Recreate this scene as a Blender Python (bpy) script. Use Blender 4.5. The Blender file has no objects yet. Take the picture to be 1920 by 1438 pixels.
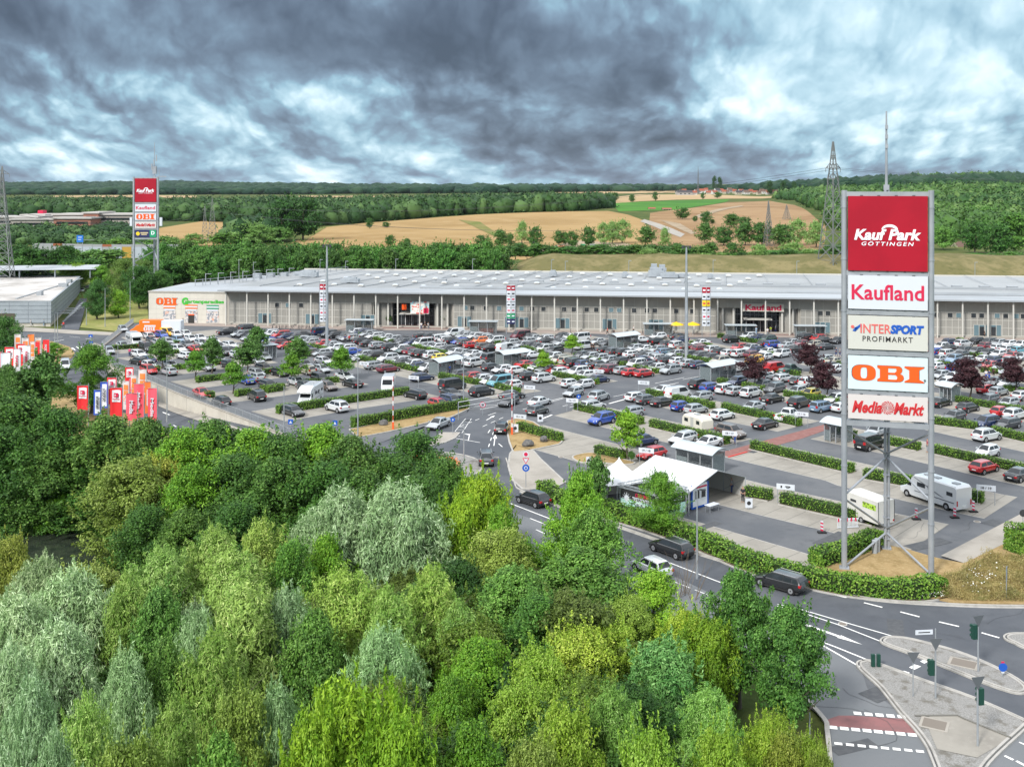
import bpy, bmesh, math, random
import numpy as np
from mathutils import Vector, Matrix
PI=math.pi; R=math.radians
# ---------------------------------------------------------------- camera, sky, sun, exposure
S=bpy.context.scene; C=S.collection
FP=2000.0; HC=34.0; HY=352.0           # focal length in photo pixels, camera height, horizon row
cd=bpy.data.cameras.new('camera'); cam=bpy.data.objects.new('camera',cd); C.objects.link(cam)
cam.location=(0,0,HC); cam.rotation_euler=(R(90),0,0)
cd.sensor_width=36; cd.lens=FP/1920*36; cd.shift_y=-(719-HY)/1920; cd.clip_start=.5; cd.clip_end=20000
S.camera=cam
S.view_settings.view_transform='Standard'; S.view_settings.look='None'
S.view_settings.exposure=0.68; S.view_settings.gamma=1
S.cycles.max_bounces=5; S.cycles.diffuse_bounces=2; S.cycles.glossy_bounces=2; S.cycles.transmission_bounces=3
S.cycles.transparent_max_bounces=8; S.cycles.caustics_reflective=False; S.cycles.caustics_refractive=False
SUN_EL,SUN_AZ=R(38),R(215)             # azimuth: direction the light comes from, from +Y clockwise
sl=bpy.data.lights.new('sun','SUN'); so=bpy.data.objects.new('sun',sl); C.objects.link(so)
sl.energy=2.7; sl.angle=R(9); sl.color=(1,.97,.92)
sd=Vector((math.sin(SUN_AZ)*math.cos(SUN_EL),math.cos(SUN_AZ)*math.cos(SUN_EL),math.sin(SUN_EL)))
so.rotation_euler=sd.to_track_quat('Z','Y').to_euler(); so.location=sd*200

class NT:
    def __init__(s,tree): s.t=tree; s.n=tree.nodes; s.l=tree.links
    def put(s,sock,v):
        if isinstance(v,bpy.types.NodeSocket): s.l.new(v,sock)
        elif v is not None:
            if sock.type=='RGBA' and not isinstance(v,(int,float)) and len(v)==3: v=(*v,1)
            if sock.type=='RGBA' and isinstance(v,(int,float)): v=(v,v,v,1)
            sock.default_value=v
    def m(s,op,a,b=None,c=None,clamp=False):
        n=s.n.new('ShaderNodeMath'); n.operation=op; n.use_clamp=clamp
        for i,v in enumerate((a,b,c)):
            if v is not None: s.put(n.inputs[i],v)
        return n.outputs[0]
    def v(s,op,a,b=None,scale=None):
        n=s.n.new('ShaderNodeVectorMath'); n.operation=op; s.put(n.inputs[0],a)
        if b is not None: s.put(n.inputs[1],b)
        if scale is not None: s.put(n.inputs['Scale'],scale)
        return n.outputs[0]
    def noise(s,vec,scale,detail=4,rough=.55,dist=0,lac=2):
        n=s.n.new('ShaderNodeTexNoise'); s.put(n.inputs['Vector'],vec)
        n.inputs['Scale'].default_value=scale; n.inputs['Detail'].default_value=detail
        n.inputs['Roughness'].default_value=rough; n.inputs['Distortion'].default_value=dist; n.inputs['Lacunarity'].default_value=lac
        return n.outputs[0]
    def n_noise3(s,vec,scale):
        n=s.n.new('ShaderNodeTexNoise'); s.put(n.inputs['Vector'],vec); n.inputs['Scale'].default_value=scale; n.inputs['Detail'].default_value=5; n.inputs['Roughness'].default_value=.55
        return s.v('SUBTRACT',n.outputs[1],(.5,.5,.5))
    def vor(s,vec,scale):
        n=s.n.new('ShaderNodeTexVoronoi'); n.feature='F1'; s.put(n.inputs['Vector'],vec); n.inputs['Scale'].default_value=scale; pass
        n.inputs['Detail'].default_value=3.5; n.inputs['Roughness'].default_value=.52; n.inputs['Lacunarity'].default_value=2.2
        return s.m('SUBTRACT',1,n.outputs['Distance'])
    def ramp(s,f,stops,interp='LINEAR'):
        n=s.n.new('ShaderNodeValToRGB'); s.put(n.inputs[0],f); e=n.color_ramp.elements; n.color_ramp.interpolation=interp
        while len(e)<len(stops): e.new(.5)
        for i,(p,c) in enumerate(stops):
            e[i].position=p; c=(c,c,c) if isinstance(c,(int,float)) else c; e[i].color=(*c[:3],1)
        return n.outputs[0]
    def mix(s,f,a,b,mode='MIX'):
        n=s.n.new('ShaderNodeMix'); n.data_type='RGBA'; n.blend_type=mode
        s.put(n.inputs[0],f); s.put(n.inputs[6],a); s.put(n.inputs[7],b); return n.outputs[2]
    def comb(s,x,y,z):
        n=s.n.new('ShaderNodeCombineXYZ'); s.put(n.inputs[0],x); s.put(n.inputs[1],y); s.put(n.inputs[2],z); return n.outputs[0]
    def sep(s,v):
        n=s.n.new('ShaderNodeSeparateXYZ'); s.put(n.inputs[0],v); return n.outputs
    def smooth(s,x,lo,hi):
        n=s.n.new('ShaderNodeMapRange'); n.interpolation_type='SMOOTHSTEP'; s.put(n.inputs[0],x)
        n.inputs[1].default_value=lo; n.inputs[2].default_value=hi; return n.outputs[0]
W=bpy.data.worlds.new('World'); S.world=W; W.use_nodes=True
def build_world():
    t=NT(W.node_tree); t.n.clear()
    out=t.n.new('ShaderNodeOutputWorld'); tc=t.n.new('ShaderNodeTexCoord')
    d=tc.outputs['Generated']; x,y,z=t.sep(d)
    yy=t.m('MAXIMUM',t.m('ABSOLUTE',y),.12)
    u=t.m('DIVIDE',x,yy); v=t.m('DIVIDE',z,yy)            # slopes: like degrees of azimuth and height
    # cloud coordinates: flatter and smaller towards the horizon, as a real deck looks
    vp=t.m('MAXIMUM',v,0); cv=t.m('DIVIDE',t.m('MULTIPLY',vp,3.1),t.m('ADD',vp,.17)); cu=t.m('MULTIPLY',u,t.m('ADD',5.4,t.m('DIVIDE',.22,t.m('ADD',vp,.10))))
    uv=t.comb(cu,cv,0); up=t.comb(t.m('ADD',cu,.05),t.m('ADD',cv,.09),0)
    def fb(vec,sc,det,ro,di=.0): return t.noise(vec,sc,det,ro,di)
    wr=t.v('ADD',uv,t.v('SCALE',t.n_noise3(uv,1.3),scale=.55)); wr2=t.v('ADD',wr,(.05,.10,0))
    A1=fb(uv,.8,8,.53,.3); A2=fb(up,.8,8,.53,.3)      # large heaps, lit from above right
    B1=t.vor(wr,1.25); B2=t.vor(wr2,1.25); C1=t.vor(wr,3.1)
    rel=t.m('ADD',t.m('MULTIPLY',t.m('SUBTRACT',A1,A2),.9),t.m('MULTIPLY',t.m('SUBTRACT',B1,B2),.50))
    wob=fb(t.comb(u,t.m('MULTIPLY',v,1.5),0),4.2,8,.58); w=t.m('MULTIPLY',t.m('SUBTRACT',wob,.5),.17)
    puff=B1; big=fb(uv,.42,3,.5)
    g=t.m('ADD',.53,t.m('MULTIPLY',t.m('SUBTRACT',A1,.5),.55)); g=t.m('ADD',g,t.m('MULTIPLY',t.m('SUBTRACT',big,.5),.5)); g=t.m('ADD',g,t.m('MULTIPLY',t.m('SUBTRACT',B1,.62),.26)); g=t.m('ADD',g,t.m('MULTIPLY',t.m('SUBTRACT',C1,.62),.10)); g0=g
    g=t.m('ADD',g,t.m('MULTIPLY',t.smooth(u,-.05,.42),.09))
    g=t.m('ADD',g,t.m('MULTIPLY',t.m('MULTIPLY',t.smooth(u,.08,.2),t.smooth(v,.03,.14)),.10))
    g=t.m('ADD',g,.045)
    edge=t.m('SUBTRACT',.125,t.m('MULTIPLY',t.m('ADD',u,.5),.058))
    below=t.m('SUBTRACT',t.m('ADD',v,t.m('MULTIPLY',w,.75)),edge)
    m1=t.m('MULTIPLY',t.smooth(below,-.006,.016),t.m('SUBTRACT',1,t.smooth(below,.05,.12)))
    m1=t.m('MULTIPLY',m1,t.m('SUBTRACT',1,t.smooth(t.m('ADD',u,w),.02,.16)))
    du=t.m('SUBTRACT',t.m('ADD',u,w),.07); dv=t.m('SUBTRACT',t.m('ADD',v,t.m('MULTIPLY',w,.6)),.112)
    r2=t.m('SQRT',t.m('ADD',t.m('POWER',t.m('DIVIDE',du,.115),2),t.m('POWER',t.m('DIVIDE',dv,.046),2)))
    m2=t.m('MULTIPLY',t.m('SUBTRACT',1,t.smooth(r2,.45,1.2)),.85)
    du=t.m('SUBTRACT',t.m('ADD',u,w),-.10); dv=t.m('SUBTRACT',t.m('ADD',v,t.m('MULTIPLY',w,.6)),.062)
    r3=t.m('SQRT',t.m('ADD',t.m('POWER',t.m('DIVIDE',du,.17),2),t.m('POWER',t.m('DIVIDE',dv,.022),2)))
    m3=t.m('MULTIPLY',t.m('SUBTRACT',1,t.smooth(r3,.2,1.3)),.26)
    du=t.m('SUBTRACT',t.m('ADD',u,w),-.52); dv=t.m('SUBTRACT',t.m('ADD',v,w),.115)
    r4=t.m('SQRT',t.m('ADD',t.m('POWER',t.m('DIVIDE',du,.09),2),t.m('POWER',t.m('DIVIDE',dv,.04),2)))
    m4=t.m('MULTIPLY',t.m('SUBTRACT',1,t.smooth(r4,.4,1.2)),.6)
    mask=t.m('MAXIMUM',t.m('MAXIMUM',m1,m2),t.m('MAXIMUM',m3,m4))
    g=t.m('ADD',g,t.m('MULTIPLY',rel,t.m('SUBTRACT',1,t.m('MULTIPLY',mask,.35))))
    g=t.m('ADD',.50,t.m('MULTIPLY',t.m('SUBTRACT',g,.5),.92))
    fm=lambda v_,to,k,c: t.m('ADD',t.m('MULTIPLY',v_,t.m('SUBTRACT',1,k)),t.m('MULTIPLY',t.m('ADD',to,t.m('MULTIPLY',t.m('SUBTRACT',v_,.5),c)),k))
    g=fm(g,.615,t.m('MULTIPLY',t.smooth(u,.14,.26),t.smooth(v,.01,.09)),.55)
    g=fm(g,.305,mask,.8)
    rim=t.m('MULTIPLY',t.smooth(below,-.045,-.004),t.m('SUBTRACT',1,t.smooth(below,-.004,.012)))
    g=t.m('ADD',g,t.m('MULTIPLY',rim,t.m('MULTIPLY',puff,.10)))
    g=t.m('ADD',g,t.m('MULTIPLY',t.m('SUBTRACT',1,t.smooth(v,.0,.05)),.075))
    g=t.m('ADD',g,.012)
    col=t.ramp(g,[(0,(.058,.080,.118)),(.11,(.082,.112,.162)),(.24,(.125,.172,.24)),(.38,(.19,.28,.375)),(.48,(.26,.42,.53)),(.58,(.40,.58,.68)),(.70,(.63,.79,.87)),(.86,(.93,1.0,1.03))])
    # CIE-like overcast: zenith and the sky behind the camera much brighter than the strip the photo shows
    zen=t.smooth(z,.2,.75)
    gain=t.m('ADD',1,t.m('MULTIPLY',zen,1.3)); 
    col=t.v('SCALE',col,scale=t.m('MULTIPLY',gain,.86))
    col=t.mix(t.smooth(z,.22,.6),col,(1.0,1.03,1.08))
    low=t.smooth(z,0,-.03); col=t.mix(low,col,(.10,.12,.08))
    sky=t.n.new('ShaderNodeTexSky'); sky.sky_type='NISHITA'; sky.sun_disc=False; sky.sun_elevation=SUN_EL; sky.sun_rotation=SUN_AZ
    b1=t.n.new('ShaderNodeBackground'); b1.inputs[1].default_value=.05; t.put(b1.inputs[0],sky.outputs[0])
    b2=t.n.new('ShaderNodeBackground'); b2.inputs[1].default_value=1; t.put(b2.inputs[0],col)
    mx=t.n.new('ShaderNodeMixShader'); mx.inputs[0].default_value=.92
    t.l.new(b1.outputs[0],mx.inputs[1]); t.l.new(b2.outputs[0],mx.inputs[2]); t.l.new(mx.outputs[0],out.inputs[0])
build_world(); W.cycles.sampling_method='MANUAL'; W.cycles.sample_map_resolution=512

# ---------------------------------------------------------------- materials
MATS={}
def mat(name,col=(.5,.5,.5),rough=.7,metal=0,spec=.3,noise=None,n2=None,bump=0,bscale=20,objcol=False,alpha=None,coat=0,emit=0,trans=0,brick=None,rnd=0,coord='Object',stretch=None):
    """noise=(scale, colour2, lo, hi), n2 the same for a second layer"""
    if name in MATS: return MATS[name]
    m=bpy.data.materials.new(name); m.use_nodes=True; t=NT(m.node_tree); p=t.n['Principled BSDF']
    tc=t.n.new('ShaderNodeTexCoord'); vec=tc.outputs[coord]
    if stretch: vec=t.v('MULTIPLY',vec,stretch)
    c=(*col,1)
    if objcol:
        oi=t.n.new('ShaderNodeObjectInfo'); c=oi.outputs['Color']
        if rnd:
            rn=t.m('ADD',1-rnd/2,t.m('MULTIPLY',oi.outputs['Random'],rnd)); c=t.v('SCALE',c,scale=rn)
    if brick:
        b=t.n.new('ShaderNodeTexBrick'); t.put(b.inputs['Vector'],vec); b.inputs['Scale'].default_value=brick[0]
        t.put(b.inputs['Color1'],c); t.put(b.inputs['Color2'],brick[1]); t.put(b.inputs['Mortar'],brick[2])
        b.inputs['Mortar Size'].default_value=brick[3]; c=b.outputs[0]
        if len(brick)>4: b.inputs['Brick Width'].default_value=brick[4]; b.inputs['Row Height'].default_value=brick[5]; b.offset=brick[6]
    for q in (noise,n2):
        if q:
            f=t.smooth(t.noise(vec,q[0],5,.6),q[2],q[3])
            if len(q)>4: f=t.m('MULTIPLY',f,q[4])
            c=t.mix(f,c,q[1] if len(q[1])==4 else (*q[1],1), 'MULTIPLY' if (objcol and len(q)<=5) else 'MIX')
    t.put(p.inputs['Base Color'],c); p.inputs['Roughness'].default_value=rough; p.inputs['Metallic'].default_value=metal
    p.inputs['Specular IOR Level'].default_value=spec
    if coat: p.inputs['Coat Weight'].default_value=coat; p.inputs['Coat Roughness'].default_value=.06
    if alpha is not None: p.inputs['Alpha'].default_value=alpha
    if emit: t.put(p.inputs['Emission Color'],c); p.inputs['Emission Strength'].default_value=emit
    if trans:
        out=t.n['Material Output']; tr=t.n.new('ShaderNodeBsdfTranslucent'); t.put(tr.inputs[0],c)
        mx=t.n.new('ShaderNodeMixShader'); mx.inputs[0].default_value=trans
        t.l.new(p.outputs[0],mx.inputs[1]); t.l.new(tr.outputs[0],mx.inputs[2]); t.l.new(mx.outputs[0],out.inputs[0])
    if bump:
        bn=t.n.new('ShaderNodeBump'); bn.inputs['Strength'].default_value=bump; bn.inputs['Distance'].default_value=.05
        t.put(bn.inputs['Height'],t.noise(vec,bscale,4,.6)); t.l.new(bn.outputs[0],p.inputs['Normal'])
    MATS[name]=m; return m

# ---------------------------------------------------------------- geometry helpers
class MB:
    def __init__(s): s.v=[]; s.f=[]; s.mi=[]; s.mats=[]; s.k=0; s.M=None
    def use(s,m):
        if m not in s.mats: s.mats.append(m)
        s.k=s.mats.index(m); return s
    def add(s,vs,fs):
        o=len(s.v)
        for p in vs:
            p=Vector(p)
            if s.M is not None: p=s.M@p
            s.v.append(tuple(p))
        for f in fs: s.f.append(tuple(i+o for i in f)); s.mi.append(s.k)
        return s
    def box(s,x0,x1,y0,y1,z0,z1):
        return s.add([(x0,y0,z0),(x1,y0,z0),(x1,y1,z0),(x0,y1,z0),(x0,y0,z1),(x1,y0,z1),(x1,y1,z1),(x0,y1,z1)],
          [(0,3,2,1),(4,5,6,7),(0,1,5,4),(1,2,6,5),(2,3,7,6),(3,0,4,7)])
    def bar(s,a,b,w,h=None):
        a=Vector(a);b=Vector(b); h=h or w; d=(b-a).normalized(); up=Vector((0,0,1)) if abs(d.z)<.95 else Vector((0,1,0))
        x=d.cross(up).normalized()*w/2; y=x.cross(d).normalized()*h/2
        vs=[a-x-y,a+x-y,a+x+y,a-x+y,b-x-y,b+x-y,b+x+y,b-x+y]
        return s.add(vs,[(0,3,2,1),(4,5,6,7),(0,1,5,4),(1,2,6,5),(2,3,7,6),(3,0,4,7)])
    def tube(s,a,b,r,r2=None,n=8,caps=True):
        a=Vector(a);b=Vector(b); r2=r if r2 is None else r2; d=(b-a).normalized(); up=Vector((0,0,1)) if abs(d.z)<.95 else Vector((0,1,0))
        x=d.cross(up).normalized(); y=x.cross(d).normalized(); vs=[]
        for p,q in ((a,r),(b,r2)):
            for i in range(n): t=2*PI*i/n; vs.append(p+x*math.cos(t)*q+y*math.sin(t)*q)
        fs=[(i,(i+1)%n,n+(i+1)%n,n+i) for i in range(n)]
        if caps: fs+=[tuple(range(n))[::-1],tuple(range(n,2*n))]
        return s.add(vs,fs)
    def lathe(s,prof,n=12,c=(0,0,0)):
        vs=[(c[0]+r*math.cos(2*PI*i/n),c[1]+r*math.sin(2*PI*i/n),c[2]+z) for r,z in prof for i in range(n)]
        fs=[(k*n+i,k*n+(i+1)%n,(k+1)*n+(i+1)%n,(k+1)*n+i) for k in range(len(prof)-1) for i in range(n)]
        return s.add(vs,fs)
    def prism(s,pts,z0,z1):
        n=len(pts); a=sum(pts[i][0]*pts[(i+1)%n][1]-pts[(i+1)%n][0]*pts[i][1] for i in range(n))
        if a<0: pts=pts[::-1]
        vs=[(p[0],p[1],z0 if not callable(z0) else z0(*p[:2])) for p in pts]+[(p[0],p[1],z1 if not callable(z1) else z1(*p[:2])) for p in pts]
        return s.add(vs,[tuple(range(n))[::-1],tuple(range(n,2*n))]+[(i,(i+1)%n,n+(i+1)%n,n+i) for i in range(n)])
    def ring(s,secs,closed=True,caps=True):
        n=len(secs[0]); vs=[p for q in secs for p in q]; fs=[]
        for k in range(len(secs)-1):
            for i in range(n if closed else n-1): fs.append((k*n+i,k*n+(i+1)%n,(k+1)*n+(i+1)%n,(k+1)*n+i))
        if caps: fs+=[tuple(range(n))[::-1],tuple(range((len(secs)-1)*n,len(secs)*n))]
        return s.add(vs,fs)
    def mesh(s,name,smooth=False):
        me=bpy.data.meshes.new(name); me.from_pydata(s.v,[],s.f)
        for m in s.mats: me.materials.append(m)
        if len(s.mats)>1: me.polygons.foreach_set('material_index',s.mi)
        if smooth: me.polygons.foreach_set('use_smooth',[True]*len(s.f))
        me.update(); return me
    def build(s,name,parent=None,mat=None,loc=None,rz=None,smooth=False):
        if mat is not None and not s.mats: s.mats=[mat]
        return link(name,s.mesh(name,smooth),parent,loc,rz)
def link(name,data,parent=None,loc=None,rz=None):
    o=bpy.data.objects.new(name,data); C.objects.link(o)
    if parent is not None: o.parent=parent
    if loc is not None: o.location=loc
    if rz is not None: o.rotation_euler=(0,0,rz)
    return o
THINGS=[]
def tag(o,label,cat,group=None,kind=None):
    if label: o['label']=label
    if cat: o['category']=cat
    if group: o['group']=group
    if kind: o['kind']=kind
    THINGS.append(o); return o
def thing(name,loc,label,cat,rz=0,group=None): return tag(link(name,None,None,loc,rz),label,cat,group)
def struct(o): o['kind']='structure'; return o
def tree_copy(o,loc=None,rz=None,label=None,group=None,keep=lambda c:True):
    c=o.copy(); C.objects.link(c)
    if loc is not None: c.location=loc
    if rz is not None: c.rotation_euler=(0,0,rz)
    if label: c['label']=label
    if group: c['group']=group
    for ch in o.children:
        if not keep(ch): continue
        d=ch.copy(); C.objects.link(d); d.parent=c
        for g in ch.children:
            e=g.copy(); C.objects.link(e); e.parent=d
    THINGS.append(c); return c
def npmesh(name,V,F,mats=(),mi=None,smooth=False):
    """V (n,3) float, F (m,k) int"""
    me=bpy.data.meshes.new(name); n,k=F.shape
    me.vertices.add(len(V)); me.vertices.foreach_set('co',np.ascontiguousarray(V,dtype=np.float32).ravel())
    me.loops.add(n*k); me.loops.foreach_set('vertex_index',np.ascontiguousarray(F,dtype=np.int32).ravel())
    me.polygons.add(n); me.polygons.foreach_set('loop_start',np.arange(0,n*k,k,dtype=np.int32))
    for m in mats: me.materials.append(m)
    if mi is not None: me.polygons.foreach_set('material_index',mi.astype(np.int32))
    me.update(calc_edges=True); me.validate()
    if smooth: me.polygons.foreach_set('use_smooth',[True]*n)
    return me
def ss(x,a,b):
    t=min(1,max(0,(x-a)/(b-a))); return t*t*(3-2*t)
# ---------------------------------------------------------------- lie of the land
def zst(X,Y):      # street level: dips beside the retaining wall on the left
    return -2.4*ss(-X,28,60)*(1-ss(Y,300,420))
def land(X,Y):
    z=zst(X,Y)-.12
    z-=3.0*ss(-(X-.25*(Y-100)),-8,12)*(1-ss(Y,112,135))            # creek hollow under the front wood
    if Y>290:
        z+=3*ss(Y,330,420)
        g=ss(X/max(Y,1),-.24,.06)
        z+=11*ss(Y,520,1050)*(.35+.65*g)
        z+=9*ss(Y,1300,2400)+26*ss(Y,2600,5200)
        z+=30*ss(X-.16*Y,120,330)*ss(Y,650,1700)*(1-ss(Y,2200,3400)*.9)    # wooded hill on the right
        z+=26*math.exp(-((X+2250)/420)**2-((Y-7000)/900)**2)+10*ss(-X,700,2400)*ss(Y,4500,7000)
    return z
def G(x,y,z=0.0):
    D=y-HY; h=HC-z; return (x-960)*h/D,FP*h/D
def hit(x,y,fn=land):
    """ground point seen at photo pixel x,y"""
    lo=30.0; dz=-(y-HY)/FP; dx=(x-960)/FP; Y=40.0; step=4.0
    while Y<12000:
        if HC+dz*Y<fn(dx*Y,Y): break
        Y+=step; step*=1.012
    a,b=Y-step,Y
    for _ in range(24):
        c=(a+b)/2
        if HC+dz*c<fn(dx*c,c): b=c
        else: a=c
    return dx*b,b,fn(dx*b,b)
def px_of(X,Y,Z=0): return 960+FP*X/Y, HY+FP*(HC-Z)/Y
def zat(y,Y): return HC-(y-HY)*Y/FP       # height of the point seen at row y, distance Y
def dens(pts,step):
    out=[]
    for i,p in enumerate(pts[:-1]):
        q=pts[i+1]; n=max(1,int(math.dist(p[:2],q[:2])/step))
        for k in range(n): out.append(tuple(p[j]+(q[j]-p[j])*k/n for j in range(2)))
    out.append(tuple(pts[-1][:2])); return out
def spline(pts,n=6,closed=False):
    """Catmull-Rom through 2-D points"""
    P=[Vector(p[:2]) for p in pts]; out=[]; N=len(P)
    for i in range(N if closed else N-1):
        g=lambda j: P[j%N] if closed else P[min(max(j,0),N-1)]
        a,b,c,d=g(i-1),g(i),g(i+1),g(i+2)
        for k in range(n):
            t=k/n; q=.5*((2*b)+(c-a)*t+(2*a-5*b+4*c-d)*t*t+(3*b-a-3*c+d)*t**3); out.append((q.x,q.y))
    if not closed: out.append(tuple(P[-1]))
    return out
def offs(pts,d,closed=False):
    """offset a 2-D polyline to its left by d"""
    out=[]; N=len(pts)
    for i in range(N):
        a=Vector(pts[(i-1)%N] if closed else pts[max(i-1,0)]); b=Vector(pts[(i+1)%N] if closed else pts[min(i+1,N-1)])
        t=(b-a).normalized(); out.append((pts[i][0]-t.y*d,pts[i][1]+t.x*d))
    return out
def ribbon(mb,pts,w,z0,z1,closed=False,sheet=False):
    """a strip of width w along pts; z0,z1 numbers or functions"""
    L=offs(pts,w/2,closed); Rr=offs(pts,-w/2,closed); f=lambda z,p: z(*p) if callable(z) else z
    if sheet:
        vs=[]; 
        for a,b in zip(L,Rr): vs+=[(*a,f(z1,a)),(*b,f(z1,b))]
        n=len(pts); fs=[(2*i,2*i+1,2*((i+1)%n)+1,2*((i+1)%n)) for i in range(n if closed else n-1)]
        return mb.add(vs,fs)
    secs=[[(*a,f(z0,a)),(*b,f(z0,b)),(*b,f(z1,b)),(*a,f(z1,a))] for a,b in zip(L,Rr)]
    if closed: secs.append(secs[0])
    return mb.ring(secs,True,not closed)
def sheet(name,pts,z,m,mb=None):
    b=mb or MB(); p=[tuple(q[:2]) for q in pts]
    n=len(p); a=sum(p[i][0]*p[(i+1)%n][1]-p[(i+1)%n][0]*p[i][1] for i in range(n))
    if a<0: p=p[::-1]
    if mb is not None: return b.use(m).add([(*q,z) for q in p],[tuple(range(n))])
    return struct(b.use(m).add([(*q,z) for q in p],[tuple(range(n))]).build(name))
def drape(name,pts,off,m,fn=land,step=None):
    """polygon laid over the terrain, finely cut"""
    bm=bmesh.new(); vs=[bm.verts.new((p[0],p[1],0)) for p in pts]; f=bm.faces.new(vs)
    xs=[p[0] for p in pts]; ys=[p[1] for p in pts]
    x0,x1,y0,y1=min(xs),max(xs),min(ys),max(ys); step=step or max(x1-x0,y1-y0)/24
    for ax,a,b in ((0,x0,x1),(1,y0,y1)):
        k=a+step
        while k<b:
            co=(k,0,0) if ax==0 else (0,k,0); no=(1,0,0) if ax==0 else (0,1,0)
            bmesh.ops.bisect_plane(bm,geom=bm.verts[:]+bm.edges[:]+bm.faces[:],plane_co=co,plane_no=no); k+=step
    bmesh.ops.triangulate(bm,faces=bm.faces[:])
    for v in bm.verts: v.co.z=fn(v.co.x,v.co.y)+off
    bmesh.ops.recalc_face_normals(bm,faces=bm.faces[:])
    me=bpy.data.meshes.new(name); bm.to_mesh(me); bm.free(); me.materials.append(m)
    if me.polygons and me.polygons[0].normal.z<0: me.flip_normals()
    return struct(link(name,me))
P2=lambda *xy,z=0:[G(a,b,z) for a,b in xy]
# ---------------------------------------------------------------- ground, roads, car park surface
M=dict(
 land=mat('rough_grass',(.055,.085,.022),.95,noise=(.05,(.11,.12,.035),.4,.65),n2=(.6,(.035,.055,.015),.5,.7,.6,1),spec=.1,coord='Object'),
 asphalt=mat('worn_asphalt',(.094,.101,.113),.85,noise=(.09,(.128,.133,.142),.38,.62),n2=(.6,(.078,.083,.092),.52,.72,.6,1),spec=.25,bump=.15,bscale=30),
 road=mat('dark_asphalt',(.073,.080,.093),.8,noise=(.14,(.098,.105,.118),.38,.62),n2=(.5,(.060,.065,.075),.52,.72,.6,1),spec=.3,bump=.15,bscale=40),
 road2=mat('pale_asphalt',(.145,.155,.165),.85,noise=(.15,(.165,.172,.182),.35,.7),n2=(5,(.12,.13,.14),.5,.8,.4,1),spec=.25),
 stall=mat('stall_paving',(.30,.282,.25),.9,noise=(.25,(.235,.22,.195),.4,.7),n2=(2.4,(.35,.33,.295),.5,.8,.5,1),spec=.15,bump=.1),
 pave=mat('concrete_slabs',(.34,.315,.28),.9,noise=(.2,(.27,.25,.22),.4,.7),n2=(2,(.38,.36,.325),.5,.8,.5,1),spec=.15),
 kerb=mat('kerb_stone',(.40,.385,.36),.85,noise=(1.2,(.30,.29,.27),.4,.7),spec=.15),
 joint=mat('paving_joint',(.16,.155,.14),.9),
 cobble=mat('cobbles',(.38,.375,.36),.9,brick=(7,(.30,.295,.285),(.12,.115,.11),.03,.5,.25,.5),n2=(1.1,(.13,.12,.10),.5,.66,.8,1),noise=(9,(.20,.195,.185),.45,.6),spec=.15,bump=.4,bscale=9),
 dry=mat('dry_grass',(.33,.235,.115),.95,noise=(.5,(.24,.17,.075),.4,.65),n2=(3.5,(.41,.31,.165),.45,.75,.8,1),spec=.1,bump=.5,bscale=9),
 white=mat('road_paint',(.78,.78,.76),.7,noise=(3,(.62,.62,.6),.5,.75)),
 redp=mat('red_path',(.21,.095,.085),.85,noise=(1.2,(.25,.13,.115),.4,.7)),
 redb=mat('red_cycle_path',(.25,.115,.115),.85,noise=(.8,(.20,.105,.105),.4,.7)),
 redbright=mat('red_kerb_paint',(.5,.06,.05),.8),
 conc=mat('pale_concrete',(.50,.47,.41),.85,noise=(.4,(.43,.40,.345),.4,.7),n2=(.1,(.36,.34,.30),.55,.75,.6,1)),
 wheat=mat('ripe_wheat',(.33,.225,.105),.95,noise=(.006,(.27,.18,.08),.42,.6),n2=(.05,(.38,.27,.14),.45,.75,.7,1),spec=.05),
 wheat2=mat('stubble_field',(.29,.19,.105),.95,noise=(.008,(.22,.135,.07),.42,.6),n2=(.06,(.35,.25,.14),.45,.75,.7,1),spec=.05),
 farf=mat('far_field',(.40,.29,.17),.95,noise=(.002,(.33,.24,.13),.4,.6),spec=.05),
 gfield=mat('green_crop',(.075,.20,.035),.95,noise=(.01,(.055,.15,.03),.4,.6),spec=.05),
 meadow=mat('meadow',(.12,.15,.04),.95,noise=(.03,(.20,.18,.07),.4,.65),n2=(.4,(.075,.11,.03),.5,.75,.6,1),spec=.05),
 bank=mat('dry_bank',(.135,.125,.055),.95,noise=(.12,(.20,.17,.085),.42,.62),n2=(.5,(.085,.088,.035),.48,.7,.6,1),spec=.05),
 earth=mat('bare_earth',(.33,.26,.18),.95,noise=(.05,(.26,.2,.13),.4,.6)),
 metal=mat('galvanised_steel',(.42,.45,.48),.45,metal=.55,noise=(.7,(.34,.37,.40),.4,.7),spec=.4),
 dmetal=mat('dark_steel',(.06,.065,.07),.5,metal=.4),
 gmetal=mat('grey_painted_steel',(.30,.32,.34),.5),
 wpaint=mat('white_paint',(.78,.79,.80),.45,noise=(.8,(.66,.67,.68),.45,.75)),
 black=mat('black_rubber',(.018,.018,.02),.7),
)
def make_land():
    Ys=[30.0]
    while Ys[-1]<11000: Ys.append(Ys[-1]*1.0165)
    nx=150; V=[];F=[]
    for Y in Ys:
        for i in range(nx+1):
            t=i/nx*2-1; X=t*(.62*Y+70); V.append((X,Y,land(X,Y)))
    for r in range(len(Ys)-1):
        for i in range(nx):
            a=r*(nx+1)+i; F.append((a,a+1,a+nx+2,a+nx+1))
    # keep the land out of the way under the raised car park
    struct(link('ground',npmesh('ground',np.array(V),np.array(F),[M['land']],smooth=True)))
    b=MB().use(M['land']).add([(-9000,-2500,-6),(9000,-2500,-6),(9000,31,-6),(-9000,31,-6)],[(0,1,2,3)]); struct(b.build('ground'))
make_land()
Z=.0
WALLPX=[(250,606),(191,651),(212,689),(284,718),(340,742),(484,797),(556,826)]
WALL=P2(*WALLPX)
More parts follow.
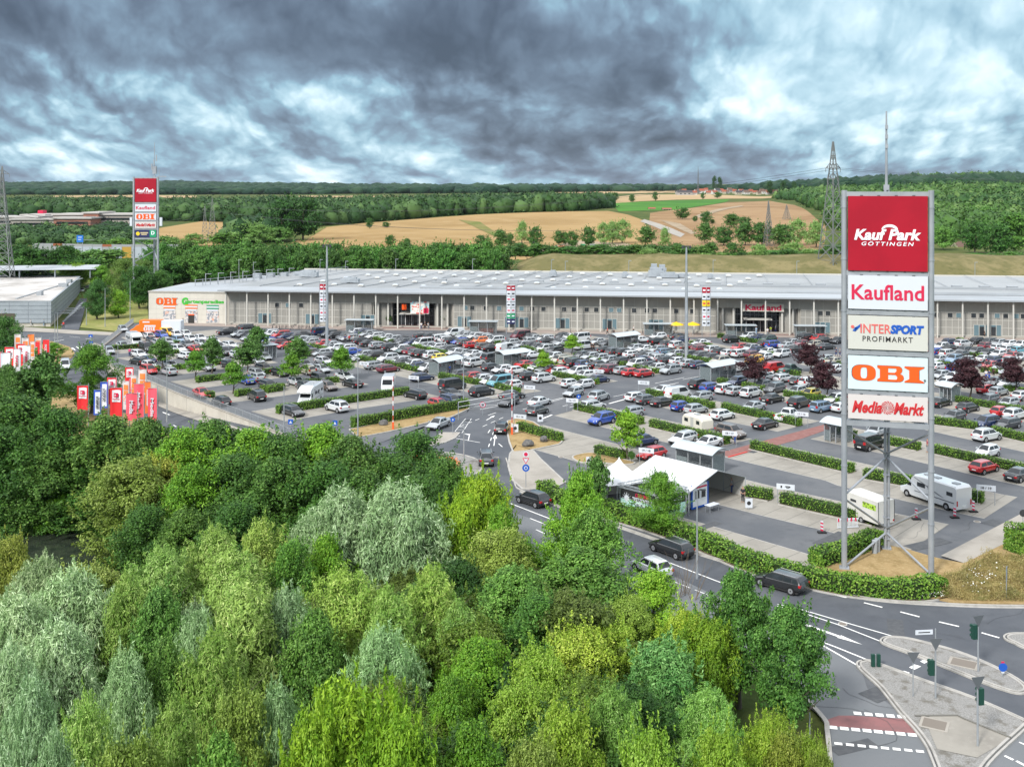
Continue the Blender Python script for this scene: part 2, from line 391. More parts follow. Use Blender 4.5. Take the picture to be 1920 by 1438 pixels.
LOT=WALL+P2((600,845),(640,930),(800,975),(940,1010),(1100,1100),(1300,1195),(1500,1310),(1545,1349),(1551,1371),(1557,1438),(1562,1650),(2300,1650),(2700,1000),(2500,700),(2300,660),(1920,636),(1400,624),(900,616),(430,609),(279,606))
LOT[-2:]=P2((430,608),(279,605.5))
sheet('car_park_surface',LOT,0,M['asphalt'])
def add_skirt():
    b=MB().use(M['conc']); pts=LOT[:7]; n=len(pts)
    ribbon(b,offs(dens(pts,3),-.22),.4,-3.2,.16); return struct(b.build('retaining_wall_core'))
# left street sunk below the car park
LS=[G(x,y) for x,y in WALLPX[::-1]]+[hit(x,y,zst)[:2] for x,y in ((180,628),(120,624),(41,621),(-60,618),(-60,650),(20,648),(60,640),(96,645),(131,656),(136,665),(124,677),(106,688),(108,708),(130,735),(200,768),(310,805),(420,850),(560,900),(700,950))]+P2((640,930),(600,845))
drape('street',[(p[0],p[1]) for p in LS],.0,M['road'],zst,3)
# near street in front, darker asphalt, and the pale side road
KERB=P2((700,838),(880,800),(905,830),(945,860),(960,905),(972,920),(1035,946),(1110,972),(1200,1003),(1291,1034),(1416,1072),(1507,1098),(1632,1125),(1789,1136),(1920,1139),(2100,1137))
STREET=P2((960,905),(972,920),(1035,946),(1110,972),(1200,1003),(1291,1034),(1416,1072),(1507,1098),(1632,1125),(1789,1136),(1920,1139),(2300,1130),(2300,1600),(1950,1600),(1920,1357),(1907,1352),(1826,1311),(1723,1277),(1614,1251),(1507,1189),(1350,1120),(1200,1050),(1050,990),(945,955))
sheet('street',STREET,.004,M['road'])
SIDE=P2((1507,1189),(1614,1251),(1626,1290),(1695,1340),(1726,1370),(1757,1438),(1790,1600),(1562,1650),(1557,1438),(1551,1371),(1545,1349),(1500,1310),(1300,1195),(1100,1100),(940,1010),(945,955),(1050,990),(1200,1050),(1350,1120))
sheet('side_road',SIDE,.003,M['road2'])
sheet('side_road',P2((1920,1357),(1860,1400),(1800,1500),(1790,1600),(2300,1600),(2300,1357)),.005,M['road2'])
# roundabout
RC=G(792,876); circ=lambda c,r,n=40,a0=0,a1=2*PI:[(c[0]+r*math.cos(a0+(a1-a0)*i/n),c[1]+r*math.sin(a0+(a1-a0)*i/n)) for i in range(n)]
sheet('roundabout',circ(RC,14.5),.0195,M['road'])
sheet('exit_road',P2((700,835),(880,768),(1040,779),(1080,768),(1293,727),(1600,657),(1590,643),(1345,684),(1130,723),(975,743),(880,757),(875,775),(790,800),(690,822)),.0215,M['asphalt'])
sheet('exit_road',P2((790,800),(880,770),(940,800),(975,800),(963,830),(950,860),(962,905),(975,921),(930,955),(800,960),(700,900),(690,850),(700,830)),.0205,M['road'])
b=MB().use(M['cobble']).prism(circ(RC,7.3),0,.10); b.use(M['kerb']); ribbon(b,circ(RC,7.35),.25,0,.13,closed=True)
b.use(M['dry']).prism(circ(RC,4.6,24),.1,.35); struct(b.build('roundabout_island'))

def strip(line,w0,w1,name='parking_bays',bays=True,z=.010):
    """paving for parked cars on both sides of a line given in photo pixels; w0 = metres on the far side, w1 on the near side"""
    pts=P2(*line) if isinstance(line[0],tuple) else line
    p=dens(pts,6); L=offs(p,w0); Rr=offs(p,-w1)
    b=MB().use(M['stall'])
    vs=[];n=len(p)
    for a,c in zip(L,Rr): vs+=[(*a,z),(*c,z)]
    b.add(vs,[(2*i,2*i+1,2*i+3,2*i+2) for i in range(n-1)])
    # thin pale edging and the dark joints between bays
    b.use(M['kerb']); ribbon(b,L,.14,z,z+.003,sheet=True); ribbon(b,Rr,.14,z,z+.003,sheet=True)
    if bays:
        b.use(M['joint']); d=0; T=0
        for i in range(n-1):
            a=Vector(p[i]);c=Vector(p[i+1]); Ls=(c-a).length; t=(c-a).normalized(); nn=Vector((-t.y,t.x))
            while d<T+Ls:
                q=a+t*(d-T); e=q+nn*w0; f=q-nn*w1; w=t*.035
                b.add([(*(e-w),z+.004),(*(f-w),z+.004),(*(f+w),z+.004),(*(e+w),z+.004)],[(0,1,2,3)]); d+=2.55
            T+=Ls
    return struct(b.build(name))
ROWS_R=[ # rows of the right-hand block, hedge line from far left to near right
 [(966,806),(976,809),(1050,829),(1172,862),(1300,902),(1400,928),(1467,944),(1642,984),(1745,1006)],
 [(575,650),(673,675),(786,698),(905,724),(971,740)],[(1040,760),(1081,769),(1203,797),(1366,834)],[(1385,840),(1598,887),(1622,896),(1842,944),(1878,951)],
 [(690,634),(734,643),(838,667),(970,689),(1119,721)],[(1195,736),(1336,767),(1499,799)],[(1560,812),(1723,844),(1920,889),(2000,905)],
 [(845,627),(935,646),(1015,663),(1132,681),(1240,701)],[(1335,716),(1453,736),(1571,757),(1725,786),(1920,828),(2000,845)],
 [(1010,622),(1181,651),(1238,664),(1340,684)],[(1425,694),(1497,705),(1788,754),(1920,777),(2000,790)],
 [(1235,634),(1332,652),(1455,670)],[(1530,678),(1700,706),(1901,738),(1980,750)],
 [(1490,646),(1600,664),(1752,686),(1877,703),(1980,718)],[(1700,650),(1818,668),(1980,690)],[(1750,636),(1980,668)]]
ROWS_L=[ # left-hand block, lines run up to the right
 [(500,780),(630,758),(764,739),(790,735)],[(385,748),(430,743),(531,730),(640,716),(662,713)],[(340,722),(417,712),(518,699),(600,688)],
 [(295,698),(347,692),(417,683),(500,674)],[(240,676),(334,664),(420,655),(480,648)],[(205,658),(260,653),(336,646),(440,636)],[(235,637),(330,630),(420,622)],[(260,622),(330,617)]]
for r in ROWS_R: strip(r,5.0,5.2)
for r in ROWS_L: strip(r,4.4,5.0)
strip([(1232,974),(1330,1003),(1440,1036),(1526,1062)],2.4,2.6,bays=True,z=.012)
ISL=lambda q:[(1320+x/3.2,1080+y/3.2) for x,y in q]
# red footpath through the car park
sheet('red_cycle_crossing',P2(*ISL([(745,897),(722,872),(760,852),(808,836),(895,836),(1225,858),(1262,905),(1285,944)])),.011,M['redb'])
sheet('red_footpath',P2((1366,857),(1345,850),(1549,795),(1556,804),(1505,822),(1420,845)),.024,M['redp'])
struct(ribbon(MB().use(M['redbright']),P2((1366,857.5),(1400,848)),.25,0,.1).build('kerb'))
# raised beds: dry grass with stone kerbs
def bed(px,m='dry',h=.14,name='verge',curve=False,z=0):
    p=P2(*px,z=0); p=spline(p,5,True) if curve else p
    b=MB().use(M[m]).prism(p,z,h-.02+z); b.use(M['kerb']); ribbon(b,p,.22,z,h+z,closed=True); return struct(b.build(name))
bed([(655,806),(672,821),(730,810),(786,797),(845,783),(880,767),(870,763),(760,784)],name='verge')
bed([(963,826),(952,848),(957,832),(949,810),(949,795),(960,786),(990,787),(1010,792),(1052,833),(1062,828),(1000,845)][:0] or [(949,800),(952,790),(972,785),(1000,792),(1030,812),(1054,829),(1048,834),(990,846),(962,848),(955,830)],curve=False)
bed([(1074,860),(1080,854),(1110,850),(1150,858),(1190,868),(1170,872),(1120,868),(1090,868)],curve=True)
bed([(800,838),(812,827),(828,812),(862,812),(853,822),(835,830)],'pave',.12,'traffic_island')
bed([(968,836),(1000,846),(1012,860),(1060,905),(1046,912),(1020,918),(980,918),(960,900),(953,875),(956,852)],'pave',.12,'pavement')
# tower verge: dry grass peninsula
TV=P2((1518,1072),(1560,1085),(1640,1108),(1720,1118),(1789,1131),(1920,1134),(2080,1132),(2080,930),(1940,995),(1920,1003),(1850,1037),(1808,1058),(1758,1048),(1703,1032),(1663,1023),(1600,1040),(1540,1058))
b=MB().use(M['dry']).prism(TV,0,.12); struct(b.build('verge'))
sheet('concrete_apron',P2((1764,1044),(1808,1058),(1920,1003),(2100,915),(2100,905),(1915,965)),.13,M['pave'])
# kerb of the street
b=MB().use(M['kerb']); ribbon(b,spline(offs(KERB[3:],.25),4),.16,0,.13); ribbon(b,spline(offs(KERB[4:],-.02),4),.26,.0,.02); struct(b.build('kerb'))
b=MB().use(M['kerb']); ribbon(b,spline(P2((1500,1300),(1545,1349),(1551,1371),(1557,1438),(1562,1600)),4),.3,0,.13); struct(b.build('kerb'))
def island(q,name='traffic_island'):
    p=spline(P2(*ISL(q)),4,True); b=MB().use(M['cobble']).prism(p,0,.11); b.use(M['kerb']); ribbon(b,offs(p,.08,True),.16,0,.14,closed=True); ribbon(b,offs(p,.34,True),.14,0,.115,closed=True); return struct(b.build(name))
island([(948,532),(975,522),(1012,528),(1290,630),(1600,740),(1880,862),(1912,885),(1900,905),(1680,1110),(1560,1300),(1480,1300),(1420,1146),(1370,1030),(1300,930),(1200,820),(1080,670),(970,570)])
island([(1092,390),(1130,378),(1250,392),(1500,460),(1700,540),(1850,620),(1912,672),(1900,692),(1850,690),(1700,640),(1500,560),(1300,480),(1110,412)])
island([(1832,370),(1870,358),(2000,362),(2100,400),(2100,440),(1950,432),(1880,402),(1840,385)])
sheet('paved_crossing',P2(*ISL([(1330,880),(1355,850),(1520,850),(1560,870),(1840,982),(1640,1100),(1400,1050),(1370,980)])),.135,M['stall'])
b=MB().use(M['joint']); ribbon(b,P2(*ISL([(1265,850),(1355,850),(1520,848),(1560,868),(1840,982)])),.12,.13,.2); struct(b.build('kerb'))
def cover(px,w,l,a,z):
    X,Y=G(*px); q=MB(); q.M=Matrix.Translation((X,Y,z))@Matrix.Rotation(a,4,'Z')
    q.use(M['pave']).box(-w/2,w/2,-l/2,l/2,0,.02); q.use(mat('rusty_iron',(.19,.165,.14),.8)).box(-w*.4,w*.4,-l*.38,l*.38,.02,.035); return q
tag(cover(ISL([(1382,900)])[0],1.7,1.5,-.5,.135).build('manhole_cover'),'rusty rectangular manhole cover in the paved crossing','manhole cover')
tag(cover(ISL([(1558,532)])[0],2.0,1.5,-.55,.112).build('manhole_cover'),'rusty manhole cover on the long narrow cobbled island','manhole cover')

# ---- white markings
mk=MB().use(M['white'])
def line(px,w=.13,z=.027): ribbon(mk,P2(*px),w,0,z,sheet=True)
def dash(px0,px1,n,fill=.55,w=.11,z=.027):
    a,c=Vector(G(*px0)),Vector(G(*px1))
    for i in range(n): ribbon(mk,[tuple(a.lerp(c,i/n)),tuple(a.lerp(c,(i+fill)/n))],w,0,z,sheet=True)
def arrow(px0,px1,z=.029,w=.16,bend=None):
    a,c=Vector(G(*px0)),Vector(G(*px1)); d=(c-a).normalized(); n=Vector((-d.y,d.x)); L=(c-a).length; h=a+d*L*.6
    mk.add([(*(a-n*w/2),z),(*(a+n*w/2),z),(*(h+n*w/2),z),(*(h-n*w/2),z)],[(3,2,1,0)])
    tip=c; base=h; 
    if bend: tip=h+d*L*.1+n*bend; base=h
    e=(tip-base).normalized(); f=Vector((-e.y,e.x))
    mk.add([(*(base-f*.30),z+.001),(*(base+f*.30),z+.001),(*tip,z+.001)],[(2,1,0)])
for q in (((750,105),(855,130)),((960,160),(1070,188)),((1178,215),(1293,245)),((1410,275),(1530,303)),((1665,340),(1772,371))): line(ISL(q),.2)
line(ISL([(440,170),(530,185),(800,265),(1060,340),(1240,392)])); line(ISL([(440,180),(540,204),(800,290),(1085,402)])); line(ISL([(590,350),(800,430),(1015,517)]),.16); line(ISL([(610,357),(780,455),(940,547)]),.16)
arrow(*ISL([(610,292),(950,412)]),w=.3)
for i in range(5): line(ISL([(897+i*66,822+i*5),(945+i*66,826+i*5)]),.42)
for i in range(8): line(ISL([(748+i*68,906+i*6.3),(800+i*68,911+i*6.3)]),.42)
for i in range(8): line(ISL([(782+i*70,1003+i*6.6),(830+i*70,1008+i*6.6)]),.3)
for q in ([(1175,578),(1200,568),(1235,580),(1205,594)],[(1230,548),(1262,530),(1303,542),(1262,562)],[(1296,512),(1330,497),(1350,510),(1322,525)],[(1262,620),(1285,622),(1290,632),(1268,632)],[(1888,998),(1935,1020),(1935,1012),(1895,994)],[(1798,1080),(1850,1106),(1862,1100),(1810,1075)],[(1868,1112),(1925,1142),(1935,1135),(1880,1106)]):
    mk.add([(*G(*ISL([c])[0]),.024) for c in q[::-1]],[(0,1,2,3)])
# lines of the main street behind the trees
line([(957,944),(1024,970),(1120,1005)],.16); line([(994,972),(1024,984),(1100,1014)],.14); line([(1005,993),(1022,1001)],.14)
line([(1255,1055),(1340,1088),(1420,1118)],.14); dash((1262,1090),(1390,1140),3,.8)
# roundabout approach
dash((916,838),(930,795),4,.5); line([(935,832),(942,838)]); line([(915,812),(919,806)]); arrow((926,836),(929,814),w=.12); arrow((878,826),(882,808),w=.12,bend=.9)
dash((862,800),(905,783),3); dash((905,800),(950,780),3); line([(915,779),(930,774)]); arrow((912,788),(928,779))
line([(812,829),(850,815),(862,818)],.12); line([(855,822),(900,830)],.12); line([(795,800),(830,800)],.12)
hat=[(853,809),(873,785),(884,785),(866,812)]
line(hat+[hat[0]],.08)
for k in range(4): line([(856+k*5,806-k*5),(868+k*4,806-k*5)],.08)
dash((1068,764),(1128,747),3,.6); dash((1055,762),(1100,750),3,.6); line([(1142,757),(1171,749)],.35); line([(1010,788),(1035,778)],.35); line([(1030,752),(1058,745)],.12)
dash((1150,744),(1280,716),4,.75); line([(1228,719),(1283,708)],.12); dash((1216,730),(1275,718),2,.7); line([(1280,712),(1310,706)],.12)
line([(980,768),(1080,741)],.12); line([(900,768),(980,752)],.12); line([(820,768),(960,757)],.12)
mb_=mk.build('road_markings'); struct(mb_)
mk=MB().use(M['white'])
def zl(pts,w=.15):
    p=[hit(x,y,zst) for x,y in pts]; ribbon(mk,dens([q[:2] for q in p],1),w,0,lambda X,Y:zst(X,Y)+.02,sheet=True)
for q in (((100,634),(118,632)),((130,631),(150,633)),((160,635),(175,637)),((100,641),(120,637)),((305,773),(318,778)),((325,797),(330,800)),((135,652),(140,655)),((143,650),(150,655)),((151,650),(157,654)),((133,653),(142,657))): zl(q,.25 if q[0][1]>640 else .14)
struct(mk.build('road_markings'))
# pavements on the left
drape('pavement',[hit(x,y,zst)[:2] for x,y in ((-60,611),(41,613),(100,617),(150,620),(222,624),(214,629),(160,628),(100,624),(40,621),(-60,618))],.05,M['pave'],zst,4)
drape('pavement',[hit(x,y,zst)[:2] for x,y in ((96,640),(131,651),(140,662),(136,670),(112,684),(80,690),(70,665),(80,645))],.06,M['dry'],zst,4)
drape('pavement',[hit(x,y,zst)[:2] for x,y in ((170,647),(178,643),(190,648),(184,655),(150,660),(152,652))],.06,M['pave'],zst,2)
drape('pavement',[hit(x,y,zst)[:2] for x,y in ((113,610),(137,580),(152,590),(148,618))],.03,M['asphalt'],zst,4)
drape('access_road',[hit(x,y,zst)[:2] for x,y in ((113,618),(150,560),(156,530),(168,535),(160,575),(148,619))],.06,M['road'],zst,6)
drape('verge',[hit(x,y,zst)[:2] for x,y in ((100,735),(140,738),(200,760),(300,800),(330,830),(200,850),(90,800))],.04,M['dry'],zst,3)
drape('pavement',[hit(x,y,zst)[:2] for x,y in ((297,752),(380,779),(470,812),(530,838),(520,842),(460,820),(370,789),(297,762))],.08,M['pave'],zst,3)
# grass patch beside the garden centre
drape('verge',[hit(x,y,zst)[:2] for x,y in ((150,614),(165,585),(200,572),(275,560),(279,604),(250,606),(222,622))],.03,mat('mown_grass',(.20,.21,.055),.95,noise=(.15,(.27,.25,.09),.4,.65),n2=(1,(.11,.15,.04),.5,.7,.6,1)),zst,5)
# pavement in front of the building
pf=P2((279,605.5),(430,608),(900,616),(1400,624),(1920,634),(2300,641),(2300,660),(1920,648),(1700,641),(1500,633),(1400,632),(1250,632),(1120,626),(985,624),(930,622),(880,621),(790,619),(640,620),(560,617),(430,613),(320,610))
struct(MB().use(mat('pinkish_paving',(.36,.30,.265),.9,noise=(.2,(.30,.245,.22),.4,.7))).prism(pf,0,.12).build('pavement'))
sheet('entrance_paving',P2((700,610),(860,612),(865,618),(720,616)),.125,M['redp']); sheet('entrance_paving',P2((1385,622),(1500,624),(1490,629),(1400,629)),.125,M['redp'])
# fields and bank beyond the building
hl=lambda *q:[hit(x,y)[:2] for x,y in q]
drape('wheat_field',hl((520,470),(560,449),(603,427),(690,418),(820,408),(893,403),(960,400),(1060,397),(1140,396),(1177,403),(1205,413),(1215,430),(1220,470),(1190,482),(900,490),(530,490)),.12,M['wheat'])
drape('stubble_field',hl((1222,480),(1216,430),(1219,400),(1294,391),(1361,380),(1444,377),(1490,385),(1530,410),(1549,424),(1545,470),(1500,485),(1225,485)),.14,M['wheat2'])
drape('green_field',hl((1150,388),(1150,381),(1200,379),(1268,376),(1369,374),(1361,379),(1300,389),(1268,394),(1160,397)),.2,M['gfield'])
drape('far_field',hl((1120,384),(1130,372),(1200,365),(1330,365),(1470,367),(1455,371),(1369,373),(1268,375),(1200,378)),.2,M['farf'])
drape('far_field',hl((560,370),(560,367.5),(700,368),(780,369),(780,372),(660,374)),.4,M['farf']); drape('far_field',hl((100,370),(100,367.5),(250,366.5),(370,367.5),(365,372)),.4,M['farf'])
drape('far_field',hl((1030,362),(1100,358),(1290,358),(1290,362),(1130,364)),.4,M['farf'])
drape('wheat_field',hl((238,455),(300,428),(387,414),(450,418),(530,426),(500,445),(430,460),(300,470)),.12,M['wheat'])
drape('dirt_track',hl((1208,412),(1235,420),(1262,430),(1284,440),(1276,446),(1250,436),(1225,425),(1200,416)),.3,M['pave']); drape('dirt_track',hl((1237,413),(1275,420),(1306,438),(1296,440),(1262,425)),.3,M['earth'])
drape('dirt_track',hl((560,450),(604,427),(612,427),(580,446),(570,456)),.3,M['meadow'])
drape('dirt_track',hl((860,413),(900,417),(935,440),(925,443),(885,424)),.3,M['meadow']); drape('dirt_track',hl((1305,405),(1390,386),(1394,388),(1310,410)),.4,M['earth'])
drape('construction_ground',hl((1000,470),(1080,452),(1180,458),(1200,475),(1190,486),(1000,486)),.3,M['earth']); drape('meadow',hl((1420,470),(1540,470),(1560,490),(1400,486)),.3,M['gfield']); drape('meadow',hl((1750,480),(1830,475),(1930,490),(1930,500),(1750,500)),.3,M['gfield'])
def make_bank():
    b=MB().use(M['bank']); secs=[]
    for i in range(60):
        X=-8+i*6.; k=ss(X,-8,16); Y0=372+6*math.sin(i*.23); h=6.6*k+.35*math.sin(i*.7)-1.2*ss(X,120,260)
        secs.append([(X,Y0,1),(X,Y0+9,1+h*.5),(X,Y0+17,1.6+h*.86),(X,Y0+24,2+h),(X,Y0+38,2+h),(X,Y0+60,2.5)])
    b.ring(secs,False,False); o=b.build('embankment',smooth=True); struct(o)
    for p in o.data.polygons: pass
make_bank()

# wear of the asphalt: crack seals, patches, drains
def wear():
    rw=random.Random(21); q=MB().use(mat('tar_seal',(.06,.064,.072),.6)); p_=MB().use(mat('asphalt_patch',(.072,.076,.084),.85,noise=(2,(.09,.094,.1),.4,.6)))
    for (x,y) in ((1750,985),(1800,1000),(1700,1010),(1650,1000),(1840,1010),(1580,1020),(1450,985),(1380,960),(1340,990),(1500,1010),(1900,960),(1460,860),(1540,880),(1620,920),(1330,880),(1130,830),(1060,860),(1100,900),(1240,780),(1400,810),(900,760),(850,850),(925,880),(940,850),(1540,1120),(1700,1160),(1850,1170),(1620,1200),(1750,1290),(1620,1330),(1640,1400),(1580,1290),(1180,1010),(1360,1090),(700,770),(600,790),(480,770),(1850,900)):
        X,Y=G(x,y); a=rw.uniform(-.9,.9)+(.7 if rw.random()<.5 else -.8); pts=[(X,Y)]
        for k in range(rw.randint(5,11)): a+=rw.uniform(-.5,.5); pts.append((pts[-1][0]+math.cos(a)*rw.uniform(.5,1.1),pts[-1][1]+math.sin(a)*rw.uniform(.5,1.1)))
        ribbon(q,pts,rw.uniform(.02,.04),0,.0252,sheet=True)
    for (x,y,w,l,a) in ((1740,1020,5,1.6,.5),(1880,985,2.2,3.5,.6),(1560,1010,1.4,5,-.8),(1420,845,.9,3,-.85),(1120,880,3,1.4,.2),(1680,1180,1.2,4,-.3),(1650,1300,1.6,2.5,-1.0),(1600,1400,1.0,3,-1.2),(930,770,1.2,3,.7),(1240,742,.9,4,.75),(1330,985,1.0,3,-.85),(620,790,1.2,3,.7)):
        X,Y=G(x,y); c,s_=math.cos(a),math.sin(a); vs=[(X+c*u*w-s_*v*l,Y+s_*u*w+c*v*l,.0245) for u,v in ((-.5,-.5),(.5,-.5),(.5,.5),(-.5,.5))]; p_.add(vs,[(0,1,2,3)])
    struct(q.build('asphalt_cracks')); struct(p_.build('asphalt_patch'))
    for (x,y,l) in ((1832,978,'pale oval manhole cover on the asphalt right of the tall sign'),(1052,857,'small pale manhole cover on the asphalt left of the dry oval bed'),(930,858,'round manhole cover in the roundabout lane'),(1580,1170,'round manhole cover in the street below the tall sign')):
        X,Y=G(x,y); o=MB().use(M['kerb']).tube((X,Y,.0),(X,Y,.03),.36,n=18).use(mat('rusty_iron')).tube((X,Y,.03),(X,Y,.034),.27,n=18).build('manhole_cover'); tag(o,l,'manhole cover')
wear()
# ---------------------------------------------------------------- foliage
def leafmat(name,c1,c2,c3,rough=.55,trans=.17,nscale=.55,spec=.25):
    if name in MATS: return MATS[name]
    m=bpy.data.materials.new(name); m.use_nodes=True; t=NT(m.node_tree); p=t.n['Principled BSDF']
    at=t.n.new('ShaderNodeAttribute'); at.attribute_name='tint'; oi=t.n.new('ShaderNodeObjectInfo'); tc=t.n.new('ShaderNodeTexCoord')
    ns=t.smooth(t.noise(tc.outputs['Object'],nscale,3,.5),.38,.66)
    c=t.mix(ns,c1,c2); c=t.mix(t.smooth(at.outputs['Fac'],.55,1.),c,c3)
    c=t.mix(1.0,c,oi.outputs['Color'],'MULTIPLY')
    t.put(p.inputs['Base Color'],c); p.inputs['Roughness'].default_value=rough; p.inputs['Specular IOR Level'].default_value=spec
    out=t.n['Material Output']; tr=t.n.new('ShaderNodeBsdfTranslucent'); t.put(tr.inputs[0],c)
    mx=t.n.new('ShaderNodeMixShader'); mx.inputs[0].default_value=trans
    t.l.new(p.outputs[0],mx.inputs[1]); t.l.new(tr.outputs[0],mx.inputs[2]); t.l.new(mx.outputs[0],out.inputs[0])
    MATS[name]=m; return m
LM=dict(
 dark=leafmat('dark_green_leaves',(.035,.105,.020),(.062,.165,.026),(.13,.27,.06)),
 alder=leafmat('alder_leaves',(.050,.125,.024),(.085,.20,.032),(.17,.31,.08)),
 bright=leafmat('bright_green_leaves',(.09,.23,.018),(.15,.33,.024),(.26,.46,.06)),
 lime=leafmat('lime_leaves',(.15,.30,.016),(.26,.42,.022),(.38,.55,.05)),
 olive=leafmat('olive_leaves',(.13,.19,.035),(.20,.27,.055),(.33,.40,.13)),
 ygreen=leafmat('yellow_green_leaves',(.16,.27,.03),(.25,.37,.045),(.40,.50,.13)),
 willow=leafmat('silver_willow_leaves',(.17,.27,.12),(.27,.38,.19),(.52,.62,.42),trans=.15),
 gwillow=leafmat('green_willow_leaves',(.15,.29,.06),(.24,.39,.10),(.42,.56,.24),trans=.2),
 blue=leafmat('blue_green_leaves',(.06,.18,.055),(.11,.26,.085),(.22,.40,.18)),
 plum=leafmat('dark_red_leaves',(.035,.012,.018),(.05,.017,.022),(.09,.04,.045),trans=.1),
 hedge=leafmat('hedge_leaves',(.07,.17,.018),(.13,.26,.025),(.25,.39,.06)),
 weed=leafmat('weed_leaves',(.30,.245,.09),(.18,.18,.055),(.42,.34,.15)),
)
BARK=mat('bark',(.10,.085,.065),.95,noise=(2,(.055,.05,.04),.4,.65),bump=.4,bscale=8)
def leaves(P,N,L,Wd,rng,jit=.7,droop=0.0,tint=None):
    n=len(P); N=N+rng.normal(0,jit,(n,3)); N/=np.linalg.norm(N,axis=1)[:,None]+1e-9
    t=rng.normal(0,1,(n,3)); 
    if droop: t=t*(1-droop)+np.array([0,0,-1.])*droop*2.2+N*.25
    t-=N*(t*N).sum(1)[:,None]; t/=np.linalg.norm(t,axis=1)[:,None]+1e-9; b=np.cross(N,t)
    l=(L*rng.uniform(.5,1.45,n))[:,None]; w=(Wd*rng.uniform(.7,1.2,n))[:,None]
    V=np.stack([P-t*l*.5,P+b*w*.5,P+t*l*.5,P-b*w*.5],1).reshape(-1,3)
    F=np.arange(n*4).reshape(n,4); T=np.repeat(rng.uniform(0,1,n) if tint is None else tint,4)
    return V,F,T
def leafmesh(name,V,F,T,m):
    me=npmesh(name,V,F,[m]); a=me.attributes.new('tint','FLOAT','POINT'); a.data.foreach_set('value',T.astype(np.float32)); return me
def sphere_pts(n,rng):
    v=rng.normal(0,1,(n,3)); return v/np.linalg.norm(v,axis=1)[:,None]
SHAPES={
 'round':lambda t:np.sqrt(np.clip(1-(2*t-1)**2,0,1))*(.92+.12*(1-t)),
 'egg':lambda t:np.clip(np.sin(PI*np.clip(t,0,1)**.75),0,1)**.65,
 'cone':lambda t:np.clip((1-t)**.75*1.25*np.clip(t*6,0,1)**.5,0,1),
 'col':lambda t:np.clip(np.sin(PI*np.clip(t*.93+.05,0,1)),0,1)**.45,
 'bushy':lambda t:np.clip(1-t**2.6,0,1)**.6}
def crown(name,seed,h,r,shape='round',nc=90,nl=300,cr=.9,L=.22,Wd=.12,m='dark',droop=0,jit=.75,lob=.3,inner=.35):
    """crown from z=0 to h, radius r: clumps of leaves set through an uneven envelope"""
    rng=np.random.default_rng(seed); f=SHAPES[shape]; ph=rng.uniform(0,2*PI,6); V=[];F=[];T=[];o=0
    for i in range(nc):
        t=rng.uniform(.02,.98); a=rng.uniform(0,2*PI)
        e=f(np.array(t))*r*(1+lob*(math.sin(2*a+ph[0]+t*4)*.5+math.sin(3*a+ph[1]-t*5)*.35+math.sin(5*a+ph[2]+t*9)*.25))
        q=rng.uniform(.62,1.0) if rng.uniform()>inner else rng.uniform(.1,.6)
        c=np.array([math.cos(a)*e*q,math.sin(a)*e*q,t*h]); s=cr*rng.uniform(.65,1.35)
        n=int(nl*(s/cr)**2); d=sphere_pts(n,rng); d[:,2]=np.abs(d[:,2])*np.where(rng.uniform(0,1,n)<.72,1,-1)
        rad=rng.uniform(.35,1.0,n)**.5; sc=np.array([1,1,.72 if not droop else 1.15])
        P=c+d*rad[:,None]*s*sc
        if droop: P[:,2]-=np.abs(rng.normal(0,.35,n))*s
        out=d*.8+np.array([0,0,.5])+ (c-np.array([0,0,h*.45]))/max(r,h)*.6
        v,ff,tt=leaves(P,out,L,Wd,rng,jit*.72,droop,tint=np.clip(rng.uniform(0,1,n)*.75+rng.uniform(0,.32),0,1))
        V.append(v);F.append(ff+o);T.append(tt);o+=len(v)
    # shoots that break the outline
    for i in range(int(nc*.6)):
        t=rng.uniform(.12,.99); a=rng.uniform(0,2*PI); e=f(np.array(t))*r*(1+lob*(math.sin(2*a+ph[0]+t*4)*.5+math.sin(3*a+ph[1]-t*5)*.35+math.sin(5*a+ph[2]+t*9)*.25))
        c=np.array([math.cos(a)*e,math.sin(a)*e,t*h]); dr=np.array([math.cos(a)*(1.1-t),math.sin(a)*(1.1-t),.25+t*1.1])+rng.normal(0,.25,3)
        if droop>.2: dr[2]*=.45
        dr/=np.linalg.norm(dr); ln=cr*rng.uniform(.9,2.1); n=int(nl*.20); s_=rng.uniform(0,1,n)
        P=c+dr*(s_*ln)[:,None]+rng.normal(0,1,(n,3))*(cr*.22*(1.15-s_))[:,None]
        if droop: P[:,2]-=s_**2*ln*droop*.8
        v,ff,tt=leaves(P,np.tile(dr*.5+[0,0,.5],(n,1)),L*1.05,Wd,rng,jit,droop,tint=np.clip(rng.uniform(0,1,n)*.75+rng.uniform(.05,.4),0,1))
        V.append(v);F.append(ff+o);T.append(tt);o+=len(v)
    return leafmesh(name,np.concatenate(V),np.concatenate(F),np.concatenate(T),LM[m])
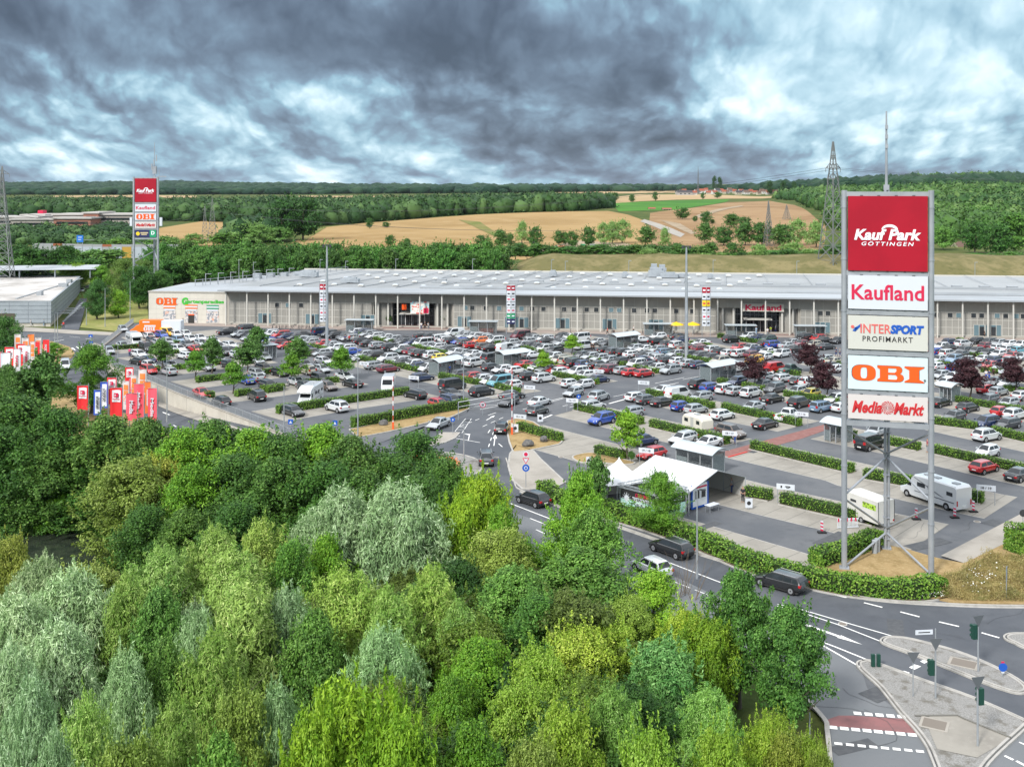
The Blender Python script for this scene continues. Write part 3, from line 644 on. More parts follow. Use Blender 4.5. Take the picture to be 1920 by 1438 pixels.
def trunk_mesh(seed,h,rt,crown_h,r,nb=6,lean=0):
    rng=random.Random(seed); b=MB().use(BARK); p=Vector((0,0,0)); q=rt; pts=[(p,q)]
    H=h+crown_h*.75
    for i in range(5):
        p=p+Vector((rng.uniform(-.04,.04)*H,rng.uniform(-.04,.04)*H,H/5)); q*=.74; pts.append((p,q))
    b.tube((0,0,-1.2),(0,0,.05),rt*1.35,rt*1.05,7)
    for (a,ra),(c,rc) in zip(pts,pts[1:]): b.tube(a,c,ra,rc,7,False)
    for i in range(nb):
        k=rng.randint(1,4); a,ra=pts[k]; an=2*PI*i/nb+rng.uniform(-.4,.4); l=r*rng.uniform(.5,.85)
        mid=a+Vector((math.cos(an)*l*.5,math.sin(an)*l*.5,l*.35)); e=mid+Vector((math.cos(an+.3)*l*.5,math.sin(an+.3)*l*.5,l*.5))
        b.tube(a,mid,ra*.55,ra*.35,5,False); b.tube(mid,e,ra*.35,ra*.08,5,False)
    return b.mesh('trunk',smooth=True)
PROTO={}
def proto(key,stem,h,r,**k):
    """stem = bare trunk height, h = crown height"""
    if key not in PROTO:
        PROTO[key]=(crown('crown',k.pop('seed'),h,r,**k),trunk_mesh(hash(key)%97 if False else len(PROTO)+3,stem,max(.09,.028*(h+stem)),h,r),stem,h,r)
    return PROTO[key]
def put_tree(name,key,X,Y,z,H,Wr,label,cat='tree',group=None,tint=(1,1,1),rz=None):
    """H total height, Wr crown radius wanted"""
    cm,tm,stem,h,r=PROTO[key]; sz=H/(stem+h); sx=Wr/r
    o=thing(name,(X,Y,z),label,cat,rz=random.uniform(0,6.28) if rz is None else rz,group=group); 
    c=link('crown',cm,o,(0,0,stem*sz)); c.scale=(sx,sx,sz); c.color=(*tint,1)
    t=link('trunk',tm,o); t.scale=(sz,sz,sz)
    return o
# prototypes for the front wood (small leaves, tens of thousands each)
proto('alderA',1.5,9,3.6,seed=11,shape='egg',nc=130,nl=190,cr=1.0,L=.24,Wd=.17,m='alder')
proto('alderB',1.5,9,3.6,seed=12,shape='round',nc=120,nl=200,cr=1.15,L=.24,Wd=.17,m='dark',lob=.5)
proto('willowA',1,8.5,4.2,seed=13,shape='bushy',nc=170,nl=210,cr=.95,L=.42,Wd=.085,m='willow',droop=.45,lob=.35)
proto('willowB',1,8.5,3.6,seed=14,shape='bushy',nc=160,nl=220,cr=.85,L=.36,Wd=.09,m='gwillow',droop=.3,lob=.45)
proto('oliveA',1,8,3.4,seed=15,shape='col',nc=140,nl=180,cr=.8,L=.22,Wd=.13,m='olive',lob=.35)
proto('yg',1,7,3.6,seed=16,shape='round',nc=150,nl=200,cr=.85,L=.21,Wd=.13,m='ygreen',lob=.45)
proto('brightA',1.2,7.5,3.4,seed=17,shape='egg',nc=120,nl=200,cr=.9,L=.22,Wd=.14,m='bright',lob=.45)
proto('limeA',1,6,3.6,seed=18,shape='round',nc=110,nl=230,cr=.95,L=.34,Wd=.13,m='lime',lob=.5,droop=.12)
proto('mapleA',2.6,8,4.6,seed=19,shape='egg',nc=115,nl=230,cr=1.05,L=.26,Wd=.2,m='dark',lob=.6)
proto('ash',2,7,2.9,seed=20,shape='round',nc=95,nl=230,cr=.85,L=.30,Wd=.12,m='blue',lob=.4)
proto('street',1.9,4.0,1.75,seed=21,shape='cone',nc=60,nl=130,cr=.62,L=.23,Wd=.17,m='bright',lob=.3)
proto('streetD',1.9,4.0,1.75,seed=26,shape='egg',nc=60,nl=130,cr=.62,L=.24,Wd=.18,m='alder',lob=.3)
proto('plum',1.9,4.0,2.2,seed=22,shape='round',nc=60,nl=120,cr=.65,L=.26,Wd=.18,m='plum',lob=.4)
proto('midA',1.5,8,4.2,seed=23,shape='round',nc=70,nl=60,cr=1.3,L=.55,Wd=.42,m='dark',lob=.45)
proto('midB',1.5,8,3.6,seed=24,shape='egg',nc=70,nl=60,cr=1.2,L=.52,Wd=.40,m='alder',lob=.5)
proto('midC',1.2,8,4.2,seed=25,shape='bushy',nc=80,nl=60,cr=1.2,L=.50,Wd=.34,m='gwillow',lob=.5)
proto('poplar',1,9,2.4,seed=27,shape='col',nc=50,nl=60,cr=1.1,L=.5,Wd=.4,m='dark',lob=.3)
# x, top y, width px, distance, kind, tint, wording
random.seed(5)
K={'dk':('alderB','alder_tree'),'al':('alderA','alder_tree'),'wi':('willowA','willow_tree'),'gw':('willowB','willow_tree'),'ol':('oliveA','hazel_tree'),'yg':('yg','bird_cherry_tree'),
   'br':('brightA','maple_tree'),'li':('limeA','locust_tree'),'mp':('mapleA','maple_tree'),'as':('ash','ash_tree')}
D_={'dk':'dense dark green alder','al':'ragged mid green alder','wi':'silvery grey drooping willow','gw':'feathery pale green willow','ol':'olive green bushy tree',
    'yg':'yellow green bushy tree','br':'fresh green broadleaf tree','li':'vivid lime green locust','mp':'big dark green maple','as':'rounded blue green ash'}
FRONT=[ # back rank above the street
 (40,742,190,124,'dk',(1,1,1)),(120,765,150,120,'dk',(.9,1,.9)),(205,778,170,118,'al',(1.1,1.1,1)),(275,782,150,116,'al',(1,1,1)),(345,800,150,112,'br',(.9,.95,.9)),(400,785,170,116,'al',(.9,1,.9)),(470,800,170,112,'br',(.8,.85,.8)),
 (535,815,150,110,'dk',(1.1,1.1,1)),(600,793,170,113,'br',(.85,.9,.8)),(660,815,150,110,'al',(1,1,1)),(775,808,150,116,'dk',(1,1.05,1)),(735,850,150,110,'dk',(1,1,1)),(835,870,130,104,'al',(.9,1,.9)),(880,905,120,98,'al',(1,1.05,.8)),(925,925,70,96,'dk',(1,1,1)),
 # second rank
 (10,800,160,112,'dk',(.8,.9,.8)),(85,835,170,109,'al',(.9,.95,.9)),(160,880,150,104,'dk',(.9,1,.9)),(240,870,180,104,'ol',(.75,.85,.75)),(300,850,120,108,'ol',(1.15,1.05,.7)),(360,880,150,102,'br',(.7,.78,.7)),(435,865,160,104,'dk',(1,1,1)),(520,870,170,102,'al',(.85,.95,.85)),
 (610,880,170,100,'dk',(.9,1,.9)),(690,895,150,98,'al',(.8,.9,.8)),(790,905,140,96,'dk',(1,1,1)),(270,960,130,97,'dk',(.95,1,.95)),(190,925,140,99,'al',(.8,.9,.8)),(60,900,150,101,'dk',(.9,.95,.9)),(345,965,130,95,'al',(1,1,.9)),(440,955,140,94,'dk',(.85,.95,.85)),(120,915,120,100,'br',(.6,.7,.6)),
 # willows and their neighbours
 (640,928,175,88,'wi',(.82,.86,.86)),(745,922,200,87,'wi',(.85,.9,.9)),(590,975,140,86,'wi',(.8,.85,.8)),(400,1000,130,83,'gw',(1.0,.98,.9)),(490,985,120,84,'gw',(1.05,.98,.8)),(440,1040,180,78,'gw',(1,1,.95)),(300,1040,150,79,'gw',(.95,1,1)),
 (545,1030,110,81,'dk',(1.3,1.3,1)),(610,1015,110,84,'br',(.85,.9,.8)),(905,905,110,93,'li',(.85,.85,.9)),(865,950,110,90,'li',(.8,.85,.9)),(935,955,80,90,'br',(.9,.95,1)),(940,1000,150,82,'ol',(.95,1.05,.9)),(975,1020,110,85,'br',(.9,.95,.9)),
 (20,1015,90,84,'ol',(1.0,.95,.8)),(75,1058,140,79,'wi',(.8,.8,.75)),(168,1068,140,79,'ol',(.95,1.0,1.0)),(130,1085,200,72,'wi',(1,1.03,1)),(30,1130,190,68,'wi',(1.05,1.05,1.05)),(110,1180,190,64,'wi',(1,1.03,1.05)),
 (240,1090,120,72,'gw',(.85,.88,.75)),(300,1120,140,69,'al',(.9,1,1)),(455,1110,190,66,'gw',(1.1,1.05,1.05)),(370,1160,120,65,'wi',(.75,.85,.75)),(400,1200,150,61,'gw',(.8,.85,.65)),(540,1120,120,68,'wi',(.7,.78,.75)),
 (650,1080,190,70,'gw',(.95,.96,.7)),(590,1160,140,65,'al',(1,1.05,1)),(810,1075,150,71,'gw',(1,1.0,.75)),(730,1120,150,67,'gw',(.85,.92,.75)),(720,1195,160,62,'wi',(.7,.85,.7)),(860,1140,120,68,'gw',(.8,.9,.8)),
 (1090,893,110,88,'br',(.85,.92,.9)),(1112,965,135,84,'al',(1.2,1.25,1.1)),(1068,950,110,87,'br',(.9,.95,.9)),(1090,1040,200,78,'al',(1,1.05,1)),(960,1075,180,74,'al',(1.15,1.2,1.2)),(1005,1130,150,70,'dk',(1,1.05,1)),
 (1225,1078,130,77,'br',(1.1,1.05,1)),(1180,1130,110,73,'ol',(.9,1.1,.8)),(1385,1085,150,70,'mp',(1,1.05,1.05)),(1480,1150,170,66,'mp',(1,1.05,1.1)),(1330,1180,120,68,'li',(.55,.62,.8)),(1290,1150,110,71,'yg',(1,1.05,.7)),
 (1080,1190,170,66,'yg',(1.05,1.05,.9)),(1150,1170,120,69,'yg',(.9,1,.8)),(1240,1212,150,62,'as',(.95,1.0,.85)),(1010,1230,150,61,'yg',(.8,.95,.8)),(900,1210,180,62,'br',(.75,.8,.75)),(845,1280,130,58,'br',(.62,.68,.68)),(980,1290,150,57,'yg',(.75,.9,.8)),
 (660,1320,230,50,'li',(.72,.80,.9)),(590,1372,150,48,'li',(.68,.76,.9)),(745,1375,150,48,'li',(.62,.74,.9)),(160,1325,120,52,'gw',(1.05,1.1,1)),(235,1240,130,59,'wi',(.8,.9,.8)),(310,1215,110,61,'al',(1,1,1)),(330,1330,140,51,'gw',(.7,.75,.6)),(450,1310,130,53,'ol',(.8,.95,.8)),(520,1300,120,54,'wi',(.65,.78,.65)),
 (60,1290,130,56,'wi',(.8,.9,.9)),(20,1230,130,60,'wi',(.95,1,1)),(410,1400,150,47,'al',(1.1,1.15,1)),(250,1400,150,47,'ol',(.7,.85,.7)),(100,1400,130,47,'wi',(.7,.8,.75)),
 (880,1370,160,50,'br',(.55,.62,.6)),(1060,1340,160,52,'yg',(.8,.9,.7)),(1150,1300,130,54,'gw',(.6,.75,.6)),(1330,1300,130,57,'gw',(.75,.95,.8)),(1210,1390,150,49,'yg',(.7,.9,.7)),(1000,1400,130,48,'ol',(.8,.9,.8)),(1350,1385,130,51,'yg',(.7,.85,.6)),
 (1430,1370,110,54,'yg',(.8,.9,.6)),(1470,1395,90,53,'ol',(.9,.9,.6)),(790,1390,100,49,'al',(1,1,1))]
for (x,yt,w,Y,k,tint) in FRONT:
    tint=(tint[0]*1.22,tint[1]*1.14,tint[2]*.98)
    if k=='wi': tint=(tint[0]*1.02,tint[1]*1.10,tint[2]*1.15)
    if k in('dk','al') and Y>=90: tint=tuple(c*.80 for c in tint)
    if Y>=108: yt+=13
    if x<235 and yt<955: Y=max(Y,116)
    X=(x-960)*Y/FP; zt=zat(yt,Y); g=land(X,Y)-.2; H=max(3.2,(zt-g)); pk,nm=K[k]
    pos='left wood' if x<500 else ('middle of the wood' if x<900 else 'right wood')
    row='top edge' if Y>=95 else ('inner part' if Y>=66 else 'near edge')
    o=put_tree(nm,pk,X,Y,g,H,w*Y/FP/2*.92,'%s, %s of the %s'%(D_[k],row,pos),tint=tint)
    if H>12: # tall crowns start higher up
        pass
FR2=random.Random(9)
# low scrub that closes the gaps between the crowns, tint darkened to imitate shade
n=0; pts=[]
while n<85:
    Y=FR2.uniform(46,108); x=FR2.uniform(-60,1560); yb=HY+FP*(HC+3)/Y
    X=(x-960)*Y/FP
    lim=940+ (x-700)*.62
    if x>700 and px_of(X,Y,3)[1]<lim+40: continue
    if x<260 and Y>80: continue
    if any((X-a)**2+(Y-b_)**2<6 for a,b_ in pts): continue
    pts.append((X,Y)); k=FR2.choice(['dk','al','al','ol','yg'] if x>600 else ['dk','al','wi','al'])
    Hh=FR2.uniform(4.5,7.5); g=land(X,Y)-.1
    if x>1240: Hh=FR2.uniform(2.5,4)
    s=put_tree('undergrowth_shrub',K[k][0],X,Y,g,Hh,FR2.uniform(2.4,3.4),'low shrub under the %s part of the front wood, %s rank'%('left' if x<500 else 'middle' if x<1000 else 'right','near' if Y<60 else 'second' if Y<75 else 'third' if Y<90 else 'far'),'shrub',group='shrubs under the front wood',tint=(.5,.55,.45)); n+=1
# creek
drape('creek',[G(x,y,-2.9) for x,y in ((-80,990),(60,990),(150,1000),(240,1025),(310,1060),(250,1100),(60,1110),(-80,1110))],.7,mat('creek_water',(.02,.028,.02),.12,spec=.5,noise=(.8,(.035,.045,.03),.4,.6)),lambda X,Y:-3.6,3)

# ---------------------------------------------------------------- hedges
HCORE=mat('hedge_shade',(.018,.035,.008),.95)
def hedge(pts,w=1.0,h=1.0,label=None,per=90,L=.16,rough=.2,z=.1,group='clipped hedges of the car park',seed=0,kerb=True):
    rng=np.random.default_rng(seed+int(abs(pts[0][0]*10)))
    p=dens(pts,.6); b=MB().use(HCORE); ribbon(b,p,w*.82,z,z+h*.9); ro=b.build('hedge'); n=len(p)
    A=np.array(p); seg=np.linalg.norm(np.diff(A,axis=0),axis=1); cum=np.concatenate([[0],np.cumsum(seg)]); Lt=cum[-1]
    N=int(per*Lt*(w+2*h)/3); s=rng.uniform(0,Lt,N); i=np.clip(np.searchsorted(cum,s)-1,0,n-2); f=((s-cum[i])/seg[i])[:,None]
    base=A[i]*(1-f)+A[i+1]*f; t=(A[i+1]-A[i])/seg[i][:,None]; nn=np.stack([-t[:,1],t[:,0]],1)
    u=rng.uniform(0,w+2*h,N); side=u<h; top=(u>=h)&(u<h+w)
    off=np.where(side,-w/2,np.where(top,u-h-w/2,w/2)); zz=np.where(side,u,np.where(top,h,w+2*h-u))
    bump=rough*(np.sin(s*1.3)+np.sin(s*.53+2)+.6*np.sin(s*3.1))*.6
    P=np.zeros((N,3)); P[:,:2]=base+nn*off[:,None]*(1+bump[:,None]*.25); P[:,2]=z+zz*(1+bump*.35)
    P+=rng.normal(0,.055,(N,3)); Nn=np.zeros((N,3)); Nn[:,:2]=nn*np.where(side,-1,np.where(top,0,1))[:,None]; Nn[:,2]=np.where(top,1.,.35)
    # ends
    M=int(per*w*h*1.2)
    for e,(q,sg) in enumerate(((A[0],-1),(A[-1],1))):
        tt=t[0]if 0 else (A[1]-A[0] if e==0 else A[-1]-A[-2]); tt=tt/np.linalg.norm(tt); n2=np.array([-tt[1],tt[0]])
        k=np.zeros((M,3)); k[:,:2]=q+n2*rng.uniform(-w/2,w/2,M)[:,None]+tt*sg*.05; k[:,2]=z+rng.uniform(0,h,M); P=np.concatenate([P,k+rng.normal(0,.05,(M,3))]); kk=np.zeros((M,3)); kk[:,:2]=tt*sg; kk[:,2]=.3; Nn=np.concatenate([Nn,kk])
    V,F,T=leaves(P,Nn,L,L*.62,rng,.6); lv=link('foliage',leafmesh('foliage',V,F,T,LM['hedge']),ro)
    if kerb:
        q=MB().use(M_['kerb']); ribbon(q,offs(p,w/2+.28),.14,0,.12); ribbon(q,offs(p,-w/2-.28),.14,0,.12); q.use(M_['dry2']); ribbon(q,p,w+.45,0,.09); struct(q.build('hedge_bed'))
    return tag(ro,label or 'clipped green hedge between parking rows','hedge',group)
M_=dict(kerb=M['kerb'],dry2=mat('hedge_soil',(.16,.125,.08),.95,noise=(1,(.10,.08,.055),.4,.65)))
HED=[((974,806),(1050,828),1.1),((1081,768),(1203,796),1.0),((1222,800),(1364,833),1.0),((1215,740),(1336,766),.9),((1357,768),(1499,799),1.0),((1119,850),(1172,861),1.0),((981,656),(1015,663),.8),((918,724),(971,739),.9),
 ((970,689),(1012,698),.8),((1040,706),(1119,721),.9),((1080,669),(1132,681),.8),((1155,684),(1233,700),.8),((1185,652),(1238,664),.8),((1257,667),(1340,684),.8),((1297,646),(1332,652),.8),((1348,718),(1380,723),.8),((1395,726),(1453,736),.8),((1472,743),(1571,757),.9),
 ((1434,695),(1497,705),.8),((1439,666),(1452,669),.8),((1548,681),(1580,686),.8),((673,675),(701,680),.8),((727,685),(786,698),.9),((583,651),(614,658),.7),((704,638),(734,643),.7),((776,653),(838,667),.8),((826,709),(898,722),.9),((906,639),(935,646),.7),((850,630),(870,634),.7),((672,630),(685,632),.7),
 ((1412,841),(1598,886),1.0),((1752,795),(1831,805),1.0),((1864,814),(1990,843),1.0),((1572,816),(1602,823),1.0),((1667,834),(1723,844),1.0),((1752,849),(1960,896),1.0),((1789,753),(1990,788),.9),((1841,698),(1877,702),.9),((1757,686),(1779,688),.8),((1883,733),(1901,735),.9),((1912,738),(1970,746),.9),((1818,669),(1840,671),.8),((1795,640),(1805,641),.7),
 ((1622,896),(1706,911),1.1),((1812,938),(1842,943),1.1),((1467,943),(1642,983),1.1),((1400,929),(1445,937),1.0),((1346,634),(1358,634),.9),((1378,640),(1412,643),.9),((1414,645),(1428,646),.9),
 ((521,776),(600,764),1.2),((600,764),(764,739),1.1),((662,802),(875,765),1.4),((500,737),(528,733),.9),((550,723),(634,717),.9),((443,744),(468,740),1.0),((492,736),(531,730),1.0),((370,718),(417,712),1.0),((385,747),(400,745),.9),((492,703),(518,699),.9),((324,694),(347,692),.9),((209,657),(260,653),.9),((320,664),(334,663),.8),((326,647),(336,646),.8),((403,685),(417,683),.8),((287,697),(299,696),.9)]
for i,(a,b_,h) in enumerate(HED):
    A,B_=G(*a),G(*b_); d=math.dist(A,B_); far=A[1]>195
    hedge([A,B_],1.25,h,'clipped green hedge %s between parked rows, %s'%('strip' if d>8 else 'block','far part of the car park' if A[1]>230 else 'middle of the car park' if A[1]>175 else 'near part of the car park' if A[0]>0 else 'left part of the car park'),per=45 if far else 110,L=.26 if far else .18,seed=i)
rh=spline(P2((1020,925),(1040,940),(1120,962),(1204,986),(1266,1007),(1329,1032),(1398,1062),(1450,1080),(1507,1094),(1586,1110),(1664,1118),(1720,1119),(1762,1112)),4)
hedge(rh,1.7,1.35,'long rough green hedge curving along the street in front of the tall sign',per=150,L=.24,rough=.22,group=None)
hedge(spline(P2((1530,1062),(1575,1048),(1620,1030),(1642,1020)),4),1.7,1.3,'short thick green hedge behind the left post of the tall sign',per=150,L=.24,rough=.2,group=None,kerb=False)
hedge(P2((1905,1040),(1960,1030)),2.6,2.2,'rough green bush at the right edge beside the concrete path',per=150,L=.26,rough=.3,group=None,kerb=False)
def weeds():
    rng=np.random.default_rng(4); P=[]
    poly=[(1790,1128),(1700,1112),(1770,1085),(1800,1075),(1860,1040),(1910,1045),(1990,1060),(1990,1133)]
    def inside(x,y):
        c=False;j=len(poly)-1
        for i in range(len(poly)):
            if (poly[i][1]>y)!=(poly[j][1]>y) and x<(poly[j][0]-poly[i][0])*(y-poly[i][1])/(poly[j][1]-poly[i][1])+poly[i][0]: c=not c
            j=i
        return c
    while len(P)<26000:
        x,y=rng.uniform(1690,1990),rng.uniform(1035,1134)
        if inside(x,y):
            X,Y=G(x,y); h=.15+.85*max(0,math.sin(X*1.3+2)*math.cos(Y*1.1)+.45)*rng.uniform(.4,1); P.append((X,Y,.1+h*rng.uniform(0,1)))
    P=np.array(P); N=rng.normal(0,1,P.shape); V,F,T=leaves(P,N,.32,.045,rng,.3,.35)
    o=link('tall_weeds',leafmesh('tall_weeds',V,F,T,LM['weed'])); tag(o,'tall yellowing weeds and grasses on the verge right of the big sign','weeds',kind='stuff')
    P=[(*G(x,y),rng.uniform(.4,.9)) for x,y in zip(rng.normal(1838,22,90),rng.normal(1092,14,90)) if inside(x,y)]+[(*G(x,y),rng.uniform(.3,.6)) for x,y in zip(rng.normal(1756,12,50),rng.normal(1121,3,50))]
    P=np.array(P); V,F,T=leaves(P,np.tile([0,0,1.],(len(P),1)),.12,.12,rng,.3); o=link('wild_flowers',leafmesh('wild_flowers',V,F,T,mat('white_petals',(.75,.75,.7),.8))); tag(o,'small white wild flowers scattered in the verge','wild flowers',kind='stuff')
weeds()
# ---------------------------------------------------------------- trees in the car park and round it
def T_(key,name,x,yb,yt,w,label,z=0.0,tint=(1,1,1),fn=None,group=None,cat='tree'):
    if fn: X,Y,z=hit(x,yb,fn)
    else: X,Y=G(x,yb,z)
    return put_tree(name,key,X,Y,z,zat(yt,Y)-z,w*Y/FP/2,label,cat,group,tint)
gr='young street trees in the left car park'
for (x,yb,yt,w,k,t) in ((303,693,640,36,'streetD',(1.1,1.1,1)),(366,712,660,36,'street',(.75,.85,.9)),(397,700,637,34,'streetD',(1,1,1)),(437,738,682,42,'street',(.8,.85,.9)),(466,700,642,46,'streetD',(1,1,1)),(482,672,617,32,'streetD',(.95,1,.95)),(548,722,667,38,'street',(.9,.9,.9)),(558,693,637,36,'streetD',(1.1,1.1,1)),(641,712,655,40,'street',(.8,.85,.85))):
    T_(k,'street_tree',x,yb,yt,w*1.15,'young round crowned street tree on a bare trunk in the left car park',tint=t,group=gr)
T_('street','street_tree',1019,698,662,34,'small bright green tree in the middle rows of the car park',tint=(1.35,1.2,1)); T_('street','street_tree',1072,664,630,32,'small bright green tree near the far end of the car park',tint=(1.35,1.2,1))
T_('street','street_tree',1177,862,776,58,'slim bright green tree behind the white event tent',tint=(1.3,1.15,1)); T_('brightA','street_tree',1240,1002,890,78,'bushy green tree in front of the banner stand',tint=(.8,.85,.85))
T_('streetD','street_tree',1121,968,862,42,'narrow green tree left of the white pagoda tent',tint=(1,1,1))
for (x,yb,yt,w,l) in ((1518,700,648,48,'behind the bare red footpath'),(1548,748,684,54,'nearest the left post of the tall sign'),(1415,725,672,54,'behind the glass trolley shelter'),(1818,748,676,66,'just right of the tall sign'),(1903,735,674,52,'at the right edge')):
    T_('plum','cherry_plum_tree',x,yb,yt,w,'dark red leaved round tree in the car park %s'%l)
T_('streetD','maple_tree',78,800,670,80,'dark round maple between the two groups of flags',fn=zst,tint=(.85,.9,.85)); T_('brightA','maple_tree',172,775,652,92,'round green maple beside the white van on the street',fn=zst,tint=(.6,.68,.65)); T_('alderA','alder_tree',14,810,690,70,'dark tree at the left edge under the flags',fn=zst)
T_('alderB','maple_tree',12,700,600,64,'dark dome shaped tree at the left edge behind the flags',fn=zst)
for (k,n_,x,yb,yt,w,l,t) in (('brightA','maple_tree',222,597,546,42,'bright green round tree on the grass beside the hall',(1.3,1.2,1)),('alderA','birch_tree',182,600,528,44,'dark drooping tree beside the access road',(.7,.85,.9)),('alderB','maple_tree',262,580,504,62,'dark leafy tree under the far sign tower',(.8,.9,.8)),('alderA','maple_tree',300,575,510,50,'leafy tree at the corner of the garden centre',(.9,1,.9)),
  ('oliveA','willow_tree',230,560,488,46,'grey green tree left of the far sign tower',(.7,.9,.7)),('brightA','maple_tree',190,545,500,40,'pale green tree behind the grey flat building',(.9,.95,.9)),('limeA','shrub',140,540,498,50,'yellow green shrub behind the grey flat building',(.8,.85,.9)),('oliveA','willow_tree',270,545,490,40,'soft green tree left of the dark trees',(.7,.9,.8))):
    T_(k,n_,x,yb,yt,w,l,fn=lambda X,Y:land(X,Y),tint=t)
# green belt behind the hall: two rows
rg=random.Random(3); i=0; x=285
while x<1210:
    for row in (0,1):
        Y=372+row*16+rg.uniform(-3,3); xx=x+row*11+rg.uniform(-4,4); X=(xx-960)*Y/FP; g=land(X,Y); yt=(470+rg.uniform(-4,6) if row==0 else 459+rg.uniform(-3,7)) 
        if row==0 and rg.random()<.4: yt+=12
        if xx>1000: yt=max(yt,459)
        if xx>950:
            if row==0: continue
            Y=416+rg.uniform(-3,3); X=(xx-960)*Y/FP; g=6.5
        w=rg.uniform(38,54)*(.8 if row==0 else 1); k=rg.choice(['midA','midB','midB','midA']); t=rg.uniform(.75,1.25); gg=rg.uniform(.95,1.2)
        put_tree('belt_tree',k,X,Y,g,max(4,zat(yt,Y)-g),w*Y/FP/2,'tree in the %s rank of the belt behind the hall, %s'%('front' if row==0 else 'rear','left stretch' if xx<560 else 'middle stretch' if xx<880 else 'right stretch'),group='trees in the green belt behind the hall',tint=(t,t*gg,t*.95))
    x+=rg.uniform(15,21)
x=1190
while x<1580:
    Y=412+rg.uniform(-6,6); X=(x-960)*Y/FP; g=5.5; yt=rg.uniform(456,480)
    put_tree('hedgerow_shrub',rg.choice(['midA','midB','midC']),X,Y,g,max(3,zat(yt,Y)-g),rg.uniform(17,26)*Y/FP,'bushy shrub on top of the grass bank behind the hall','shrub',group='shrubs along the grass bank',tint=(.9,.95,.85)); x+=rg.uniform(11,18)
# trees standing in and beside the fields
for (x_,yt_,Y_,k_,w_) in ((1500,1385,54,'ol',110),(1525,1400,53,'yg',80),(1455,1350,57,'yg',90),(1540,1420,51,'ol',60)):
    X_=(x_-960)*Y_/FP; put_tree('shrub',K[k_][0],X_,Y_,-.1,max(1.5,zat(yt_,Y_)+.1),w_*Y_/FP/2,'yellowish shrub on the verge below the big maple','shrub',tint=(.8,.85,.5))
FT=[(732,462,442,20,'midA'),(763,462,448,14,'midB'),(905,460,442,26,'midA'),(937,465,433,30,'midB'),(957,463,440,18,'midB'),(979,457,418,24,'midC'),(1004,465,427,28,'midA'),(1048,460,434,22,'midA'),(1060,460,437,16,'midB'),(1075,465,435,22,'midA'),(1103,463,427,28,'midA'),(1132,460,420,26,'midC'),(1148,457,418,22,'midC'),(1167,457,415,34,'midC'),(693,429,410,14,'midA'),(724,427,417,14,'midA'),
 (1211,461,427,34,'midB'),(1247,465,430,22,'midC'),(1322,457,420,32,'midB'),(1357,461,427,36,'midA'),(1397,461,420,38,'midB'),(1429,461,419,40,'midA'),(1466,465,424,44,'midB'),(1496,461,414,34,'midC'),(1530,465,418,34,'midC'),(1279,412,390,24,'midA'),(1324,420,398,22,'midA'),(1303,416,406,10,'midA'),(1336,420,412,10,'midB'),(1372,427,403,32,'midB'),(1396,424,408,26,'midA'),(1229,377,361,12,'midB'),(1345,372,361,14,'midB'),(1318,374,362,8,'midB'),(1150,378,362,20,'midA'),(1185,380,366,12,'midB'),(1240,484,462,40,'midA'),(1280,486,470,44,'midB'),(1265,474,456,26,'midA')]
for i,(x,yb,yt,w,k) in enumerate(FT):
    T_(k,'field_tree',x,yb,yt,w,'single round crowned tree %s'%('beside the wheat field' if x<1200 else 'in front of the brown stubble field' if yb>440 else 'on the slope below the village'),fn=land,group='field trees beyond the hall',tint=(.9,.95,.9))
T_('poplar','conifer_tree',1339,360,331,7,'tall dark conifer at the edge of the village, left of a pair',fn=land,tint=(.5,.6,.6)); T_('poplar','conifer_tree',1349,360,333,8,'tall dark conifer at the edge of the village, right of a pair',fn=land,tint=(.5,.6,.6))
T_('poplar','conifer_tree',1444,365,341,12,'dark conifer among the village houses, widest one',fn=land,tint=(.5,.6,.6)); T_('poplar','conifer_tree',1468,365,340,9,'dark conifer among the village houses, near the pylon',fn=land,tint=(.5,.6,.6)); T_('poplar','conifer_tree',1489,366,342,8,'dark conifer right of the village houses, by the pylon',fn=land,tint=(.5,.6,.6))
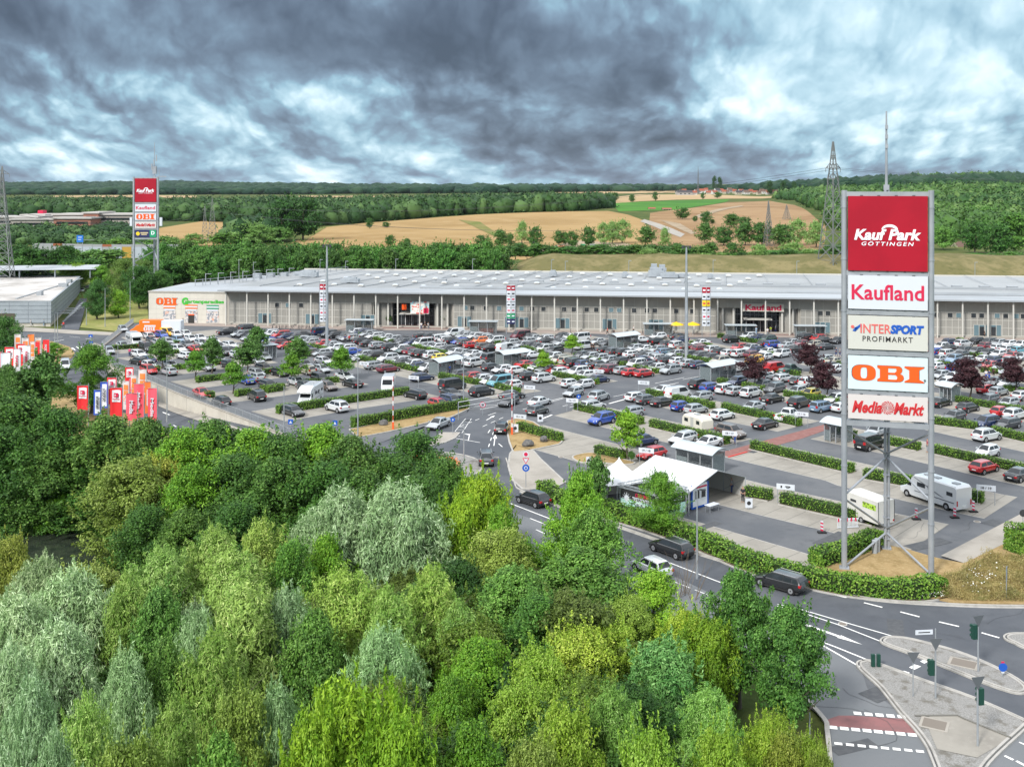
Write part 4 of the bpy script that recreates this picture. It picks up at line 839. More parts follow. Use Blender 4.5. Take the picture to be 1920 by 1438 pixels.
for (x,yb,yt,w,k,t) in ((548,452,368,100,'midC',(.45,.6,.5)),(475,458,417,74,'midC',(.7,.8,.65)),(520,455,428,40,'midC',(.6,.75,.6)),(420,462,438,40,'midB',(1.2,1.2,.8)),(365,462,440,34,'midC',(.7,.8,.6)),(310,470,445,50,'midC',(.7,.8,.6)),(90,505,462,110,'midC',(.6,.75,.5)),(30,500,455,90,'midC',(.55,.7,.5)),(150,520,485,90,'midC',(.75,.9,.6)),(60,540,500,100,'midC',(.6,.8,.5)),(210,500,470,60,'midB',(1.2,1.2,.9)),(225,470,448,40,'midB',(1.3,1.3,.8)),(130,500,470,60,'midB',(1.1,1.2,.8)),(20,520,480,70,'midB',(1,1.1,.8)),
  (340,520,480,50,'midA',(1,1,1)),(315,535,490,40,'midA',(.8,.95,.9)),(345,530,500,30,'midB',(.8,.9,.8)),(180,500,470,50,'midC',(.6,.8,.6)),(1600,462,430,36,'midC',(.6,.8,.5)),(1640,468,440,40,'midB',(.9,1,.8)),(1770,470,428,34,'midC',(.6,.8,.5)),(1828,475,418,40,'midA',(.8,.9,.8)),(1868,480,420,42,'midA',(.8,.9,.8)),(1905,478,405,50,'midB',(1,1.1,.8)),(1840,430,385,70,'midC',(.55,.75,.5)),(1880,495,470,80,'midB',(1,1.1,.8)),(1800,490,478,40,'midB',(.9,1,.8)),(1930,500,478,60,'midB',(.9,1,.8)),(1755,500,480,40,'midA',(.9,1,.8))):
    nn_=max(1,round(w/42))
    for j_ in range(nn_): T_(k if w<90 or k!='midC' else 'midA','woodland_tree',x+(j_-(nn_-1)/2)*w/nn_*.8+rg.uniform(-3,3),yb+rg.uniform(-2,2),yt+(rg.uniform(0,9) if nn_>1 else 0),w/nn_*1.25,'%s tree at the edge of the woods %s'%('large pale green' if w>60 else 'leafy green','left of the hall' if x<600 else 'right of the tall sign'),fn=land,tint=t,group='single trees at the edge of the woods')

# ---- far woods: one mass each
def blob(seed,n=3):
    bm=bmesh.new(); bmesh.ops.create_icosphere(bm,subdivisions=1,radius=1); rng=np.random.default_rng(seed)
    V=np.array([v.co[:] for v in bm.verts]); F=np.array([[v.index for v in f.verts] for f in bm.faces]); bm.free()
    k=rng.uniform(1.5,3.5,(5,3)); ph=rng.uniform(0,6,5); d=1+sum(.09*np.sin(V@k[i]*1.6+ph[i]) for i in range(5))+rng.normal(0,.07,len(V))
    V=V*d[:,None]; V[:,2]=V[:,2]*.85+.55; return V,F
BL=[blob(s) for s in range(6)]
def inpoly(x,y,poly):
    c=False;j=len(poly)-1
    for i in range(len(poly)):
        if (poly[i][1]>y)!=(poly[j][1]>y) and x<(poly[j][0]-poly[i][0])*(y-poly[i][1])/(poly[j][1]-poly[i][1])+poly[i][0]: c=not c
        j=i
    return c
def forest(name,label,poly,n,h,r,m,seed=0,dmin=.9,leafy=0):
    """poly in photo pixels = where the trunks stand"""
    rng=random.Random(seed); xs=[p[0] for p in poly]; ys=[p[1] for p in poly]; V=[];F=[];T=[];o=0; grid={}; tries=0; k=0; LP=[];LN=[];LT=[]
    while k<n and tries<n*12:
        tries+=1; x=rng.uniform(min(xs),max(xs)); y=rng.uniform(min(ys),max(ys))
        if not inpoly(x,y,poly): continue
        X,Y,z=hit(x,y)
        if Y>8600: continue
        rr=r*rng.uniform(.55,1.45)*(1+max(0,Y-900)/3000); hh=h*rng.uniform(.6,1.3)
        c=(int(X//(rr*dmin*1.4)),int(Y//(rr*dmin*1.4)))
        if c in grid: continue
        grid[c]=1; v,f=BL[rng.randrange(6)]; a=rng.uniform(0,6.28); ca,sa=math.cos(a),math.sin(a)
        q=np.stack([(v[:,0]*ca-v[:,1]*sa)*rr+X,(v[:,0]*sa+v[:,1]*ca)*rr+Y,v[:,2]*hh/1.4+z],1); V.append(q);F.append(f+o);o+=len(q);T.append(np.full(len(q),rng.random())); k+=1
        if leafy:
            g=np.random.default_rng(k); ii=g.integers(0,len(q),leafy); d=v[ii]; LP.append(q[ii]+d*0+g.normal(0,rr*.2,(leafy,3))); LN.append(d); LT.append(np.full(leafy,T[-1][0]*.6)+g.uniform(0,.4,leafy))
    V=np.concatenate(V);F=np.concatenate(F);T=np.concatenate(T)
    if leafy:
        lv,lf,lt=leaves(np.concatenate(LP),np.concatenate(LN),r*.33,r*.25,np.random.default_rng(1),.5,tint=np.concatenate(LT))
        q=np.zeros((len(F)*1,4),int); q[:,:3]=F; q[:,3]=F[:,2]  # triangles kept separate below
        a=link(name,leafmesh(name,lv,lf,lt,m)); 
        me=npmesh(name,V,F,[m],smooth=False); at=me.attributes.new('tint','FLOAT','POINT'); at.data.foreach_set('value',T.astype(np.float32))
        b=link('canopy',me,a); tag(a,label,'wood',kind='stuff'); b['kind']='stuff'; return a
    me=npmesh(name,V,F,[m],smooth=False); at=me.attributes.new('tint','FLOAT','POINT'); at.data.foreach_set('value',T.astype(np.float32))
    return tag(link(name,me),label,'wood',kind='stuff')
FM=[leafmat('wood_leaves',(.018,.050,.016),(.038,.085,.022),(.08,.145,.045),nscale=.007,trans=0,spec=.1),leafmat('far_wood_leaves',(.012,.036,.020),(.020,.050,.026),(.032,.066,.034),nscale=.006,trans=0,spec=.05),leafmat('hill_wood_leaves',(.03,.08,.02),(.06,.13,.027),(.115,.195,.055),nscale=.01,trans=0,spec=.1)]
forest('far_forest','far dark forest along the horizon',[(-80,346),(200,345),(330,343),(520,349),(700,352),(1000,355),(1500,357),(2000,352),(2000,362),(1560,362),(1300,358),(1000,362),(520,365),(-80,366)],4200,17,13,FM[1],1)
forest('forest','dark wood on the plain behind the wheat field',[(-80,389),(100,388),(400,388),(560,384),(600,386),(780,385),(1000,382),(1130,384),(1150,390),(1060,397),(960,399),(893,402),(820,407),(690,417),(600,424),(560,420),(400,416),(270,414),(240,410),(-80,410)],4200,13,6.2,FM[0],2,leafy=75)
forest('forest','wood at the left between the factory and the noise barrier',[(-80,425),(240,420),(300,428),(240,452),(330,462),(200,466),(-80,455)],420,5,4.0,FM[0],3,leafy=60)
forest('forest','green wooded hill on the right behind the tall sign',[(1450,372),(1500,378),(1560,400),(1560,425),(1620,440),(1760,455),(1800,440),(1990,460),(1990,340),(1900,338),(1750,340),(1600,352)],3800,12,6.2,FM[2],4,leafy=75)
forest('forest','strip of trees at the foot of the far fields on the left',[(430,430),(520,428),(545,440),(500,455),(430,462)],40,12,6,FM[0],5,leafy=60)
# ---------------------------------------------------------------- lettering
def text(s,size_w,size_h,m,shear=0,bold=0,depth=.03,spacing=1,name='lettering'):
    """flat solid letters centred at the origin in x/z, facing -y"""
    cu=bpy.data.curves.new('t','FONT'); cu.body=s; cu.align_x='CENTER'; cu.align_y='CENTER'; cu.size=1; cu.shear=shear; cu.offset=bold; cu.extrude=.02; cu.space_character=spacing; cu.resolution_u=3
    o=bpy.data.objects.new('t',cu); C.objects.link(o); dg=bpy.context.evaluated_depsgraph_get(); me=bpy.data.meshes.new_from_object(o.evaluated_get(dg)); bpy.data.objects.remove(o); bpy.data.curves.remove(cu)
    V=np.array([v.co[:] for v in me.vertices]); mn,mx=V.min(0),V.max(0); c=(mn+mx)/2; sx=size_w/(mx[0]-mn[0]) if size_w else size_h/(mx[1]-mn[1]); sy=size_h/(mx[1]-mn[1]) if size_h else sx
    W_=np.stack([(V[:,0]-c[0])*sx,-(V[:,2]-mn[2])/max(1e-6,mx[2]-mn[2])*depth,(V[:,1]-c[1])*sy],1)
    me.vertices.foreach_set('co',W_.astype(np.float32).ravel()); me.materials.clear(); me.materials.append(m); me.name=name; me.update(); return me
def glyphs(polys,m,sx,sz,depth=.03,name='lettering',cx=0,cz=0,outline=None):
    """polygons drawn in x,z units, extruded towards -y"""
    b=MB().use(m)
    for q in polys:
        p=[((x-cx)*sx,(z-cz)*sz) for x,z in q]; a=sum(p[i][0]*p[(i+1)%len(p)][1]-p[(i+1)%len(p)][0]*p[i][1] for i in range(len(p)))
        if a<0: p=p[::-1]
        n=len(p); b.add([(x,-depth,z) for x,z in p]+[(x,0,z) for x,z in p],[tuple(range(n))]+[(i,n+i,n+(i+1)%n,(i+1)%n) for i in range(n)])
    return b.mesh(name)
def ell(cx,cz,rx,rz,n=20,a0=0,a1=2*PI): return [(cx+rx*math.cos(a0+(a1-a0)*i/n),cz+rz*math.sin(a0+(a1-a0)*i/n)) for i in range(n+(0 if abs(a1-a0-2*PI)<1e-6 else 1))]
def slab_obi():
    """the three slab-serif letters, 10 wide by 4 high"""
    P=[]
    n=28  # O as quads between two outlines
    o=[]; 
    def sup(rx,rz,e,t): c,s_=math.cos(t),math.sin(t); return rx*abs(c)**(2/e)*(1 if c>0 else -1),rz*abs(s_)**(2/e)*(1 if s_>0 else -1)
    for i in range(n):
        a,b_=2*PI*i/n,2*PI*(i+1)/n; A=sup(1.62,2,2.8,a);B=sup(1.62,2,2.8,b_);c=sup(.48,1.45,3.2,b_);d=sup(.48,1.45,3.2,a)
        P.append([(1.65+A[0],2+A[1]),(1.65+B[0],2+B[1]),(1.65+c[0],2+c[1]),(1.65+d[0],2+d[1])])
    x=3.5
    P+=[[(x,4),(x+2.4,4),(x+2.4,3.45),(x,3.45)],[(x,0),(x+2.6,0),(x+2.6,.55),(x,.55)],[(x,4),(x+.35,3.2),(x+1.35,3.2),(x+1.4,4)][:0] or [(x+.35,.55),(x+1.45,.55),(x+1.45,3.45),(x+.35,3.45)],
        [(x,3.45),(x+.35,3.1),(x+.35,3.45)],[(x,.55),(x+.35,.9),(x+.35,.55)],[(x+1.45,1.8),(x+2.5,1.8),(x+2.5,2.3),(x+1.45,2.3)]]
    for c,z0,z1,w in ((2.4,1.95,4,.95),(2.5,0,2.12,1.05)):
        m_=8; zc=(z0+z1)/2; rz=(z1-z0)/2
        for i in range(m_):
            a,b_=-PI/2+PI*i/m_,-PI/2+PI*(i+1)/m_
            P.append([(x+c+w*math.cos(a)**.6 if math.cos(a)>0 else x+c,zc+rz*math.sin(a)),(x+c+(w*math.cos(b_)**.6 if math.cos(b_)>1e-6 else 0),zc+rz*math.sin(b_)),(x+c+(.18*math.cos(b_) if math.cos(b_)>1e-6 else 0),zc+(rz-.52)*math.sin(b_)),(x+c+.18*max(0,math.cos(a)),zc+(rz-.52)*math.sin(a))])
    x=7.15
    P+=[[(x+.0,0),(x+2.6,0),(x+2.6,.25),(x+1.95,.85),(x+.65,.85),(x,.25)],[(x,4),(x,3.75),(x+.65,3.15),(x+1.95,3.15),(x+2.6,3.75),(x+2.6,4)],[(x+.65,.85),(x+1.95,.85),(x+1.95,3.15),(x+.65,3.15)]]
    return P
INK=dict(red=mat('sign_red',(.36,.006,.022),.45,noise=(.25,(.32,.005,.02),.4,.6)),wh=mat('sign_white',(.57,.60,.65),.5),crm=mat('sign_cream',(.53,.53,.49),.5),pale=mat('sign_pale_blue',(.56,.65,.68),.5),pk=mat('sign_pinkish_white',(.57,.53,.52),.5),
 lred=mat('letter_red',(.56,.02,.07),.5),dred=mat('letter_deep_red',(.50,.025,.03),.5),org=mat('letter_orange',(.86,.10,.012),.5),blk=mat('letter_black',(.03,.03,.032),.5),blue=mat('letter_blue',(.015,.09,.42),.5),lw=mat('letter_white',(.80,.84,.90),.5),
 orng=mat('sign_orange',(.80,.18,.03),.55),grn=mat('sign_green',(.02,.28,.13),.5),navy=mat('sign_navy',(.025,.03,.10),.5),yel=mat('sign_yellow',(.70,.52,.03),.5),lgrn=mat('letter_green',(.06,.40,.05),.5),rimb=mat('panel_rim',(.09,.10,.11),.5))
def swirl(m,r):
    P=[]
    for k in range(14):
        a=2*PI*k/14; q=[]
        for j in range(6): t=j/5; q.append((r*(.12+.88*t)*math.cos(a+t*1.0),r*(.12+.88*t)*math.sin(a+t*1.0)))
        for j in range(5,-1,-1): t=j/5; w=.06+.20*t; q.append((r*(.12+.88*t)*math.cos(a+t*1.0+w),r*(.12+.88*t)*math.sin(a+t*1.0+w)))
        P+= [[q[i],q[i+1],q[10-i],q[11-i]] for i in range(5)]
    return glyphs(P,m,1,1,.03)
def logo_park(parent,cx,cz,w,y=-.06):
    """white italic word mark with the bow over its middle"""
    a=link('lettering',text('Kauf',w*.50,w*.18,INK['lw'],shear=.22,bold=.035),parent,(cx-w*.265,y,cz-w*.018)); a2=link('lettering',text('Park',w*.50,w*.18,INK['lw'],shear=.22,bold=.035),parent,(cx+w*.262,y,cz-w*.018))
    b=MB().use(INK['lw']); P=[]
    for i in range(15):
        t=PI*.97-PI*1.12*i/14; P.append((cx+w*.03+w*.115*math.cos(t),cz+w*.055+w*.072*math.sin(t)))
    secs=[]
    for i,(x,z) in enumerate(P):
        th=w*.014*(.6+1.0*math.sin(PI*i/14)); d=Vector(P[min(i+1,14)])-Vector(P[max(i-1,0)]); d.normalize(); n=Vector((-d.y,d.x))*th
        secs.append([(x+n.x,y-.03,z+n.y),(x-n.x,y-.03,z-n.y),(x-n.x,y,z-n.y),(x+n.x,y,z+n.y)])
    b.ring(secs); b.build('logo_bow',parent)
    link('lettering',text('GÖTTINGEN',w*.80,w*.075,INK['lw'],shear=.2,bold=.012,spacing=1.35),parent,(cx,y,cz-w*.16))
# ---------------------------------------------------------------- the tall sign towers
GAL=mat('tower_steel',(.36,.38,.41),.5,metal=.35,noise=(.5,(.28,.30,.33),.35,.7),n2=(4,(.42,.44,.47),.5,.8,.6,1),spec=.4)
def sign_tower(L,Rr,B,ztop,panels,label,rpost,mast=None,zb=0.0,braces=(),near=True):
    """L, Rr front posts, B rear post (x,y). Built in a frame with x along the front face, origin half way between the front posts"""
    mx,my=(L[0]+Rr[0])/2,(L[1]+Rr[1])/2; a=math.atan2(Rr[1]-L[1],Rr[0]-L[0]); w=math.dist(L,Rr); ca,sa=math.cos(-a),math.sin(-a)
    bx,by=(B[0]-mx)*ca-(B[1]-my)*sa,(B[0]-mx)*sa+(B[1]-my)*ca
    t=thing('sign_tower',(mx,my,zb),label,'sign tower',rz=a); zt=ztop-zb; h=w/2
    for x,y in ((-h,0),(h,0),(bx,by)):
        b=MB().use(GAL)
        if x==bx and near: # rear post made of a lattice of tubes
            for q in range(3): b.tube((x+.2*math.cos(q*2.09),y+.2*math.sin(q*2.09),0),(x+.2*math.cos(q*2.09),y+.2*math.sin(q*2.09),zt),.13,n=10)
            for k in range(int(zt/2)): b.box(x-.3,x+.3,y-.3,y+.3,1+k*2,1.07+k*2)
        else:
            b.tube((x,y,0),(x,y,zt),rpost,n=16)
            for k in range(1,int(zt/4.6)+1): b.tube((x,y,k*4.6),(x,y,k*4.6+.10),rpost*1.18,n=16)
        b.box(x-rpost*1.7,x+rpost*1.7,y-rpost*1.7,y+rpost*1.7,-.1,.22); b.build('post',t,smooth=False)
    zs=[]
    for (z0,z1,pm,draw) in panels:
        z0-=zb; z1-=zb; zs+=[z0,z1]
        pn=MB().use(INK[pm]).box(-h+rpost*1.25,h-rpost*1.25,-.32,.0,z0,z1); pn.use(INK['rimb']).box(-h+rpost*1.15,h-rpost*1.15,-.02,.12,z0-.08,z1+.08)
        for k in range(9): xk=-h*.8+k*h*.2; pn.box(xk-.12,xk+.12,-.28,.0,z1,z1+.09) if k%2 else pn.box(xk-.1,xk+.1,-.25,.0,z0-.09,z0)
        p=pn.build('sign_panel',t); draw(p,(z0+z1)/2,z1-z0,2*(h-rpost*1.25))
    gaps=[zt-.35]+[ (zs[2*i]+zs[2*i+3])/2 for i in range(len(panels)-1)]+[zs[-2]-.45]
    for z in gaps:
        b=MB().use(GAL); e=.22
        b.box(-h,h,-.16,.16,z-e,z+e)
        b.bar((-h,0,z),(bx,by,z),.22,.36); b.bar((h,0,z),(bx,by,z),.22,.36); b.build('crossbeam',t)
    for (p,q) in braces:
        f=lambda c:{'L':(-h,0),'R':(h,0),'B':(bx,by)}[c]
        b=MB().use(GAL); b.tube((*f(p[0]),p[1]-zb),(*f(q[0]),q[1]-zb),.10 if near else .16,n=8); b.build('brace',t)
    if mast:
        b=MB().use(GAL).tube((bx,by,zt),(bx,by,mast-zb),.14 if near else .12,.07,8); b.box(bx-.25,bx+.25,by-.2,by+.2,zt,zt+.5)
        for k in range(3): b.box(bx-.12,bx+.14,by-.2,by-.1,mast-zb-1.7-k*.9,mast-zb-1.3-k*.9)
        b.build('mast',t)
    return t,h,bx,by,zt
def d_park(p,zc,hh,w): logo_park(p,0,zc,w*.82,-.33)
def d_kl(p,zc,hh,w): link('lettering',text('Kaufland',w*.91,hh*.46,INK['lred'],bold=.02,spacing=1.02),p,(0,-.325,zc+.02))
def d_is(p,zc,hh,w):
    b=MB().use(mat('letter_soft_red',(.62,.12,.11),.5)); link('lettering',text('INTER',w*.385,hh*.27,mat('letter_soft_red'),bold=.012),p,(-w*.15,-.325,zc+hh*.12)); link('lettering',text('SPORT',w*.42,hh*.27,INK['blue'],bold=.06,shear=.15),p,(w*.245,-.325,zc+hh*.12))
    link('lettering',text('PROFIMARKT',w*.63,hh*.16,INK['blk'],bold=.004,spacing=1.2),p,(0,-.325,zc-hh*.18))
    s=w/10; link('logo_mark',glyphs([ell(-4.42,0,.22,.22,14)],mat('letter_soft_red'),s,s,.03,cz=-zc/s-hh/s*.16),p,(0,-.325,0))
    link('logo_mark',glyphs([[(-4.45,-.52),(-4.1,-.62),(-3.7,-.05),(-4.15,-.1),(-4.3,-.35)],[(-4.1,-.62),(-3.95,-.5),(-3.45,.05),(-3.45,.38),(-3.75,.14),(-4.15,-.1)]],INK['blue'],s,s,.03,cz=-zc/s-hh/s*.16),p,(0,-.325,0))
def d_obi(p,zc,hh,w):
    s=w*.90/9.75; z=hh*.46/4
    g=glyphs(slab_obi(),INK['blk'],s*1.02,z*1.05,.02,cx=4.87,cz=2); link('lettering_outline',g,p,(0,-.322,zc)); link('lettering',glyphs(slab_obi(),INK['org'],s,z,.03,cx=4.87,cz=2),p,(0,-.34,zc))
    link('lettering',text('®',None,hh*.07,INK['blk']),p,(w*.465,-.325,zc-hh*.16))
def d_mm(p,zc,hh,w):
    link('lettering',text('Media',w*.38,hh*.50,INK['dred'],shear=.3,bold=.035),p,(-w*.26,-.325,zc)); link('lettering',text('Markt',w*.38,hh*.50,INK['dred'],shear=.3,bold=.035),p,(w*.265,-.325,zc)); link('logo_swirl',swirl(INK['dred'],hh*.27),p,(0,-.325,zc+.03))
L1,R1,B1=G(1583,1067),G(1746,1082),G(1662,1030)
Yf=(L1[1]+R1[1])/2; zz=lambda y:zat(y,Yf)
sign_tower(L1,R1,B1,zz(357),[(zz(508),zz(368),'red',d_park),(zz(580),zz(517),'wh',d_kl),(zz(655.5),zz(592.5),'crm',d_is),(zz(731),zz(668),'pale',d_obi),(zz(786.5),zz(741),'pk',d_mm)],
 'very tall triangular sign tower on round steel posts at the right, red panel on top',.25,mast=zat(209,B1[1]),
 braces=[(('L',12.6),('B',9.0)),(('R',12.6),('B',9.0)),(('L',6.6),('B',8.7)),(('R',6.6),('B',8.7)),(('L',6.3),('B',2.0)),(('R',6.1),('B',2.0)),(('L',.2),('B',1.6)),(('R',.2),('B',1.6))])
Y2=330; X2=lambda x:(x-960)*Y2/FP; z2=lambda y:zat(y,Y2)
def d_two(p,zc,hh,w):
    link('sign_field',MB().use(INK['grn']).box(w*.20,w*.5,-.345,-.32,zc-hh/2,zc+hh/2).mesh('sign_field'),p); link('lettering',text('D',None,hh*.5,INK['lw'],bold=.03),p,(w*.35,-.35,zc+hh*.1)); link('lettering',text('SATURDAY',w*.36,hh*.18,INK['lw']) if 0 else text('MODE HAUS',w*.36,hh*.16,INK['yel']),p,(-w*.04,-.33,zc)) if 0 else None
    link('logo_mark',glyphs([ell(-w*.36,zc,hh*.27,hh*.27,16)],INK['yel'],1,1,.02),p,(0,-.33,0)); link('lettering_bars',MB().use(mat('sign_beige',(.5,.42,.25),.6)).box(-w*.24,w*.12,-.335,-.32,zc+.05,zc+hh*.2).box(-w*.2,w*.06,-.335,-.32,zc-hh*.2,zc-.1).mesh('lettering_bars'),p)
def d_obi2(p,zc,hh,w): link('lettering',glyphs(slab_obi(),INK['org'],w*.88/9.75,hh*.78/4,.03,cx=4.87,cz=2),p,(0,-.34,zc))
def d_mm2(p,zc,hh,w): d_mm(p,zc,hh,w)
tw,h2,bx2,by2,zt2=sign_tower((X2(251),Y2),(X2(296),Y2),(X2(277),Y2+6.2),z2(332),[(z2(379),z2(335),'red',d_park),(z2(397),z2(383),'wh',d_kl),(z2(413),z2(400),'wh',d_obi2),(z2(428),z2(416),'pk',d_mm2),(z2(445),z2(431.5),'navy',d_two)],
 'distant triangular sign tower above the trees at the left with antennas on top',.35,mast=z2(266),zb=1,near=False,
 braces=[(('L',18),('B',14.5)),(('R',18),('B',14.5)),(('L',11),('B',14)),(('R',11),('B',14)),(('L',10.5),('B',6.5)),(('R',10.5),('B',6.5))])
b=MB().use(GAL)
for k in range(3): b.box(bx2-.9+k*.7,bx2-.6+k*.7,by2-.3,by2,zt2+2.2+k*1.4,zt2+4.2+k*1.4)
b.box(bx2-.5,bx2+.6,by2-.4,by2+.4,zt2+1,zt2+3.4); b.bar((h2,0,zt2+.1),(h2+2.6,0,zt2+.1),.3); b.tube((h2+.4,0,zt2),(h2+.4,0,zt2+2),.08,n=6); b.build('antenna',tw)
for s in (-1,1): MB().use(INK['wh']).box(s*(h2+.9)-.35,s*(h2+.9)+.35,-.1,.5,z2(424)-1,z2(408)-1).build('side_sign',tw)

# ---------------------------------------------------------------- the long hall
BA=Vector(G(430,608)); BE=Vector(G(1920,634.5)); bdir=(BE-BA).normalized(); BANG=math.atan2(bdir.y,bdir.x)
def s_of(px):   # distance along the facade of photo column px
    k=(px-960)/FP; # solve (BA+ s d).x = k*(BA+s d).y
    return (k*BA.y-BA.x)/(bdir.x-k*bdir.y)
def zb(y,s,dep=0):
    Y=(BA+bdir*s).y+dep; return zat(y,Y)
HALL=thing('shopping_hall',(BA.x,BA.y,0),'very long low shopping hall with pale panelled front and flat grey roof','building',rz=BANG)
WALLM=mat('beige_wall_panels',(.37,.35,.31),.7,noise=(.12,(.32,.303,.27),.4,.7),n2=(1.5,(.41,.39,.35),.5,.8,.5,1)); PANM=mat('grey_mesh_panels',(.29,.282,.258),.7,noise=(.3,(.25,.243,.222),.4,.7)); CREAM=mat('cream_panel',(.56,.53,.465),.75,noise=(.25,(.50,.47,.41),.4,.7)); MULL=mat('pale_mullion',(.50,.485,.445),.6)
ROOF=mat('grey_roofing',(.31,.325,.335),.75,noise=(.03,(.24,.255,.265),.4,.62),n2=(.3,(.37,.385,.39),.5,.75,.6,1),stretch=(.5,1.6,1)); ROOFW=mat('pale_roof_sheet',(.36,.385,.41),.6,noise=(.05,(.29,.31,.33),.4,.65)); GLASS=mat('dark_glass',(.03,.035,.04),.12,spec=.6); GLB=mat('blue_glass',(.12,.19,.22),.15,spec=.6); DARK=mat('dark_interior',(.035,.034,.032),.8)
SL=s_of(2330); e1=(s_of(697),s_of(850)); e2=(s_of(1343),s_of(1500)); HZ=8.1
def hp(b,name,parent=HALL): return b.build(name,parent)
b=MB().use(WALLM)
for a,c in ((0,e1[0]),(e1[1],e2[0]),(e2[1],SL)): b.box(a,c,0,.4,0,HZ)
for a,c in (e1,e2): b.box(a,c,0,.4,5.9,HZ); b.box(a-.01,a+.4,.4,5,0,5.9); b.box(c-.4,c+.01,.4,5,0,5.9)
b.box(-1,0,.4,62,0,HZ); b.box(SL-.4,SL,.4,62,0,HZ); b.box(0,SL,61.6,62,0,HZ); hp(b,'wall')
b=MB().use(PANM); 
for a,c in ((0,e1[0]),(e1[1],e2[0]),(e2[1],SL)): b.box(a+.15,c-.15,-.06,-.005,.55,5.7)
for a,c in (e1,e2): b.use(DARK).box(a+.4,c-.4,4.95,5.0,0,5.9); b.use(PANM).box(a+.4,a+(c-a)*.24,1.2,1.3,.1,5.9).box(c-(c-a)*.24,c-.4,1.2,1.3,.1,5.9)
hp(b,'wall_panels')
nb=int(SL/5.42); sp=5.42
b=MB().use(MULL)
for k in range(nb*4+1):
    s=k*sp/4
    if any(a-.1<s<c+.1 for a,c in (e1,e2)) : continue
    b.box(s-.05,s+.05,-.12,-.06,.5,5.75)
for z in (.5,2.2,3.95,5.7):
    for a,c in ((0,e1[0]),(e1[1],e2[0]),(e2[1],SL)): b.box(a+.1,c-.1,-.125,-.065,z-.06,z+.06)
for k in range(nb*2+1):
    s=k*sp/2; b.box(s-.025,s+.025,-.03,-.004,5.8,HZ)
hp(b,'mullions')
# columns in front, eaves beam and roof
for k in range(min(nb+1,99)):
    s=.2+k*sp; c=MB().use(MULL).box(s-.15,s+.15,-2.75,-2.45,0,8.45); c.bar((s,-2.6,8.3),(s,0,8.6),.14,.24); hp(c,'column')
hp(MB().use(WALLM).box(0,SL,-1.0,-.005,-.0,.45),'plinth') 
b=MB().use(ROOFW).box(-1.5,SL,-3.4,-.3,8.62,8.78); b.use(M['gmetal']).box(-1.6,SL,-3.55,-3.4,8.5,8.84); b.use(ROOFW).box(-1.5,SL,-.3,9,8.5,8.62); hp(b,'canopy_roof')
b=MB().use(ROOF).add([(-1.5,8.95,8.63),(SL,8.95,8.63),(SL,62,8.9),(-1.5,62,8.9)],[(0,1,2,3)]); b.use(ROOFW)
s0=s_of(770)
b.box(s0,SL,9.5,9.9,8.7,9.25); b.use(M['gmetal']).box(s0,SL,24,24.25,8.8,9.25); b.use(MULL).box(-1.5,SL,61.7,62.1,8.5,9.25); b.use(M['gmetal'])
for k in range(9): x=4+k*9; b.bar((x,10,8.75),(x+14,60,9.34),.22,.14)
for k in range(16): x=s0+k*11; b.bar((x,25,8.95),(x+2,60,9.36),.12,.1)
hp(b,'roof')
rr=random.Random(8)
for k in range(70):
    dx=(k%14)*1.0; row=k//14; s=14+(k%14)*8.2+row*3.3+rr.uniform(-.4,.4); y=13+row*9.5+(k%2)*1.6
    if s>SL-2: continue
    q=MB().use(MULL).box(-.9,.9,-.9,.9,-.1,.35); q.use(mat('skylight',(.46,.50,.54),.25,spec=.5)).lathe([(1.0,.35),(.85,.62),(.5,.82),(.01,.9)],10); o_=q.build('skylight',HALL,loc=(s,y,8.65+y*.0115)); o_.scale=(.8,.8,.5)
for k in range(26):
    s=s0+2+k*6.6; q=MB().use(M['gmetal']).box(-1.2,1.2,-.7,.7,-.1,.42); q.use(ROOFW).box(-1.25,1.25,-.75,.75,.42,.5); q.build('roof_hatch',HALL,loc=(s,27+rr.uniform(-1,2),8.95))
for (px,dy,w_,h_) in ((1185,48,2.2,2.4),(1196,50,1.2,3.2),(1178,50,1.2,3.4),(1215,46,2.4,1.4),(960,46,1,1.6),(1118,46,.9,1.4),(1306,46,.8,1.1),(596,20,2.4,1.2),(460,36,2.6,1.6),(1245,48,1.5,1)):
    q=MB().use(M['metal']).box(-w_,w_,-1,1,-.1,h_*.7).box(-w_*.7,w_*.7,-.7,.7,h_*.7,h_); q.build('roof_vent',HALL,loc=(s_of(px)+(dy*.12),dy,9.1))
# windows
def win(s,z,w,h,m=GLASS,name='window'):
    q=MB().use(MULL).box(s-w/2-.08,s+w/2+.08,-.2,-.13,z-.08,z+h+.08); f=q.build(name,HALL); g=MB().use(m).box(s-w/2,s+w/2,-.23,-.202,z,z+h); g.build('pane',f)
for px in (886,911,936,978,998,1019,1058,1076,1100,1118,1146,1161,1189,1213,1228,1268,1298,1538,1552,1756,1781,1797,1825,1840,1869,1885,1905,1918,873,520,540,565):
    win(s_of(px),4.5,1.05,1.0,GLASS if (px*7)%3 else GLB)
for px in (497,586,960,978,1055,1143,1230,1542,1840,690,871,1862):
    s=s_of(px); q=MB().use(GLB).box(s-1.7,s+1.7,-.22,-.13,.5,2.9); q.use(MULL)
    for d in (-1.72,-.55,.6,1.7): q.box(s+d-.05,s+d+.05,-.26,-.22,.5,2.95)
    q.box(s-1.75,s+1.75,-.26,-.22,2.9,3.0); q.use(GLASS).box(s-.5,s+.55,-.235,-.222,.5,2.5); q.build('glass_door',HALL)
